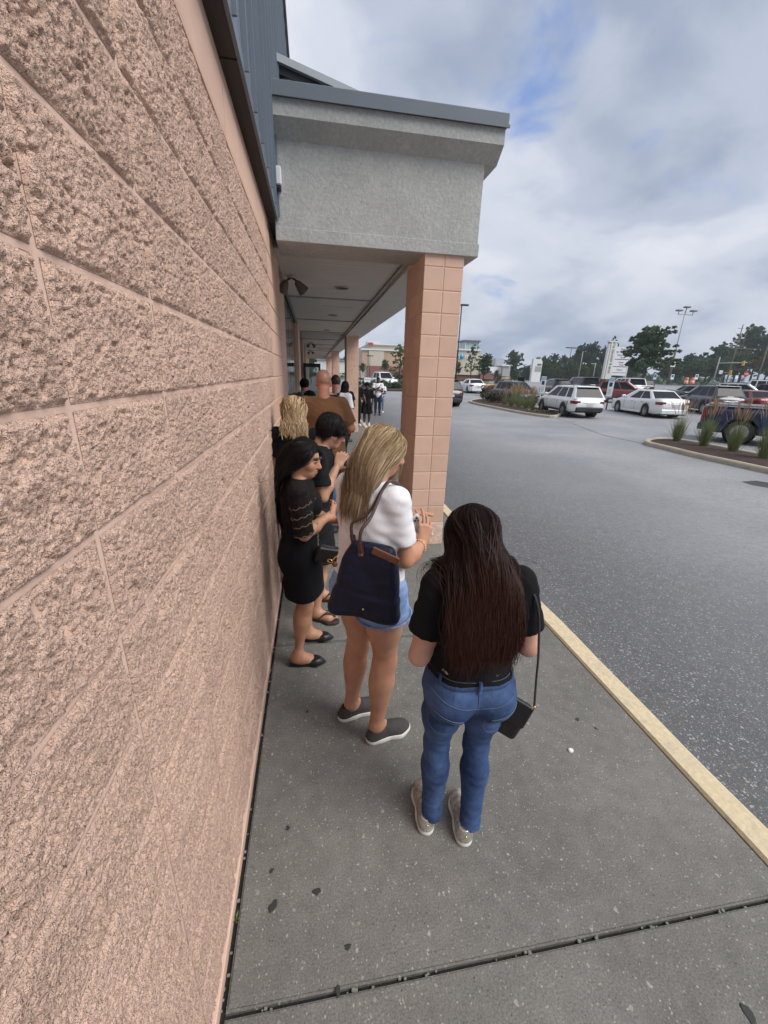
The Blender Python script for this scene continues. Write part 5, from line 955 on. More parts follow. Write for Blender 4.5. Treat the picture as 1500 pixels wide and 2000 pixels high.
def vehicle(label, cat, typ, pnt, loc, heading, name, tail=True, group=None, scale=1.0, black_trim=False):
    S = CARS[typ]; L, W, H, r = S['L'], S['W'], S['H'], S['r']; hw = W/2; ro = S['ro']; p = empty(name, loc, heading); tag(p, label, cat, group); y0 = -ro
    if scale != 1.0: p.scale = (scale,)*3
    axles = (ro, ro + S['wb']); Ra = r*1.16
    st = set(list(np.linspace(0, .5, 6)) + list(np.linspace(.5, L-.5, 12)) + list(np.linspace(L-.5, L, 6)))
    for a in axles: st |= {a + Ra*math.cos(t) for t in np.linspace(0, math.pi, 11)} | {a - Ra - .004, a + Ra + .004}
    st = sorted(st); c0, c1, c2, c3 = S['cab']
    def ztop(s):
        if S['kind'] == 'pickup': xs, zs = (0, .1, c0-.02, c0, c3, c3+.3, L-.3, L-.06, L), (S['tail']-.03, S['tail'], S['tail'], S['belt'], S['belt'], S['hood'], S['hood']-.06, S['hood']-.2, .72)
        else: xs, zs = (0, .05, .2, c0, c3, c3+.25, L-.5, L-.15, L-.03, L), (S['tail']-.28, S['tail']-.1, S['tail'], (S['tail'] if S['kind'] == 'sedan' else S['belt']), S['belt'], S['hood'], S['hood']-.10, S['hood']-.22, .62, .55)
        return float(np.interp(s, xs, zs))
    def zbot(s):
        z = S['zb'] + (.06*max(0, (.35 - s)/.35) if s < .35 else 0) + (.04*max(0, (s - L + .35)/.35))
        for a in axles:
            if abs(s - a) < Ra: z = max(z, r + math.sqrt(max(Ra*Ra - (s-a)**2, 0)))
        return z
    def wid(s): e = min(s, L-s); return hw*(1 - .20*max(0, 1 - e/.45)**2.2 - .03*max(0, 1 - e/1.4))
    V = []
    for s in st:
        zt, zb, wv = ztop(s), zbot(s), wid(s); zt = max(zt, zb + .03); z3 = max(zb+.02, .55*S['belt']); z4 = max(zb+.025, zt-.16); z3 = min(z3, z4-.003)
        half = [(wv*.90, zb), (wv*.985, min(zb+.05, z3)), (wv, z3), (wv*.985, z4), (wv*.945, zt-.03), (wv*.84, zt), (wv*.4, zt+.035), (0, zt+.045)]
        row = [(x, z) for x, z in half] + [(-x, z) for x, z in half[::-1][1:]]
        V += [(x, s + y0, z) for x, z in row]
    n = 15; k = len(st); F = [(i*n+j, (i+1)*n+j, (i+1)*n+j+1, i*n+j+1) for i in range(k-1) for j in range(n-1)] + [tuple(range(n)), tuple((k-1)*n + q for q in range(n))[::-1]]
    MB().add(V, F, True).build('body', pnt, p)
    box('underbody', M_PLASTIC, p, -hw*.82, hw*.82, y0+.2, y0+L-.2, S['zb']-.03, .62)
    for s_ in (-1, 1):
        for a in axles: MB().lathe([(0, 0), (Ra*.99, 0), (Ra*.99, .3)], (s_*(hw-.33) if s_ > 0 else -hw+.03, a+y0, r+.02), 24, 'x').build('wheel_well', M_BLACK, p)
        for a in axles: wheel(p, s_*(hw-.125), a+y0, r, .225, s_)
        box('sill', M_PLASTIC if S['kind'] != 'sedan' else pnt, p, s_*hw-.05 if s_ > 0 else -hw-.004, s_*hw+.004 if s_ > 0 else -hw+.05, y0+axles[0]+Ra+.02, y0+axles[1]-Ra-.02, S['zb']-.02, S['zb']+.10, bev=.02)
    # cabin: frustum with rounded roof
    wb_, wt = hw*.90, hw*.70; zb2, zr = S['belt'] - .03, H
    def cabpt(u, v, side):    # u along, v up
        yb = c0 + (c3-c0)*u; yr = c1 + (c2-c1)*u; return np.array([side*(wb_ + (wt-wb_)*v), y0 + yb + (yr-yb)*v, zb2 + (zr-.05-zb2)*v])
    tz = lambda u: .05*(1 - (2*u-1)**4)
    U = np.linspace(0, 1, 9); V = []
    for u in U:
        row = [cabpt(u, v, 1) for v in (0, .5, .93, 1)]; top = cabpt(u, 1, 1); row += [np.array([x, top[1], zr-.05 + tz(u)*(1-(x/wt)**2*.6)]) for x in (wt*.8, wt*.4, 0)]
        row += [np.array([-q[0], q[1], q[2]]) for q in row[::-1][1:]]; V += row
    n = 13; k = len(U); F = [(i*n+j, (i+1)*n+j, (i+1)*n+j+1, i*n+j+1) for i in range(k-1) for j in range(n-1)] + [tuple(range(n)), tuple((k-1)*n+q for q in range(n))[::-1]]
    MB().add(V, F, True).build('cabin', pnt, p)
    def patch(name, corners, off, nrmv, m, parent=p):
        Q = [np.asarray(c) + np.asarray(nrmv)*off for c in corners]; Q2 = [q - np.asarray(nrmv)*(off+.01) for q in Q]; return MB().add(Q + Q2, [(0, 1, 2, 3), (7, 6, 5, 4)] + [(i, i+4, (i+1) % 4 + 4, (i+1) % 4) for i in range(4)]).build(name, m, parent)
    spl = {'sedan': ((.10, .40), (.43, .70), (.0, .0)), 'suv': ((.05, .27), (.31, .58), (.61, .86)), 'pickup': ((.06, .46), (.50, .88), (0, 0))}[S['kind']]
    for side in (1, -1):
        nv = nrm((side*1.0, 0, .33))
        for (u0, u1) in spl:
            if u1 <= 0: continue
            f = lambda u, v: cabpt(u, v, side); last = u1 > .68
            patch('side_window', [f(u0 + (.06 if u0 < .1 else 0), .10), f(u1 + (.08 if last and S['kind'] != 'pickup' else .0), .10), f(u1, .90), f(u0 + (.02 if u0 < .1 else 0), .90)], .006, nv, M_AUTOGLASS)
        if S['rails']:
            a, b_ = cabpt(.08, 1, side), cabpt(.92, 1, side); MB().tube([a + [0, 0, .02], a + [side*-.02, .15, .075], (a+b_)/2 + [side*-.03, 0, .095], b_ + [side*-.02, -.2, .07], b_ + [0, 0, .02]], .018, 6).build('roof_rail', M_PLASTIC if not black_trim else M_BLACK, p)
        m0 = cabpt(.93, .08, side); MB().box(min(m0[0], m0[0]+side*.22), max(m0[0], m0[0]+side*.22), m0[1]-.06, m0[1]+.06, m0[2], m0[2]+.14, bev=.03).build('mirror', pnt, p)
        for u in (.30, .60): q = cabpt(u, 0, side); box('door_handle', M_CHROME if S['kind'] != 'suv' else pnt, p, min(side*hw*.99, side*hw*1.012), max(side*hw*.99, side*hw*1.012), q[1]-.09, q[1]+.09, S['belt']-.17, S['belt']-.135, bev=.008)
        for yy in (c0 + (c3-c0)*.16, c0 + (c3-c0)*.5, c0 + (c3-c0)*.86):
            if S['kind'] != 'pickup' or yy > c0+.1: box('door_seam', M_BLACK, p, min(side*hw*.97, side*(hw+.0015)), max(side*hw*.97, side*(hw+.0015)), y0+yy-.005, y0+yy+.005, S['zb']+.12, S['belt']-.16)
    yr0, yr1 = y0+c0, y0+c1; zt_ = zr-.05; fy = nrm((0, -(zt_-zb2), -(c0-c1)) if False else (0, -1.0, (c1-c0)/max(zt_-zb2, .1)))
    Q = lambda x, v, yb, yt: np.array([x, y0 + yb + (yt-yb)*v, zb2 + (zt_-zb2)*v]); wv = lambda v: wb_ + (wt-wb_)*v
    patch('rear_window', [Q(-wv(.14)*.9, .14, c0, c1), Q(wv(.14)*.9, .14, c0, c1), Q(wv(.92)*.88, .92, c0, c1), Q(-wv(.92)*.88, .92, c0, c1)], .008, fy, M_AUTOGLASS)
    ff = nrm((0, 1.0, (c3-c2)/max(zt_-zb2, .1))); patch('windshield', [Q(wv(.08)*.92, .08, c3, c2), Q(-wv(.08)*.92, .08, c3, c2), Q(-wv(.93)*.9, .93, c3, c2), Q(wv(.93)*.9, .93, c3, c2)], .008, ff, M_AUTOGLASS)
    # rear and front details
    zt = S['tail']; lamp = {'sedan': (.24, .15), 'suv': (.26, .20), 'pickup': (.12, .42)}[S['kind']]
    for s_ in (-1, 1):
        def wrap(sa, sb, za, zb_, m, nm, front=False):
            P = []
            for t in np.linspace(0, 1, 6):
                sv = sa + (sb-sa)*t; x = wid(sv)*.995 + .012
                for z in (za, zb_): P.append((s_*x, y0 + (L-sv if front else sv), z))
            for t in (0, 1):
                for z in (za, zb_): pass
            V = P + [(s_*(wid(sa)-lamp[0]*.8), y0 + (L-sa+.012 if front else sa-.012), z) for z in (za + .03, zb_)]
            F = [(2*i, 2*i+2, 2*i+3, 2*i+1) for i in range(5)] + [(12, 0, 1, 13)]
            mb = MB().add(V, F, False); o = mb.build(nm, m, p); return o
        if S['kind'] == 'pickup': wrap(.0, .14, zt-.5, zt-.06, M_TAIL, 'tail_light')
        else: wrap(.02, .36, zt-.30, zt-.15, M_TAIL, 'tail_light')
        wrap(.04, .5, .62, .78, M_LAMP, 'headlight', True)
        box('exhaust_trim', M_PLASTIC, p, s_*.55-.1, s_*.55+.1, y0-.016, y0+.1, S['zb']+.04, S['zb']+.10, bev=.01)
    box('rear_bumper', M_PLASTIC if S['kind'] != 'sedan' else pnt, p, -wid(0)*1.02, wid(0)*1.02, y0-.05, y0+.15, S['zb']+.03, S['zb']+.27, bev=.04)
    box('license_plate', M_PLATE, p, -.155, .155, y0-.022, y0-.004, zt-.42, zt-.27, bev=.004); box('plate_trim', M_CHROME, p, -.38, .38, y0-.016, y0, zt-.25, zt-.225, bev=.005)
    box('front_bumper', pnt, p, -wid(0)*1.0, wid(0)*1.0, y0+L-.15, y0+L+.04, S['zb']+.04, .56, bev=.05); box('grille', M_PLASTIC, p, -.5, .5, y0+L-.05, y0+L+.05, .50, .72, bev=.03)
    if S['kind'] == 'suv': box('rear_spoiler', pnt, p, -wt*.95, wt*.95, y0+c1-.13, y0+c1+.15, zr-.085, zr-.035, bev=.02)
    if S['kind'] == 'pickup':
        box('bed_cover', mat('tonneau', (0.16, 0.165, 0.17), 0.7), p, -hw*.84, hw*.84, y0+.1, y0+c0-.08, S['tail']+.03, S['tail']+.075, bev=.015); box('bed_rail_cap', mat('rail_cap', (0.3, 0.33, 0.38), 0.5), p, -hw*.97, -hw*.845, y0+.03, y0+c0-.02, S['tail']-.004, S['tail']+.028, bev=.01); box('bed_rail_cap', MATS['rail_cap'], p, hw*.845, hw*.97, y0+.03, y0+c0-.02, S['tail']-.004, S['tail']+.028, bev=.01)
    return p
def heading_to(dx, dy): return math.atan2(-dx, dy)
def park(px, py, typ, hd, side, which='rear'):
    """ground pixel of one tyre -> origin below the rear axle; hd = compass of the nose (deg from +Y, clockwise)"""
    g = ground(px, py); a = R_(hd); f = np.array([math.sin(a), math.cos(a)]); rt = np.array([math.cos(a), -math.sin(a)]); S = CARS[typ]
    q = g[:2] - rt*side*(S['W']/2-.06) - (f*S['wb'] if which == 'front' else 0); return (q[0], q[1], float(gz(q[0], q[1]))), -a
WHITE, PEARL = paint('white', (0.76, 0.77, 0.77)), paint('pearl', (0.70, 0.71, 0.70)); BLK = paint('black', (0.008, 0.008, 0.009)); GUN = paint('gunmetal', (0.05, 0.055, 0.062), .4); RED = paint('red', (0.22, 0.012, 0.014), .2); MAROON = paint('maroon', (0.16, 0.018, 0.02), .2); NAVY = paint('navy', (0.008, 0.018, 0.07), .2); SILV = paint('silver', (0.42, 0.44, 0.46), .5); DKG = paint('dark_grey', (0.03, 0.033, 0.036), .3); YEL = paint('yellow', (0.62, 0.30, 0.02)); BLU = paint('slate', (0.06, 0.075, 0.09), .4)
def car(label, typ, pnt, px, py, hd, side=-1, which='rear', name='parked_car', cat='car', **k):
    loc, h = park(px, py, typ, hd, side, which); return vehicle(label, cat, typ, pnt, loc, h, name, **k)
car('white station wagon with black roof rails parked beside the planted island', 'wagon', WHITE, 1097, 813, 7)
car('pearl white sedan parked between the white wagon and the dark grey SUV', 'sedan', PEARL, 1257, 813.5, 10)
car('dark gunmetal grey SUV parked right of the pearl white sedan', 'suv', GUN, 1370, 809, 18, name='parked_suv', cat='suv')
car('bright red sedan parked behind the navy pickup', 'sedan', RED, 1448, 808, 19)
car('maroon red SUV facing the camera behind the pearl white sedan', 'suv', MAROON, 1178, 786, 125, side=1, which='rear', name='parked_suv', cat='suv')
car('navy blue pickup with covered bed behind the ornamental grasses', 'pickup', NAVY, 1436, 868, 140, side=1, name='pickup_truck', cat='pickup')
car('white sedan parked near the motorcycle, rear to the camera', 'sedan', WHITE, 912, 767.5, 4)
car('black SUV with round red tail lights behind the white wagon', 'suv', BLK, 1108, 778, 14, side=1, name='parked_suv', cat='suv')
car('large boxy black SUV, rear to the camera, behind the white wagon', 'bigsuv', BLK, 1122, 775, 12, name='parked_suv', cat='suv')
car('white SUV beyond the maroon SUV, below the pylon sign', 'bigsuv', PEARL, 1210, 776, 15, side=-1, name='parked_suv', cat='suv')
car('black SUV with red tail lights under the tall leaning tree', 'suv', BLK, 1240, 769, 16, name='parked_suv', cat='suv')
car('slate sedan behind the pearl white sedan, facing right', 'sedan', BLU, 1330, 787, 125, side=1)
car('silver grey SUV behind the gunmetal SUV, facing the camera', 'suv', SILV, 1405, 789, 140, side=1, name='parked_suv', cat='suv')
car('black hatchback right of the silver grey SUV', 'suv', BLK, 1478, 785, 165, side=1, scale=.95)
car('white SUV at the right edge beneath the stop sign', 'bigsuv', PEARL, 1492, 776, 175, side=-1, name='parked_suv', cat='suv')
car('dark grey car half hidden by the tan grasses of the island', 'suv', DKG, 1048, 790, 172, side=-1, which='front', scale=.92)
car('dark car with tail lit at the edge of the first column', 'suv', BLK, 893.5, 793, -4, side=1, name='parked_suv', cat='suv')
car('dark teal sedan at the right edge behind the red sedan', 'sedan', DKG, 1492, 792, 166, side=1)
# ------------------------------------------------------------------ planted islands
def island(name, px, label_mulch=None):
    P = np.array([ground(*q)[:2] for q in px]); n = len(P); c = P.mean(0)
    area = .5*sum(P[i][0]*P[(i+1) % n][1] - P[(i+1) % n][0]*P[i][1] for i in range(n)); P = P if area > 0 else P[::-1]
    # densify and smooth the outline
    Q = []
    for i in range(n):
        p0, p1, p2, p3 = P[i-1], P[i], P[(i+1) % n], P[(i+2) % n]
        for t in np.linspace(0, 1, 4)[:-1]: Q.append(.5*(2*p1 + (p2-p0)*t + (2*p0-5*p1+4*p2-p3)*t*t + (3*p1-p0-3*p2+p3)*t**3))
    Q = np.array(Q); n = len(Q); T = np.roll(Q, -1, 0) - np.roll(Q, 1, 0); T /= np.linalg.norm(T, axis=1, keepdims=True); Nn = np.stack([-T[:, 1], T[:, 0]], -1); V = []
    prof = [(0, -.1), (0, .10), (.03, .135), (.13, .135), (.155, .11), (.155, -.05)]; k = len(prof)
    for i in range(n):
        z = float(gz(*Q[i]))
        for (o, h) in prof: q = Q[i] + Nn[i]*o; V.append((q[0], q[1], z+h))
    F = [(i*k+j, ((i+1) % n)*k+j, ((i+1) % n)*k+j+1, i*k+j+1) for i in range(n) for j in range(k-1)]
    kb = MB().add(V, F, False).build(name, M_KERB2); tag(kb, kind='structure')
    I = Q + Nn*.15; V = [(q[0], q[1], float(gz(*q)) + .095) for q in I] + [(I.mean(0)[0], I.mean(0)[1], float(gz(*I.mean(0))) + .17)]
    mu = MB().add(V, [(i, (i+1) % n, n) for i in range(n)], True).build('mulch', M_MULCH, kb); return kb
island('planted_island', [(917, 784.5), (926, 790), (960, 797), (1010, 807), (1050, 813.5), (1082, 816.5), (1096, 812), (1080, 806), (1055, 800), (1025, 791), (985, 782), (950, 780)])
island('planted_island', [(1256, 868), (1300, 880), (1360, 895), (1420, 908), (1500, 926), (1620, 950), (1640, 926), (1500, 897), (1420, 881), (1340, 866), (1285, 861)])
M_BLADE = mat('grass_blade', (0.19, 0.225, 0.09), 0.6, var=(3, .3)); M_PLUME = mat('grass_plume', (0.40, 0.27, 0.17), 0.9, var=(6, .25)); M_STALK = mat('grass_stalk', (0.40, 0.40, 0.22), 0.7)
def grass_clump(seed, n, hgt, spread, plumes):
    r = np.random.default_rng(seed); Vb, Fb, Vp, Fp = [], [], [], []
    def ribbon(V, F, base, tip, bend, wd, seg=5, prof=None):
        d = tip - base; s = nrm(np.cross(d, r.standard_normal(3))); b = len(V)
        for i in range(seg+1):
            t = i/seg; c = base + d*t + bend*t*t; w_ = wd*(1 - t**2*.9) if prof is None else wd*prof(t); V += [c - s*w_/2, c + s*w_/2]
        F += [(b+2*i, b+2*i+1, b+2*i+3, b+2*i+2) for i in range(seg)]
    for i in range(n):
        a = r.uniform(0, 6.28); lean = abs(r.normal(0, .20)); b0 = np.array([math.cos(a), math.sin(a), 0])*r.uniform(0, .09); L = hgt*r.uniform(.3, .66); dirv = np.array([math.cos(a)*lean, math.sin(a)*lean, 1.0]); ribbon(Vb, Fb, b0, b0 + nrm(dirv)*L, np.array([math.cos(a), math.sin(a), -.5])*L*r.uniform(.05, .35)*lean, .0075)
    for i in range(plumes):
        a = r.uniform(0, 6.28); lean = abs(r.normal(0, .14)); b0 = np.array([math.cos(a), math.sin(a), 0])*r.uniform(0, .07); L = hgt*r.uniform(.78, 1.05); dirv = nrm(np.array([math.cos(a)*lean, math.sin(a)*lean, 1.0])); tp = b0 + dirv*L; ribbon(Vb, Fb, b0, tp - dirv*.2, np.zeros(3), .005, 3); 
        for q in range(2): ribbon(Vp, Fp, tp - dirv*.26, tp, np.array([math.cos(a), math.sin(a), 0])*.03, .017, 5, lambda t: .25 + .9*math.sin(math.pi*min(1, t*.9+.1)))
    g1 = quick_mesh('blades', Vb, Fb); g1.materials.append(M_BLADE); g2 = quick_mesh('plumes', Vp, Fp); g2.materials.append(M_PLUME); return g1, g2
GR = [grass_clump(s, 480, 1.42, .5, 52) for s in (1, 2, 3)]; GA = [grass_clump(s, 300, 1.25, .5, 60) for s in (5, 6)]
def put_grass(var, px, py, label, group, sc=1.0, rot=0.0, name='ornamental_grass'):
    g = ground(px, py); p = empty(name, (g[0], g[1], g[2] + .09), rot); p.scale = (sc,)*3; tag(p, label, 'grass', group); a, b = var
    tag(link('blades', a, None, p), kind='stuff'); tag(link('plumes', b, None, p), kind='stuff')
for i, (x, y, s, lb) in enumerate(((1319, 868, 1.0, 'leftmost of the feathery grass clumps on the near island'), (1371, 879, 1.05, 'second feathery grass clump from the left on the near island'), (1427, 891, 1.05, 'feathery grass clump in front of the pickup wheel'), (1488, 905, 1.15, 'rightmost feathery grass clump, at the photo\'s right edge'))): put_grass(GR[i % 3], x, y, lb, 'grass clumps on the near island', s, i*1.3)
for i, (x, y) in enumerate(((985, 795), (998, 798), (1012, 800), (1026, 803), (1038, 804), (1006, 793), (1020, 795), (1034, 797))): put_grass(GA[i % 2], x, y, 'tall green grass clump with tan plumes on the far island', 'tan plumed grasses massed on the far island', .95 + .1*(i % 3), i*.9)
M_LEAFD = mat('shrub_leaf', (0.045, 0.065, 0.03), 0.6, var=(5, .3)); M_PINK = mat('shrub_bloom', (0.28, 0.09, 0.10), 0.8); M_YG = mat('daylily_leaf', (0.26, 0.30, 0.07), 0.6, var=(6, .2))
def leaf_cloud(seed, clumps, per, size, radii, center, fill=0.35, jit=None):
    r = np.random.default_rng(seed); u = r.standard_normal((clumps, 3)); u /= np.linalg.norm(u, axis=1, keepdims=True); cc = center + u*np.array(radii)*r.uniform(fill, 1, (clumps, 1)); C_ = np.repeat(cc, per, 0); n = len(C_)
    v = r.standard_normal((n, 3)); v /= np.linalg.norm(v, axis=1, keepdims=True); P = C_ + v*(np.array(radii).mean()*.30 if jit is None else jit)*r.uniform(.2, 1, (n, 1))
    a = r.standard_normal((n, 3)); a /= np.linalg.norm(a, axis=1, keepdims=True); b = np.cross(a, r.standard_normal((n, 3))); b /= np.linalg.norm(b, axis=1, keepdims=True); s = size*r.uniform(.6, 1.4, (n, 1)); V = np.stack([P - a*s, P + b*s*.55, P + a*s, P - b*s*.55], 1).reshape(-1, 3)
    return V, np.arange(n*4).reshape(n, 4)
V, F = leaf_cloud(11, 26, 40, .06, (.55, .55, .4), (0, 0, .42)); SHR = quick_mesh('foliage', V, F); SHR.materials.append(M_LEAFD); V, F = leaf_cloud(12, 22, 4, .05, (.6, .6, .42), (0, 0, .5), .9); SHB = quick_mesh('blooms', V, F); SHB.materials.append(M_PINK)
STEM = MB().tube([(0, 0, 0), (.02, .01, .3)], .03, 6).me('stem'); STEM.materials.append(mat('bark', (0.07, 0.055, 0.042), .9, bump=[(30, .6, .02)]))
for i, (x, y) in enumerate(((952, 786), (962, 789), (973, 790))):
    g = ground(x, y); p = empty('flowering_shrub', (g[0], g[1], g[2]+.09), i*1.7); tag(p, ('leftmost', 'middle', 'rightmost')[i] + ' of three low pink-flecked shrubs at the far island\'s left end', 'shrub', 'low shrubs on the far island'); tag(link('foliage', SHR, None, p), kind='stuff'); tag(link('blooms', SHB, None, p), kind='stuff'); link('stem', STEM, None, p)
r8 = np.random.default_rng(8)
for i, (x, y) in enumerate(((1031, 807), (1048, 809), (1066, 809.5))):
    g = ground(x, y); mb = MB()
    for k in range(34):
        a = r8.uniform(0, 6.28); L = r8.uniform(.18, .38); o = r8.uniform(.1, .3); q = np.array([math.cos(a), math.sin(a), 0]); s = np.array([-q[1], q[0], 0])*.012; P = [q*o*t*1.2 + UP*L*(t - .45*t*t) for t in (0, .35, .7, 1)]; mb.add([P[0]-s, P[0]+s, P[1]-s, P[1]+s, P[2]-s*.7, P[2]+s*.7, P[3]], [(0, 1, 3, 2), (2, 3, 5, 4), (4, 5, 6)])
    o = mb.build('daylily', M_YG, None, (g[0], g[1], g[2]+.09)); o['kind'] = 'stuff'; tag(o, 'small yellow-green tuft near the tip of the far island', 'plant', 'yellow-green tufts on the far island')
# ------------------------------------------------------------------ trees
M_BARK = MATS['bark']
def leaf_mat(name, c, var=.35):
    m = mat(name, c, 0.65, spec=.3, var=(.8, var)); t = m.node_tree; b = t.nodes['Principled BSDF']; tr = t.nodes.new('ShaderNodeBsdfTranslucent'); mx = t.nodes.new('ShaderNodeMixShader'); mx.inputs[0].default_value = .38
    t.links.new(b.inputs['Base Color'].links[0].from_socket, tr.inputs['Color']); t.links.new(b.outputs[0], mx.inputs[1]); t.links.new(tr.outputs[0], mx.inputs[2]); t.links.new(mx.outputs[0], t.nodes['Material Output'].inputs['Surface']); return m
LEAF = {'dark': leaf_mat('leaf_dark', (0.085, 0.14, 0.072)), 'mid': leaf_mat('leaf_mid', (0.105, 0.16, 0.075)), 'light': leaf_mat('leaf_light', (0.13, 0.19, 0.06)), 'olive': leaf_mat('leaf_olive', (0.12, 0.125, 0.055))}
def tree_mesh(seed, kind):
    r = np.random.default_rng(seed); mb = MB(); mb.tube([(0, 0, 0), (.006, .0, .3), (.0, .004, .62), (.004, 0, .86)], [.022, .016, .010, .004], 7); Vs, Fs, b = [], [], 0
    nl = 17 if kind != 'thin' else 13
    for i in range(nl):
        t = i/(nl-1); z0 = .20 + .62*t; a = i*2.4 + r.normal(0, .3)
        w = {'round': .30*math.sin(math.pi*(.18+.75*t))**.8, 'cone': .27*(1-t)**.75 + .03, 'tall': (.30*(1-t)**.6 + .03)*(1.15 if i % 3 else .7), 'thin': .27*(1-t)**.6 + .04, 'broad': .36*math.sin(math.pi*(.2+.7*t))**.7}[kind]*r.uniform(.75, 1.15)
        end = np.array([math.cos(a)*w, math.sin(a)*w, z0 + .05 + .13*r.random()]); st = np.array([0, 0, z0*.85]); mb.tube([st, (st+end)/2 + [0, 0, .015], end], [.007, .005, .002], 5)
        for q in np.linspace(.35 if kind != 'thin' else .45, 1.05, 4 if kind != 'thin' else 3):
            c = st + (end-st)*q + r.normal(0, .018, 3); per = 170 if kind != 'thin' else 60; V, F = leaf_cloud(int(r.integers(1e6)), 5, per//5*2, .0155 if kind != 'thin' else .016, (.085, .085, .055) if kind != 'thin' else (.075, .075, .035), c, .3); Vs.append(V); Fs.append(F + b); b += len(V)
    if kind != 'thin':
        for q in range(34):
            V, F = leaf_cloud(int(r.integers(1e6)), 6, 34, .0175, (.1, .1, .07), np.array([r.normal(0, .09), r.normal(0, .09), r.uniform(.35, .93)]), .3); Vs.append(V); Fs.append(F+b); b += len(V)
    cr = quick_mesh('crown', np.concatenate(Vs), np.concatenate(Fs)); tr = mb.me('trunk'); tr.materials.append(M_BARK); return tr, cr
TV = {k: [tree_mesh(s, k) for s in ss] for k, ss in dict(round=(3, 4, 5), cone=(6, 7), thin=(8, 9), tall=(14,), broad=(10, 11)).items()}; tcount = [0]; CR = {}
def tree(px, ptop, pbase, hwpx, Y, kind, leaf, label, group='trees beyond the car park', name='tree', shrub=False):
    b = atY(px, pbase, Y); t = atY(px, ptop, Y); H = t[2] - b[2] + .3; wd = abs(atY(px + hwpx, pbase, Y)[0] - b[0]); v = TV[kind][tcount[0] % len(TV[kind])]; tcount[0] += 1
    p = empty(name, (b[0], Y, b[2] - .3), tcount[0]*1.37); nat = {'round': .34, 'cone': .30, 'thin': .30, 'tall': .30, 'broad': .40}[kind]; p.scale = (wd/nat, wd/nat, H/1.0); tag(p, label, 'tree', group); link('trunk', v[0], None, p)
    k = (kind, tcount[0] % len(TV[kind]), leaf); 
    if (id(v[1]), leaf) not in CR: m = v[1].copy() if any(x[0] == id(v[1]) for x in CR) else v[1]; m.materials.clear(); m.materials.append(LEAF[leaf]); CR[(id(v[1]), leaf)] = m
    tag(link('crown', CR[(id(v[1]), leaf)], None, p), kind='stuff')
tree(1254, 630, 748, 40, 58, 'tall', 'mid', 'tall leaning-topped tree standing right of the pylon sign')
for (x, t, hw, Y, k, lf, lb) in ((1340, 690, 22, 120, 'round', 'dark', 'dark tree just right of the tall parking lamp'), (1362, 698, 20, 112, 'broad', 'mid', 'low mid-green tree between lamp and signal pole'), (1385, 672, 26, 125, 'round', 'dark', 'dark tree left of the utility pole'), (1412, 668, 24, 118, 'broad', 'mid', 'mid-green tree behind the traffic signal mast'), (1443, 636, 30, 130, 'round', 'dark', 'tallest dark tree behind the utility pole'), (1478, 646, 24, 126, 'broad', 'dark', 'dark tree near the right edge, left of the wooden pole'), (1508, 643, 28, 122, 'round', 'dark', 'dark tree at the photo\'s right edge'), (1318, 704, 22, 128, 'broad', 'dark', 'dark low tree behind the parking lamp base'), (1296, 700, 22, 124, 'broad', 'dark', 'dark tree right of the tall leaning-topped tree'),
    (998, 684, 18, 125, 'round', 'dark', 'round dark tree standing alone right of the low store wing'), (1028, 712, 15, 128, 'broad', 'dark', 'low dark tree left of the white totem sign'), (1052, 694, 18, 120, 'broad', 'mid', 'mid-green tree behind the white totem sign'), (1075, 690, 17, 126, 'round', 'mid', 'rounded mid-green tree right of the white totem sign'), (1100, 692, 17, 118, 'broad', 'mid', 'mid-green tree below the small twin lamp'), (1122, 672, 16, 132, 'cone', 'dark', 'conical dark tree left of the slim white pole'), (1145, 667, 20, 130, 'round', 'dark', 'tall dark tree right of the slim white pole'), (1168, 676, 18, 128, 'broad', 'dark', 'dark tree left of the pylon sign'), (1186, 662, 15, 134, 'round', 'dark', 'dark tree showing above the pylon sign top'), (1207, 690, 18, 132, 'broad', 'dark', 'dark tree behind the pylon sign panels'), (1232, 700, 18, 130, 'broad', 'dark', 'dark tree behind the pylon sign\'s right edge'),
    (1350, 706, 24, 100, 'broad', 'mid', 'leafy mid-green tree above the orange barrels'), (1376, 700, 24, 104, 'round', 'mid', 'leafy mid-green tree left of the signal mast foot'), (1402, 698, 22, 102, 'broad', 'mid', 'leafy mid-green tree right of the signal mast foot'), (1432, 690, 24, 106, 'round', 'mid', 'leafy tree between signal mast and stop sign'), (1492, 686, 24, 104, 'broad', 'mid', 'leafy tree at the right edge behind the wooden pole'), (1306, 706, 20, 102, 'round', 'mid', 'leafy tree just left of the tall lamp base'), (1064, 708, 18, 104, 'round', 'mid', 'leafy tree right behind the white totem'), (1112, 704, 18, 104, 'broad', 'mid', 'leafy tree left of the slim pale pole'), (1082, 712, 20, 112, 'broad', 'mid', 'low mid-green tree over the black SUV roof'), (1130, 712, 20, 110, 'broad', 'mid', 'low mid-green tree over the boxy black SUV'), (1160, 712, 18, 112, 'broad', 'mid', 'low mid-green tree left of the pylon base')):
    tree(x, t, 744, hw, Y, k, lf, lb)
tree(1465, 688, 742, 24, 74, 'thin', 'olive', 'lighter olive tree in front of the signal arm'); tree(919, 668, 738, 15, 62, 'thin', 'mid', 'thin-leaved young tree in front of the store tower'); tree(944, 690, 738, 17, 66, 'cone', 'mid', 'dense young tree right of the thin-leaved one')
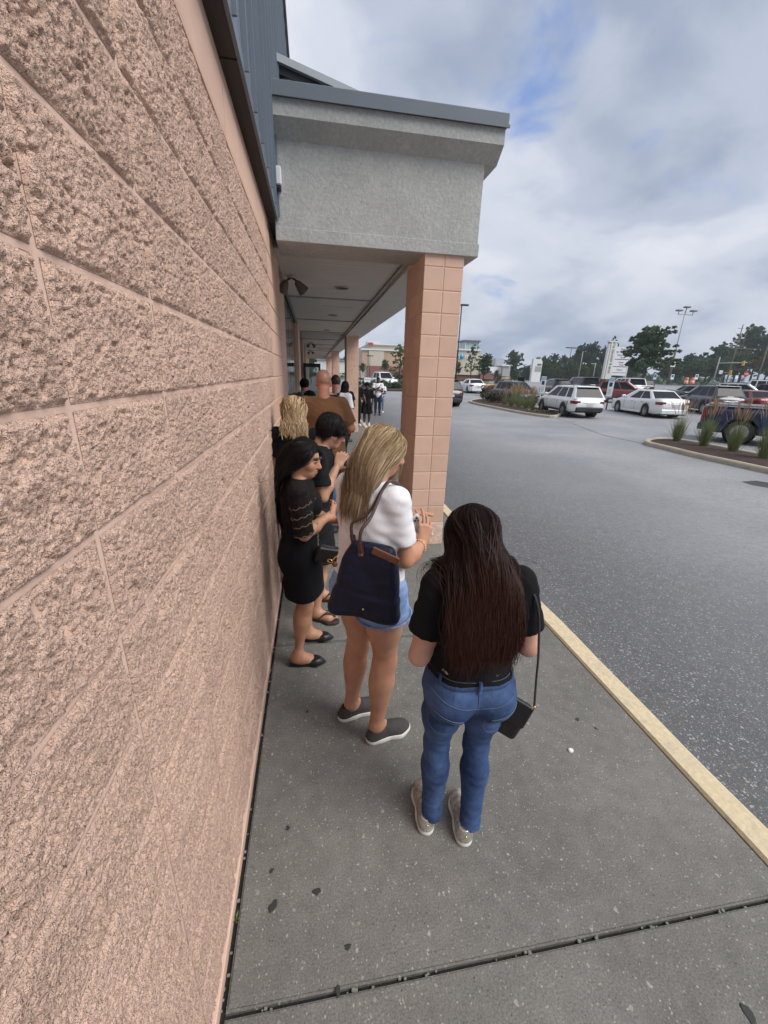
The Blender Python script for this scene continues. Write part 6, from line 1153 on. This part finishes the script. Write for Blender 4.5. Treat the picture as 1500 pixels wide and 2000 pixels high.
tree(780, 668, 748, 23, 52, 'thin', 'light', 'sparse pale green young tree seen left of the first column'); tree(752, 702, 724, 9, 78, 'cone', 'mid', 'small cone-shaped tree before the store\'s brick base'); tree(608, 688, 745, 16, 60, 'broad', 'light', 'bright green tree seen under the far end of the canopy'); tree(895, 707, 730, 7, 70, 'round', 'dark', 'small round dark tree right of the first column'); tree(1005, 722, 742, 6, 60, 'cone', 'light', 'small yellow-green cone shrub left of the yellow off-roader'); tree(708, 708, 728, 8, 80, 'broad', 'light', 'small pale tree at the store\'s left corner'); tree(968, 723, 742, 6, 80, 'round', 'mid', 'small bush before the low brick store wing')
V, F = leaf_cloud(77, 620, 46, .30, (85, 3, 2.4), (0, 0, 2.2), .2, jit=1.1); wo = link('distant_wood', quick_mesh('distant_wood', V, F), LEAF['dark'], None, (100, 146, 1.0)); tag(wo, 'dark low undergrowth closing the view behind the car park', 'wood', kind='stuff')
V = []; F = []; hr_ = np.random.default_rng(91); nx = 60      # wooded bank closing the view
for i in range(nx):
    x = -60 + i*4.6; t = 3.2 + .7*math.sin(i*.7) + hr_.normal(0, .5); V += [(x, 150, -1.0), (x, 151.5, t*.7), (x + hr_.normal(0, .8), 153.5, t), (x, 175, -1.0)]
F = [(i*4+j, (i+1)*4+j, (i+1)*4+j+1, i*4+j+1) for i in range(nx-1) for j in range(3)]
tag(MB().add(V, F, True).build('hills', mat('wooded_bank', (0.06, 0.085, 0.05), .95, var=(.6, .4), bump=[(1.2, 1.0, .6)])), kind='structure')
# ------------------------------------------------------------------ far store
def rect(name, m, parent, x0, y0, x1, y1, Y, depth, bev=0.0):
    a = atY((x0+x1)/2, (y0+y1)/2, Y); l = atY(x0, (y0+y1)/2, Y)[0]; r_ = atY(x1, (y0+y1)/2, Y)[0]; zt = atY((x0+x1)/2, y0, Y)[2]; zb_ = atY((x0+x1)/2, y1, Y)[2]; return box(name, m, parent, l, r_, Y, Y+depth, zb_, zt, bev=bev)
CREAM, TAN, BRICK = mat('far_cream', (0.52, 0.46, 0.38), .8, var=(.3, .04)), mat('far_tan', (0.45, 0.31, 0.22), .8, var=(.3, .05)), mat('far_brick', (0.23, 0.10, 0.08), .85, var=(3, .12)); M_WHT = mat('far_white', (0.68, 0.69, 0.68), .6, var=(.5, .05))
fs = empty('superstore', (0, 0, 0)); tag(fs, 'large cream and tan store with brick base across the car park', 'building')
rect('wall', CREAM, fs, 706, 685, 940, 742, 96, 30); rect('wall', TAN, fs, 707, 688, 720, 716, 95.8, .3); rect('wall', CREAM, fs, 720.3, 685.5, 750, 716, 95.6, .5); rect('wall', TAN, fs, 750.3, 688, 800, 716, 95.8, .3); rect('wall', TAN, fs, 800, 690, 880, 718, 95.8, .3); rect('parapet', CREAM, fs, 717, 675.5, 880, 685, 97, 25); rect('cornice', M_WHT, fs, 705, 682.5, 800, 685, 95.5, 1); rect('cornice', M_WHT, fs, 717, 674, 882, 676, 96.6, 1); rect('brick_base', BRICK, fs, 718, 715.5, 800, 736, 95.3, .6); rect('brick_base', BRICK, fs, 800, 722, 985, 742, 95.3, .6)
rect('roof_sign', mat('red_sign', (0.42, 0.06, 0.09), .5), fs, 719, 668.8, 729, 673, 96.4, .5); rect('stair_tower', M_WHT, fs, 718, 667, 742, 674.5, 98, 4)
tw = rect('tower', CREAM, fs, 886, 684, 938, 732, 94.8, 6); rect('tower_cornice', M_WHT, tw, 885, 681.5, 940, 684.5, 94.5, 7); ln = rect('lantern', mat('lantern_glass', (0.35, 0.45, 0.47), .15), tw, 909, 667.5, 935.5, 681.5, 96, 4); rect('lantern_roof', mat('lantern_roof', (0.10, 0.11, 0.13), .5), tw, 906, 664.5, 939, 667.5, 95.5, 5)
for x in (909, 917.5, 926.5, 935): rect('mullion', M_WHT, ln, x, 667.5, x+.7, 681.5, 95.9, .1)
rect('mullion', M_WHT, ln, 909, 672, 935.5, 672.6, 95.88, .1)
rect('low_wing', M_WHT, fs, 938, 716, 982, 731, 94.5, 8); rect('brick_base', BRICK, fs, 938, 730.5, 981, 741, 94.3, .5); rect('corner_block', mat('far_grey', (0.33, 0.34, 0.34), .7), fs, 981, 714, 996, 741, 93.8, 6); rect('wing_roof', mat('far_metal_roof', (0.36, 0.38, 0.42), .5), fs, 968, 700, 984, 716, 96, 5); rect('wing_cornice', M_WHT, fs, 980, 712.5, 997, 715, 93.5, 7); rect('wing_band', M_WHT, fs, 938, 726.5, 982, 728, 94.1, .4)
def words_(txt, size, m, parent, loc, rot, name='lettering', ext=.01, align='CENTER'):
    cu = bpy.data.curves.new(name, 'FONT'); cu.body = txt; cu.size = size; cu.extrude = ext; cu.align_x = align; cu.align_y = 'CENTER'; o = bpy.data.objects.new(name, cu); COL.objects.link(o); dg = bpy.context.evaluated_depsgraph_get(); me = bpy.data.meshes.new_from_object(o.evaluated_get(dg)); bpy.data.objects.remove(o); q = link(name, me, m, parent, loc); q.rotation_euler = rot; return q
q = atY(895.5, 695.5, 94.55); M_SIGNW = mat('sign_white', (0.8, 0.8, 0.8), .4)
words_('h', 1.75, M_SIGNW, fs, (q[0], 94.6, q[2]), (R_(90), 0, 0)); q = atY(912, 696, 94.55); words_('me', 1.55, M_SIGNW, fs, (q[0]+.5, 94.6, q[2]), (R_(90), 0, 0)); q = atY(902.3, 696, 94.55); MB().lathe([(0, -.1), (.52, -.1), (.52, .1)], (q[0], 94.62, q[2]), 20, 'y').build('sign_disc', mat('sign_blue', (0.05, 0.35, 0.62), .4), fs)
w2_ = empty('white_warehouse', (0, 0, 0)); tag(w2_, 'long low white building seen under the far end of the canopy', 'building'); rect('wall', M_WHT, w2_, 560, 703, 705, 728, 140, 20); rect('roof_band', mat('far_grey', (0, 0, 0)), w2_, 560, 701.5, 705, 703, 139.5, 21)
V, F = leaf_cloud(78, 160, 50, .35, (26, 2, 1.6), (0, 0, 1.6), .2, jit=.9); tag(link('hedge_wood', quick_mesh('hedge_wood', V, F), LEAF['dark'], None, (6, 165, 4.2)), 'dark tree line above the low white building', 'wood', kind='stuff')
def strip(name, px, m, up, kind='structure'):
    P = [ground(*q) for q in px]; V = [(p_[0], p_[1], p_[2]+up) for p_ in P]; n = len(V); V += [(a, b, c-.4) for a, b, c in V]; o = MB().add(V, [tuple(range(n))] + [(i, i+n, (i+1) % n + n, (i+1) % n) for i in range(n)]).build(name, m); tag(o, kind=kind); return o
strip('grass_verge', [(640, 741), (700, 741.5), (800, 743), (800, 737.5), (700, 735.5), (640, 735)], M_GRASS, .16); strip('grass_verge', [(952, 760), (1000, 762), (1000, 752), (952, 750)], M_GRASS, .15); strip('grass_verge', [(885, 749), (955, 751), (955, 743), (885, 742)], M_GRASS, .14)
strip('planting_bed', [(700, 762.5), (800, 765), (800, 758), (700, 756)], M_MULCH, .14); 
V, F = leaf_cloud(21, 60, 50, .07, (3.4, .5, .40), (0, 0, .5), .3, jit=.22); HED = quick_mesh('hedge', V, F); HED.materials.append(LEAF['mid'])
for i, (x, y) in enumerate(((722, 759), (757, 760.5), (785, 761))):
    g = ground(x, y); tag(link('hedge', HED, None, None, (g[0], g[1], g[2]+.1), i*.2), 'low clipped hedge in the bed, %s seen between the columns' % ('leftmost', 'middle', 'rightmost')[i], 'hedge', kind='stuff')
car('white pickup behind the hedge, seen between the columns', 'pickup', WHITE, 718, 757, 160, side=1, name='pickup_truck', cat='pickup'); car('red minivan behind the hedge, seen between the columns', 'suv', RED, 768, 757, 150, side=1, name='parked_van', cat='van'); car('silver sedan on the far lane, seen between the columns', 'sedan', SILV, 752, 735, 80, side=1); car('dark car left of the silver sedan by the far store', 'suv', DKG, 722, 733, 60, side=1); car('white sedan seen between second and third columns', 'sedan', WHITE, 668, 738, 60, side=1)
# ------------------------------------------------------------------ poles, lamps, signs
M_POLE = mat('pole_black', (0.02, 0.021, 0.023), .5); M_POLEG = mat('pole_grey', (0.30, 0.31, 0.32), .5); M_WOOD = mat('pole_wood', (0.17, 0.125, 0.085), .9, var=(4, .2)); M_SIGNB = mat('sign_face_blue', (0.30, 0.50, 0.62), .4); M_DKB = mat('sign_navy', (0.015, 0.03, 0.10), .4); M_YELL = mat('signal_yellow', (0.55, 0.36, 0.03), .5); M_PRINT = mat('sign_print', (0.12, 0.12, 0.14), .6)
def pole_at(px, ptop, pbase, Y, r, m, name, label, cat, group=None):
    b = atY(px, pbase, Y); H = atY(px, ptop, Y)[2] - (b[2] - .3)
    # follow the true vertical: use the base pixel for the position
    p = empty(name, (b[0], Y, b[2]-.3)); tag(p, label, cat, group); MB().tube([(0, 0, 0), (0, 0, H)], [r, r*.7], 10).build('pole', m, p); return p, H
p, H = pole_at(888, 595, 762, 46, .09, M_POLE, 'parking_lamp', 'tall black parking lamp with one head beside the first column', 'lamp post'); box('lamp_head', M_POLE, p, -.1, .75, -.2, .2, H-.06, H+.10, bev=.04)
p, H = pole_at(1304, 603, 748, 64, .10, M_POLEG, 'parking_lamp', 'tall grey parking lamp with three square heads and a number plate', 'lamp post')
box('arm', M_POLEG, p, -1.3, 1.6, -.05, .05, H-.75, H-.65)
for x, dz in ((-1.2, 0), (.1, .55), (1.5, .05)): MB().tube([(x, 0, H-.7), (x, 0, H-.2+dz)], .06, 6).build('arm', M_POLEG, p); box('lamp_head', mat('lamp_grey', (0.16, 0.165, 0.18), .5), p, x-.45, x+.5, -.35, .35, H-.25+dz, H-.02+dz, bev=.05)
MB().tube([(0, 0, 0), (0, 0, H*.48)], .16, 8).build('pole_sleeve', M_WOOD, p); ns = box('number_plate', M_SIGNW, p, -.45, .45, -.2, -.17, H*.25, H*.33); words_('33', .55, M_PRINT, ns, (0, -.215, H*.29), (R_(90), 0, 0))
p, H = pole_at(1107, 679, 735, 100, .09, M_POLE, 'parking_lamp', 'distant twin-head lamp rising above the trees', 'lamp post'); box('lamp_head', M_POLE, p, -1.4, -.2, -.3, .3, H-.1, H+.1); box('lamp_head', M_POLE, p, .2, 1.4, -.3, .3, H-.1, H+.1)
p, H = pole_at(722, 695, 735, 82, .07, M_POLE, 'parking_lamp', 'slim dark lamp in front of the cream store wall', 'lamp post'); box('lamp_head', M_POLE, p, -.6, .6, -.2, .2, H-.08, H+.08)
p, H = pole_at(1419, 632, 745, 96, .16, M_WOOD, 'utility_pole', 'wooden utility pole with crossarms behind the signal mast', 'utility pole'); 
for z, a, b in ((.93, -1.2, .4), (.84, -1.4, .4), (.72, -1.5, .5), (.60, -2.4, 6.0)): box('crossarm', M_POLEG if z > .65 else M_WOOD, p, a, b, -.06, .06, H*z, H*z+.14)
MB().tube([(1.9, .2, H*.42), (1.9, .2, H*.86)], .07, 6).build('riser', M_WOOD, p)
for dx in (-2.2, -1.0, 2.5): MB().lathe([(.0, 0), (.14, .02), (.16, .25), (.1, .32), (0, .34)], (dx, 0, H*.60+.14), 8).build('insulator', M_WHT, p)
p, H = pole_at(1477, 668, 748, 70, .15, M_WOOD, 'utility_pole', 'leaning-looking wooden pole at the right edge with yellow signals', 'utility pole')
p, H = pole_at(1393, 697, 745, 78, .14, M_POLEG, 'signal_mast', 'grey traffic signal mast with long arm over the road', 'traffic light'); MB().tube([(0, 0, H-1.2), (9.0, 0, H-.75)], [.10, .06], 8).build('mast_arm', M_POLEG, p); MB().tube([(0, 0, H*.42), (3.8, 0, H*.43)], .05, 6).build('mast_arm', M_POLEG, p)
for x, z in ((6.3, H-1.5), (8.8, H-1.1), (3.7, H*.43-.6)): s_ = box('signal_head', M_YELL, p, x-.2, x+.2, -.2, .2, z, z+1.05, bev=.04)
box('signal_head', M_POLE, p, .25, .65, -.2, .2, H*.36, H*.52, bev=.04); box('street_plate', M_WHT, p, .8, 1.7, -.03, .03, H*.36, H*.50)
p, H = pole_at(1452, 729, 747, 50, .035, M_POLEG, 'stop_sign', 'red octagonal stop sign above the parked cars at right', 'sign'); oc = MB(); a8 = [(.42*math.cos(R_(22.5+45*k)), H + .42*math.sin(R_(22.5+45*k)) - .1) for k in range(8)]; oc.prism(a8, 1, -.05, -.02); oc.build('sign_face', mat('stop_red', (0.42, 0.03, 0.035), .4), p); words_('STOP', .28, M_SIGNW, p, (0, -.062, H-.1), (R_(90), 0, 0))
p, H = pole_at(1435, 733, 748, 50, .03, M_POLEG, 'small_sign', 'small white square sign left of the stop sign', 'sign'); box('sign_face', M_SIGNW, p, -.22, .22, -.04, -.02, H-.45, H)
for (x, Y, lb) in ((1276, 58, 'leftmost small blue and white parking sign by the lamp'), (1310, 58, 'small blue and white parking sign just right of the lamp pole'), (1357, 58, 'small blue and white parking sign behind the silver SUV')):
    p, H = pole_at(x, 731, 748, Y, .04, M_POLEG, 'parking_sign', lb, 'sign', 'small blue parking signs'); box('sign_face', M_SIGNW, p, -.28, .28, -.06, -.042, H-.75, H); box('sign_symbol', mat('sign_mid_blue', (0.04, 0.16, 0.40), .4), p, -.2, .2, -.068, -.062, H-.45, H-.08)
for (x, t, b_, lb) in ((1054.5, 735, 792, 'blue and white pick-up sign on a post left of the white wagon'), (1183.5, 737, 800, 'blue and white pick-up sign on a post left of the pearl sedan')):
    g = ground(x, b_); p = empty('pickup_sign', (g[0], g[1], g[2])); tag(p, lb, 'sign', 'tall pick-up signs'); d = math.hypot(g[0], g[1]); H = atY(x, t, g[1])[2] - g[2]; p.rotation_euler = (0, 0, -math.atan2(g[0], g[1])); MB().tube([(0, 0, 0), (0, 0, H*.5)], .04, 8).build('post', M_POLE, p); w = .17
    box('sign_face', M_SIGNW, p, -w, w, -.05, -.02, H*.38, H, bev=.008); box('sign_header', M_SIGNB, p, -w*.98, w*.98, -.056, -.052, H*.88, H*.985); box('sign_symbol', M_DKB, p, -w*.6, w*.5, -.056, -.052, H*.72, H*.85)
    for k in range(6): box('sign_print', mat('print_grey', (0.35, 0.4, 0.45), .6), p, -w*.7, w*(.7 - .12*(k % 3)), -.055, -.052, H*(.64-.03*k), H*(.652-.03*k))
    box('sign_footer', M_SIGNB, p, -w*.98, w*.98, -.056, -.052, H*.385, H*.43)
# pylon sign
Y = 72; b = atY(1186, 735, Y); py = empty('pylon_sign', (b[0], Y, b[2]-.5)); tag(py, 'tall shopping-centre pylon sign with white tenant panels', 'sign'); sc_ = Y/828*1.0
zz = lambda p_: atY(1192, p_, Y)[2] - (b[2]-.5); box('post', M_WHT, py, -1.05, -.85, -.3, .3, 0, zz(672)); tb = box('name_column', mat('pylon_cream', (0.62, 0.63, 0.56), .6), py, -.7, .45, -.35, .35, 0, zz(668)); words_('VINE & GRAVES RUN', .62, mat('pylon_green', (0.05, 0.07, 0.06), .6), tb, (-.12, -.37, zz(698)), (R_(90), R_(-90), 0)); box('cap', M_WHT, py, -1.2, .6, -.4, .4, zz(668), zz(666)); box('post', M_WHT, py, .47, .62, -.3, .3, 0, zz(672)); box('post', M_WHT, py, 3.6, 3.75, -.3, .3, 0, zz(676))
for i, (z0, z1) in enumerate(((676.5, 686), (688, 700.5), (702, 715), (716.5, 727), (728, 733))):
    pn = box('tenant_panel', mat('panel_white', (0.70, 0.71, 0.74), .4), py, .63, 3.59, -.25, .25, zz(z1), zz(z0)); hh_ = zz(z0) - zz(z1)
    for k, (a, c, m) in enumerate(((.25, .8, 'sign_print'), (.45, .95, 'sign_print' if i != 2 else 'red_sign'))[:1 + (i in (1, 2))]): words_(('Market', 'Dinner Grille', 'Annie', 'Fabrics', '')[i] if k == 0 else ('', 'Shoes', 'Fresh', '', '')[i], .42, MATS[m], pn, (2.3 if k else 2.1, -.262, zz(z1) + hh_*(.62 - .38*k if i in (1, 2) else .5)), (R_(90), 0, 0))
# small white totem
Y = 60; b = atY(1044, 742, Y); p = empty('totem_sign', (b[0], Y, b[2]-.3)); tag(p, 'white totem sign rising behind the dark grey car', 'sign'); H = atY(1044, 701, Y)[2] - b[2] + .3; MB().prism([(-.75, 0), (-.75, H), (.5, H), (.75, H-.35), (.75, 0)], 1, -.25, .25).build('totem', M_WHT, p); box('sign_face', mat('far_grey', (0, 0, 0)), p, -.35, .7, -.27, -.252, H*.45, H*.68); box('price_strip', M_PRINT, p, -.05, .62, -.28, -.272, H*.72, H*.80)
p, H = pole_at(1130, 686, 735, 100, .12, M_POLEG, 'utility_pole', 'slim pale pole among the trees left of the pylon sign', 'utility pole'); p, H = pole_at(1158, 709, 738, 98, .12, M_POLEG, 'utility_pole', 'short pale pole with a crossarm left of the pylon sign', 'utility pole'); box('crossarm', M_POLEG, p, -1.2, .3, -.08, .08, H-.25, H-.05)
# signs among the hedge beyond the columns
g = ground(717, 766); p = empty('notice_board', (g[0], g[1], g[2])); tag(p, 'small white notice board beyond the second column', 'sign'); MB().tube([(0, 0, 0), (0, 0, 1.0)], .03, 6).build('post', M_POLEG, p); box('board', M_SIGNW, p, -.32, .32, -.03, .0, .95, 1.4, bev=.01); words_('NOTICE', .13, M_PRINT, p, (0, -.035, 1.2), (R_(90), 0, 0))
for (x, lb) in ((1341, 'left'), (1353, 'right')):
    g = atY(x, 742, 60); p = empty('traffic_barrel', (g[0], 60, g[2]-.6)); tag(p, '%s orange traffic barrel beside the parked silver SUV' % lb, 'barrel'); OR = mat('barrel_orange', (0.65, 0.16, 0.05), .5); MB().lathe([(.32, 0), (.30, .3), (.29, .3)], (0, 0, 0), 14).build('drum', OR, p); MB().lathe([(.29, .3), (.28, .5)], (0, 0, 0), 14).build('band', M_SIGNW, p); MB().lathe([(.27, .5), (.24, .95), (.1, 1.0), (0, 1.0)], (0, 0, 0), 14).build('drum', OR, p)
# ------------------------------------------------------------------ yellow off-roader and motorcycle
def offroader():
    loc, h = park(1008, 775, 'suv', -88, -1); p = empty('off_roader', loc, h); tag(p, 'yellow open-topped off-roader with black soft top behind the grasses', 'car')
    MB().prism([(-.75, .45), (-.75, 1.12), (1.5, 1.12), (1.5, 1.05), (2.55, 1.02), (2.75, .95), (2.75, .55), (2.2, .5), (.7, .45)], 0, -.72, .72).build('body', YEL, p)
    for s_ in (-1, 1):
        for y in (0, 2.42):
            wheel(p, s_*.78, y, .40, .27, s_); MB().prism([(y-.55, .72), (y-.38, .96), (y+.38, .96), (y+.55, .72), (y+.5, .69), (y+.34, .90), (y-.34, .90), (y-.5, .69)], 0, min(s_*.70, s_*.93), max(s_*.70, s_*.93)).build('fender_flare', M_PLASTIC, p)
        MB().tube([(s_*.70, .75, 1.1), (s_*.66, .75, 1.75), (s_*.66, 1.55, 1.7), (s_*.70, 1.72, 1.1)], .035, 6).build('door_frame', YEL, p); MB().lathe([(0, 0), (.09, .01), (.09, .04), (0, .05)], (s_*.45, 2.76, .82), 14, 'y').build('headlight', M_LAMP, p)
    MB().prism([(-.78, 1.12), (-.70, 1.78), (1.5, 1.80), (1.75, 1.12), (1.70, 1.12), (1.45, 1.74), (-.64, 1.72), (-.72, 1.12)], 0, -.66, .66).build('soft_top', fabric('soft_top', (0.02, 0.02, 0.021)), p); MB().lathe([(.1, 0), (.38, 0), (.40, .12), (.38, .24), (.1, .24)], (0, -.99, .95), 20, 'y').build('spare_wheel', M_TYRE, p); box('front_bumper', M_PLASTIC, p, -.75, .75, 2.76, 2.95, .5, .68, bev=.03)
offroader()
def motorcycle():
    g = ground(958, 768); p = empty('motorcycle', (g[0], g[1], g[2]), R_(20)); tag(p, 'black motorcycle parked right of the white sedan', 'motorcycle')
    for y in (0, 1.5): MB().lathe([(.22, -.07), (.30, -.07), (.33, 0), (.30, .07), (.22, .07), (.22, -.07)], (0, y, .33), 22, 'x').build('wheel', M_TYRE, p)
    sdf_obj('engine', [B((0, .72, .42), (.19, .26, .2), None, .06)], .02, M_PLASTIC, p); sdf_obj('fuel_tank', [E((0, .88, .86), (.16, .3, .13))], .02, BLK, p); sdf_obj('seat', [C((0, .5, .8), (0, .1, .82), .11, .12, .03), C((0, .1, .82), (0, -.15, .9), .1, .06, .03)], .02, M_BLACKLEA, p); MB().tube([(-.42, 1.05, 1.12), (-.25, 1.15, 1.12), (0, 1.2, 1.05), (.25, 1.15, 1.12), (.42, 1.05, 1.12)], .022, 6).build('handlebar', M_PLASTIC, p); MB().tube([(.0, 1.5, .33), (0, 1.2, 1.05)], .05, 8).build('fork', M_CHROME, p)
    for s_ in (-1, 1): sdf_obj('saddlebag', [B((s_*.3, .02, .58), (.11, .28, .17), None, .06)], .02, BLK, p)
    sdf_obj('tail_light', [E((0, -.33, .72), (.07, .05, .05))], .015, M_TAIL, p)
motorcycle()
# ------------------------------------------------------------------ small things on the walk
for i, (px, py, a, b_) in enumerate(((619, 1742, .020, .016), (533, 1770, .026, .017), (562, 1617, .014, .011), (679, 1850, .014, .012), (1128, 1405, .018, .012), (1463, 1983, .034, .018), (1164, 1423, .012, .008), (660, 1935, .01, .02), (530, 1700, .012, .01), (600, 1390, .012, .01), (880, 1098, .014, .01))):
    a *= .82; b_ *= .82; q = atZ(px, py, 0); r_ = np.random.default_rng(i); th = np.linspace(0, 6.283, 15)[:-1]; rr = 1 + .18*r_.standard_normal(14)
    o = MB().add([(a*k*math.cos(t), b_*k*math.sin(t), .0) for t, k in zip(th, rr)] + [(a*k*.8*math.cos(t), b_*k*.8*math.sin(t), .002) for t, k in zip(th, rr)], [(j, (j+1) % 14, 14 + (j+1) % 14, 14 + j) for j in range(14)] + [tuple(range(14, 28))]).build('gum_spot', mat('old_gum', (0.032, 0.032, 0.031), .7), None, (q[0], q[1], .0006), i*.9)
    o.parent = walk; o.matrix_parent_inverse = walk.matrix_world.inverted()
def pebble(px, py, z, s, m, label, name='pebble', cat='pebble'):
    q = atZ(px, py, z); o = sdf_obj(name, [E((0, 0, s*.35), (s, s*.7, s*.45), None), E((s*.4, s*.2, s*.3), (s*.6, s*.6, s*.35), None)], max(.0012, s*.22), m, None, smooth=0); o.location = (q[0], q[1], z); tag(o, label, cat)
pebble(1114, 1467, .0, .009, M_SIGNW, 'white crumpled scrap lying on the walk right of the jeans wearer', 'litter_scrap', 'litter')
M_PEB = mat('pebble_grey', (0.20, 0.195, 0.18), .9, var=(40, .2))
jr = np.random.default_rng(55); mb = MB()
for k in range(70):      # grit caught in the joints
    if k < 38: x = jr.uniform(-.3, 1.75); y = .735 - .006*(x-.7) + jr.normal(0, .003); z = -.016
    else: y = jr.uniform(.5, 3.6); x = WX + .018 + jr.normal(0, .004); z = -.016
    s = jr.uniform(.003, .008); mb.box(x-s, x+s*jr.uniform(.6, 1), y-s*.7, y+s*.7, z, z+s*1.3, bev=s*.3)
tag(mb.build('joint_grit', M_PEB, walk), kind='stuff')
lf = MB()
for k in range(5): a = k*1.3; lf.add([(0, 0, 0), (.012*math.cos(a)-.004*math.sin(a), .012*math.sin(a)+.004*math.cos(a), .012), (.026*math.cos(a), .026*math.sin(a), .010+.004*k), (.012*math.cos(a)+.004*math.sin(a), .012*math.sin(a)-.004*math.cos(a), .012)], [(0, 1, 2, 3)])
q = atZ(455, 1795, 0); o = lf.build('weed', mat('weed_leaf', (0.12, 0.15, 0.05), .7), None, (WX+.02, q[1], -.012)); tag(o, 'tiny green weed growing in the joint at the wall foot', 'plant')
# cracks in the tarmac
def crack(px, wd=.012):
    P = np.array([ground(*q) for q in px]); P = curve(P, 40); r_ = np.random.default_rng(len(px)*7); P[:, :2] += r_.normal(0, .02, (40, 2)); P[:, 2] = gz(P[:, 0], P[:, 1]) + .004; o = band('crack', P, wd, .001, M_DIRT, None, UP); o.parent = bpy.data.objects['car_park_ground']
crack([(1262, 868), (1180, 850), (1120, 828), (1080, 815)], .02)

pt = [ground(*q) for q in ((1448, 941), (1475, 939), (1510, 944), (1530, 952), (1500, 953), (1470, 948))]
po = MB().add([(q[0], q[1], float(gz(q[0], q[1])) + .004) for q in pt], [tuple(range(6))]).build('tar_patch', mat('tar', (0.035, 0.036, 0.04), .6, var=(20, .3))); po.parent = bpy.data.objects['car_park_ground']
# ------------------------------------------------------------------ thin summer haze
hz = box('haze', None, None, -180, 330, -70, 290, ROAD-1.6, 34); hz['kind'] = 'stuff'; hm = bpy.data.materials.new('haze_air'); hm.use_nodes = True; hm.node_tree.nodes.clear(); ho = hm.node_tree.nodes.new('ShaderNodeOutputMaterial'); hv = hm.node_tree.nodes.new('ShaderNodeVolumePrincipled'); hv.inputs['Color'].default_value = (0.86, 0.92, 1.0, 1); hv.inputs['Density'].default_value = 0.0005; hm.node_tree.links.new(hv.outputs[0], ho.inputs['Volume']); hz.data.materials.append(hm)
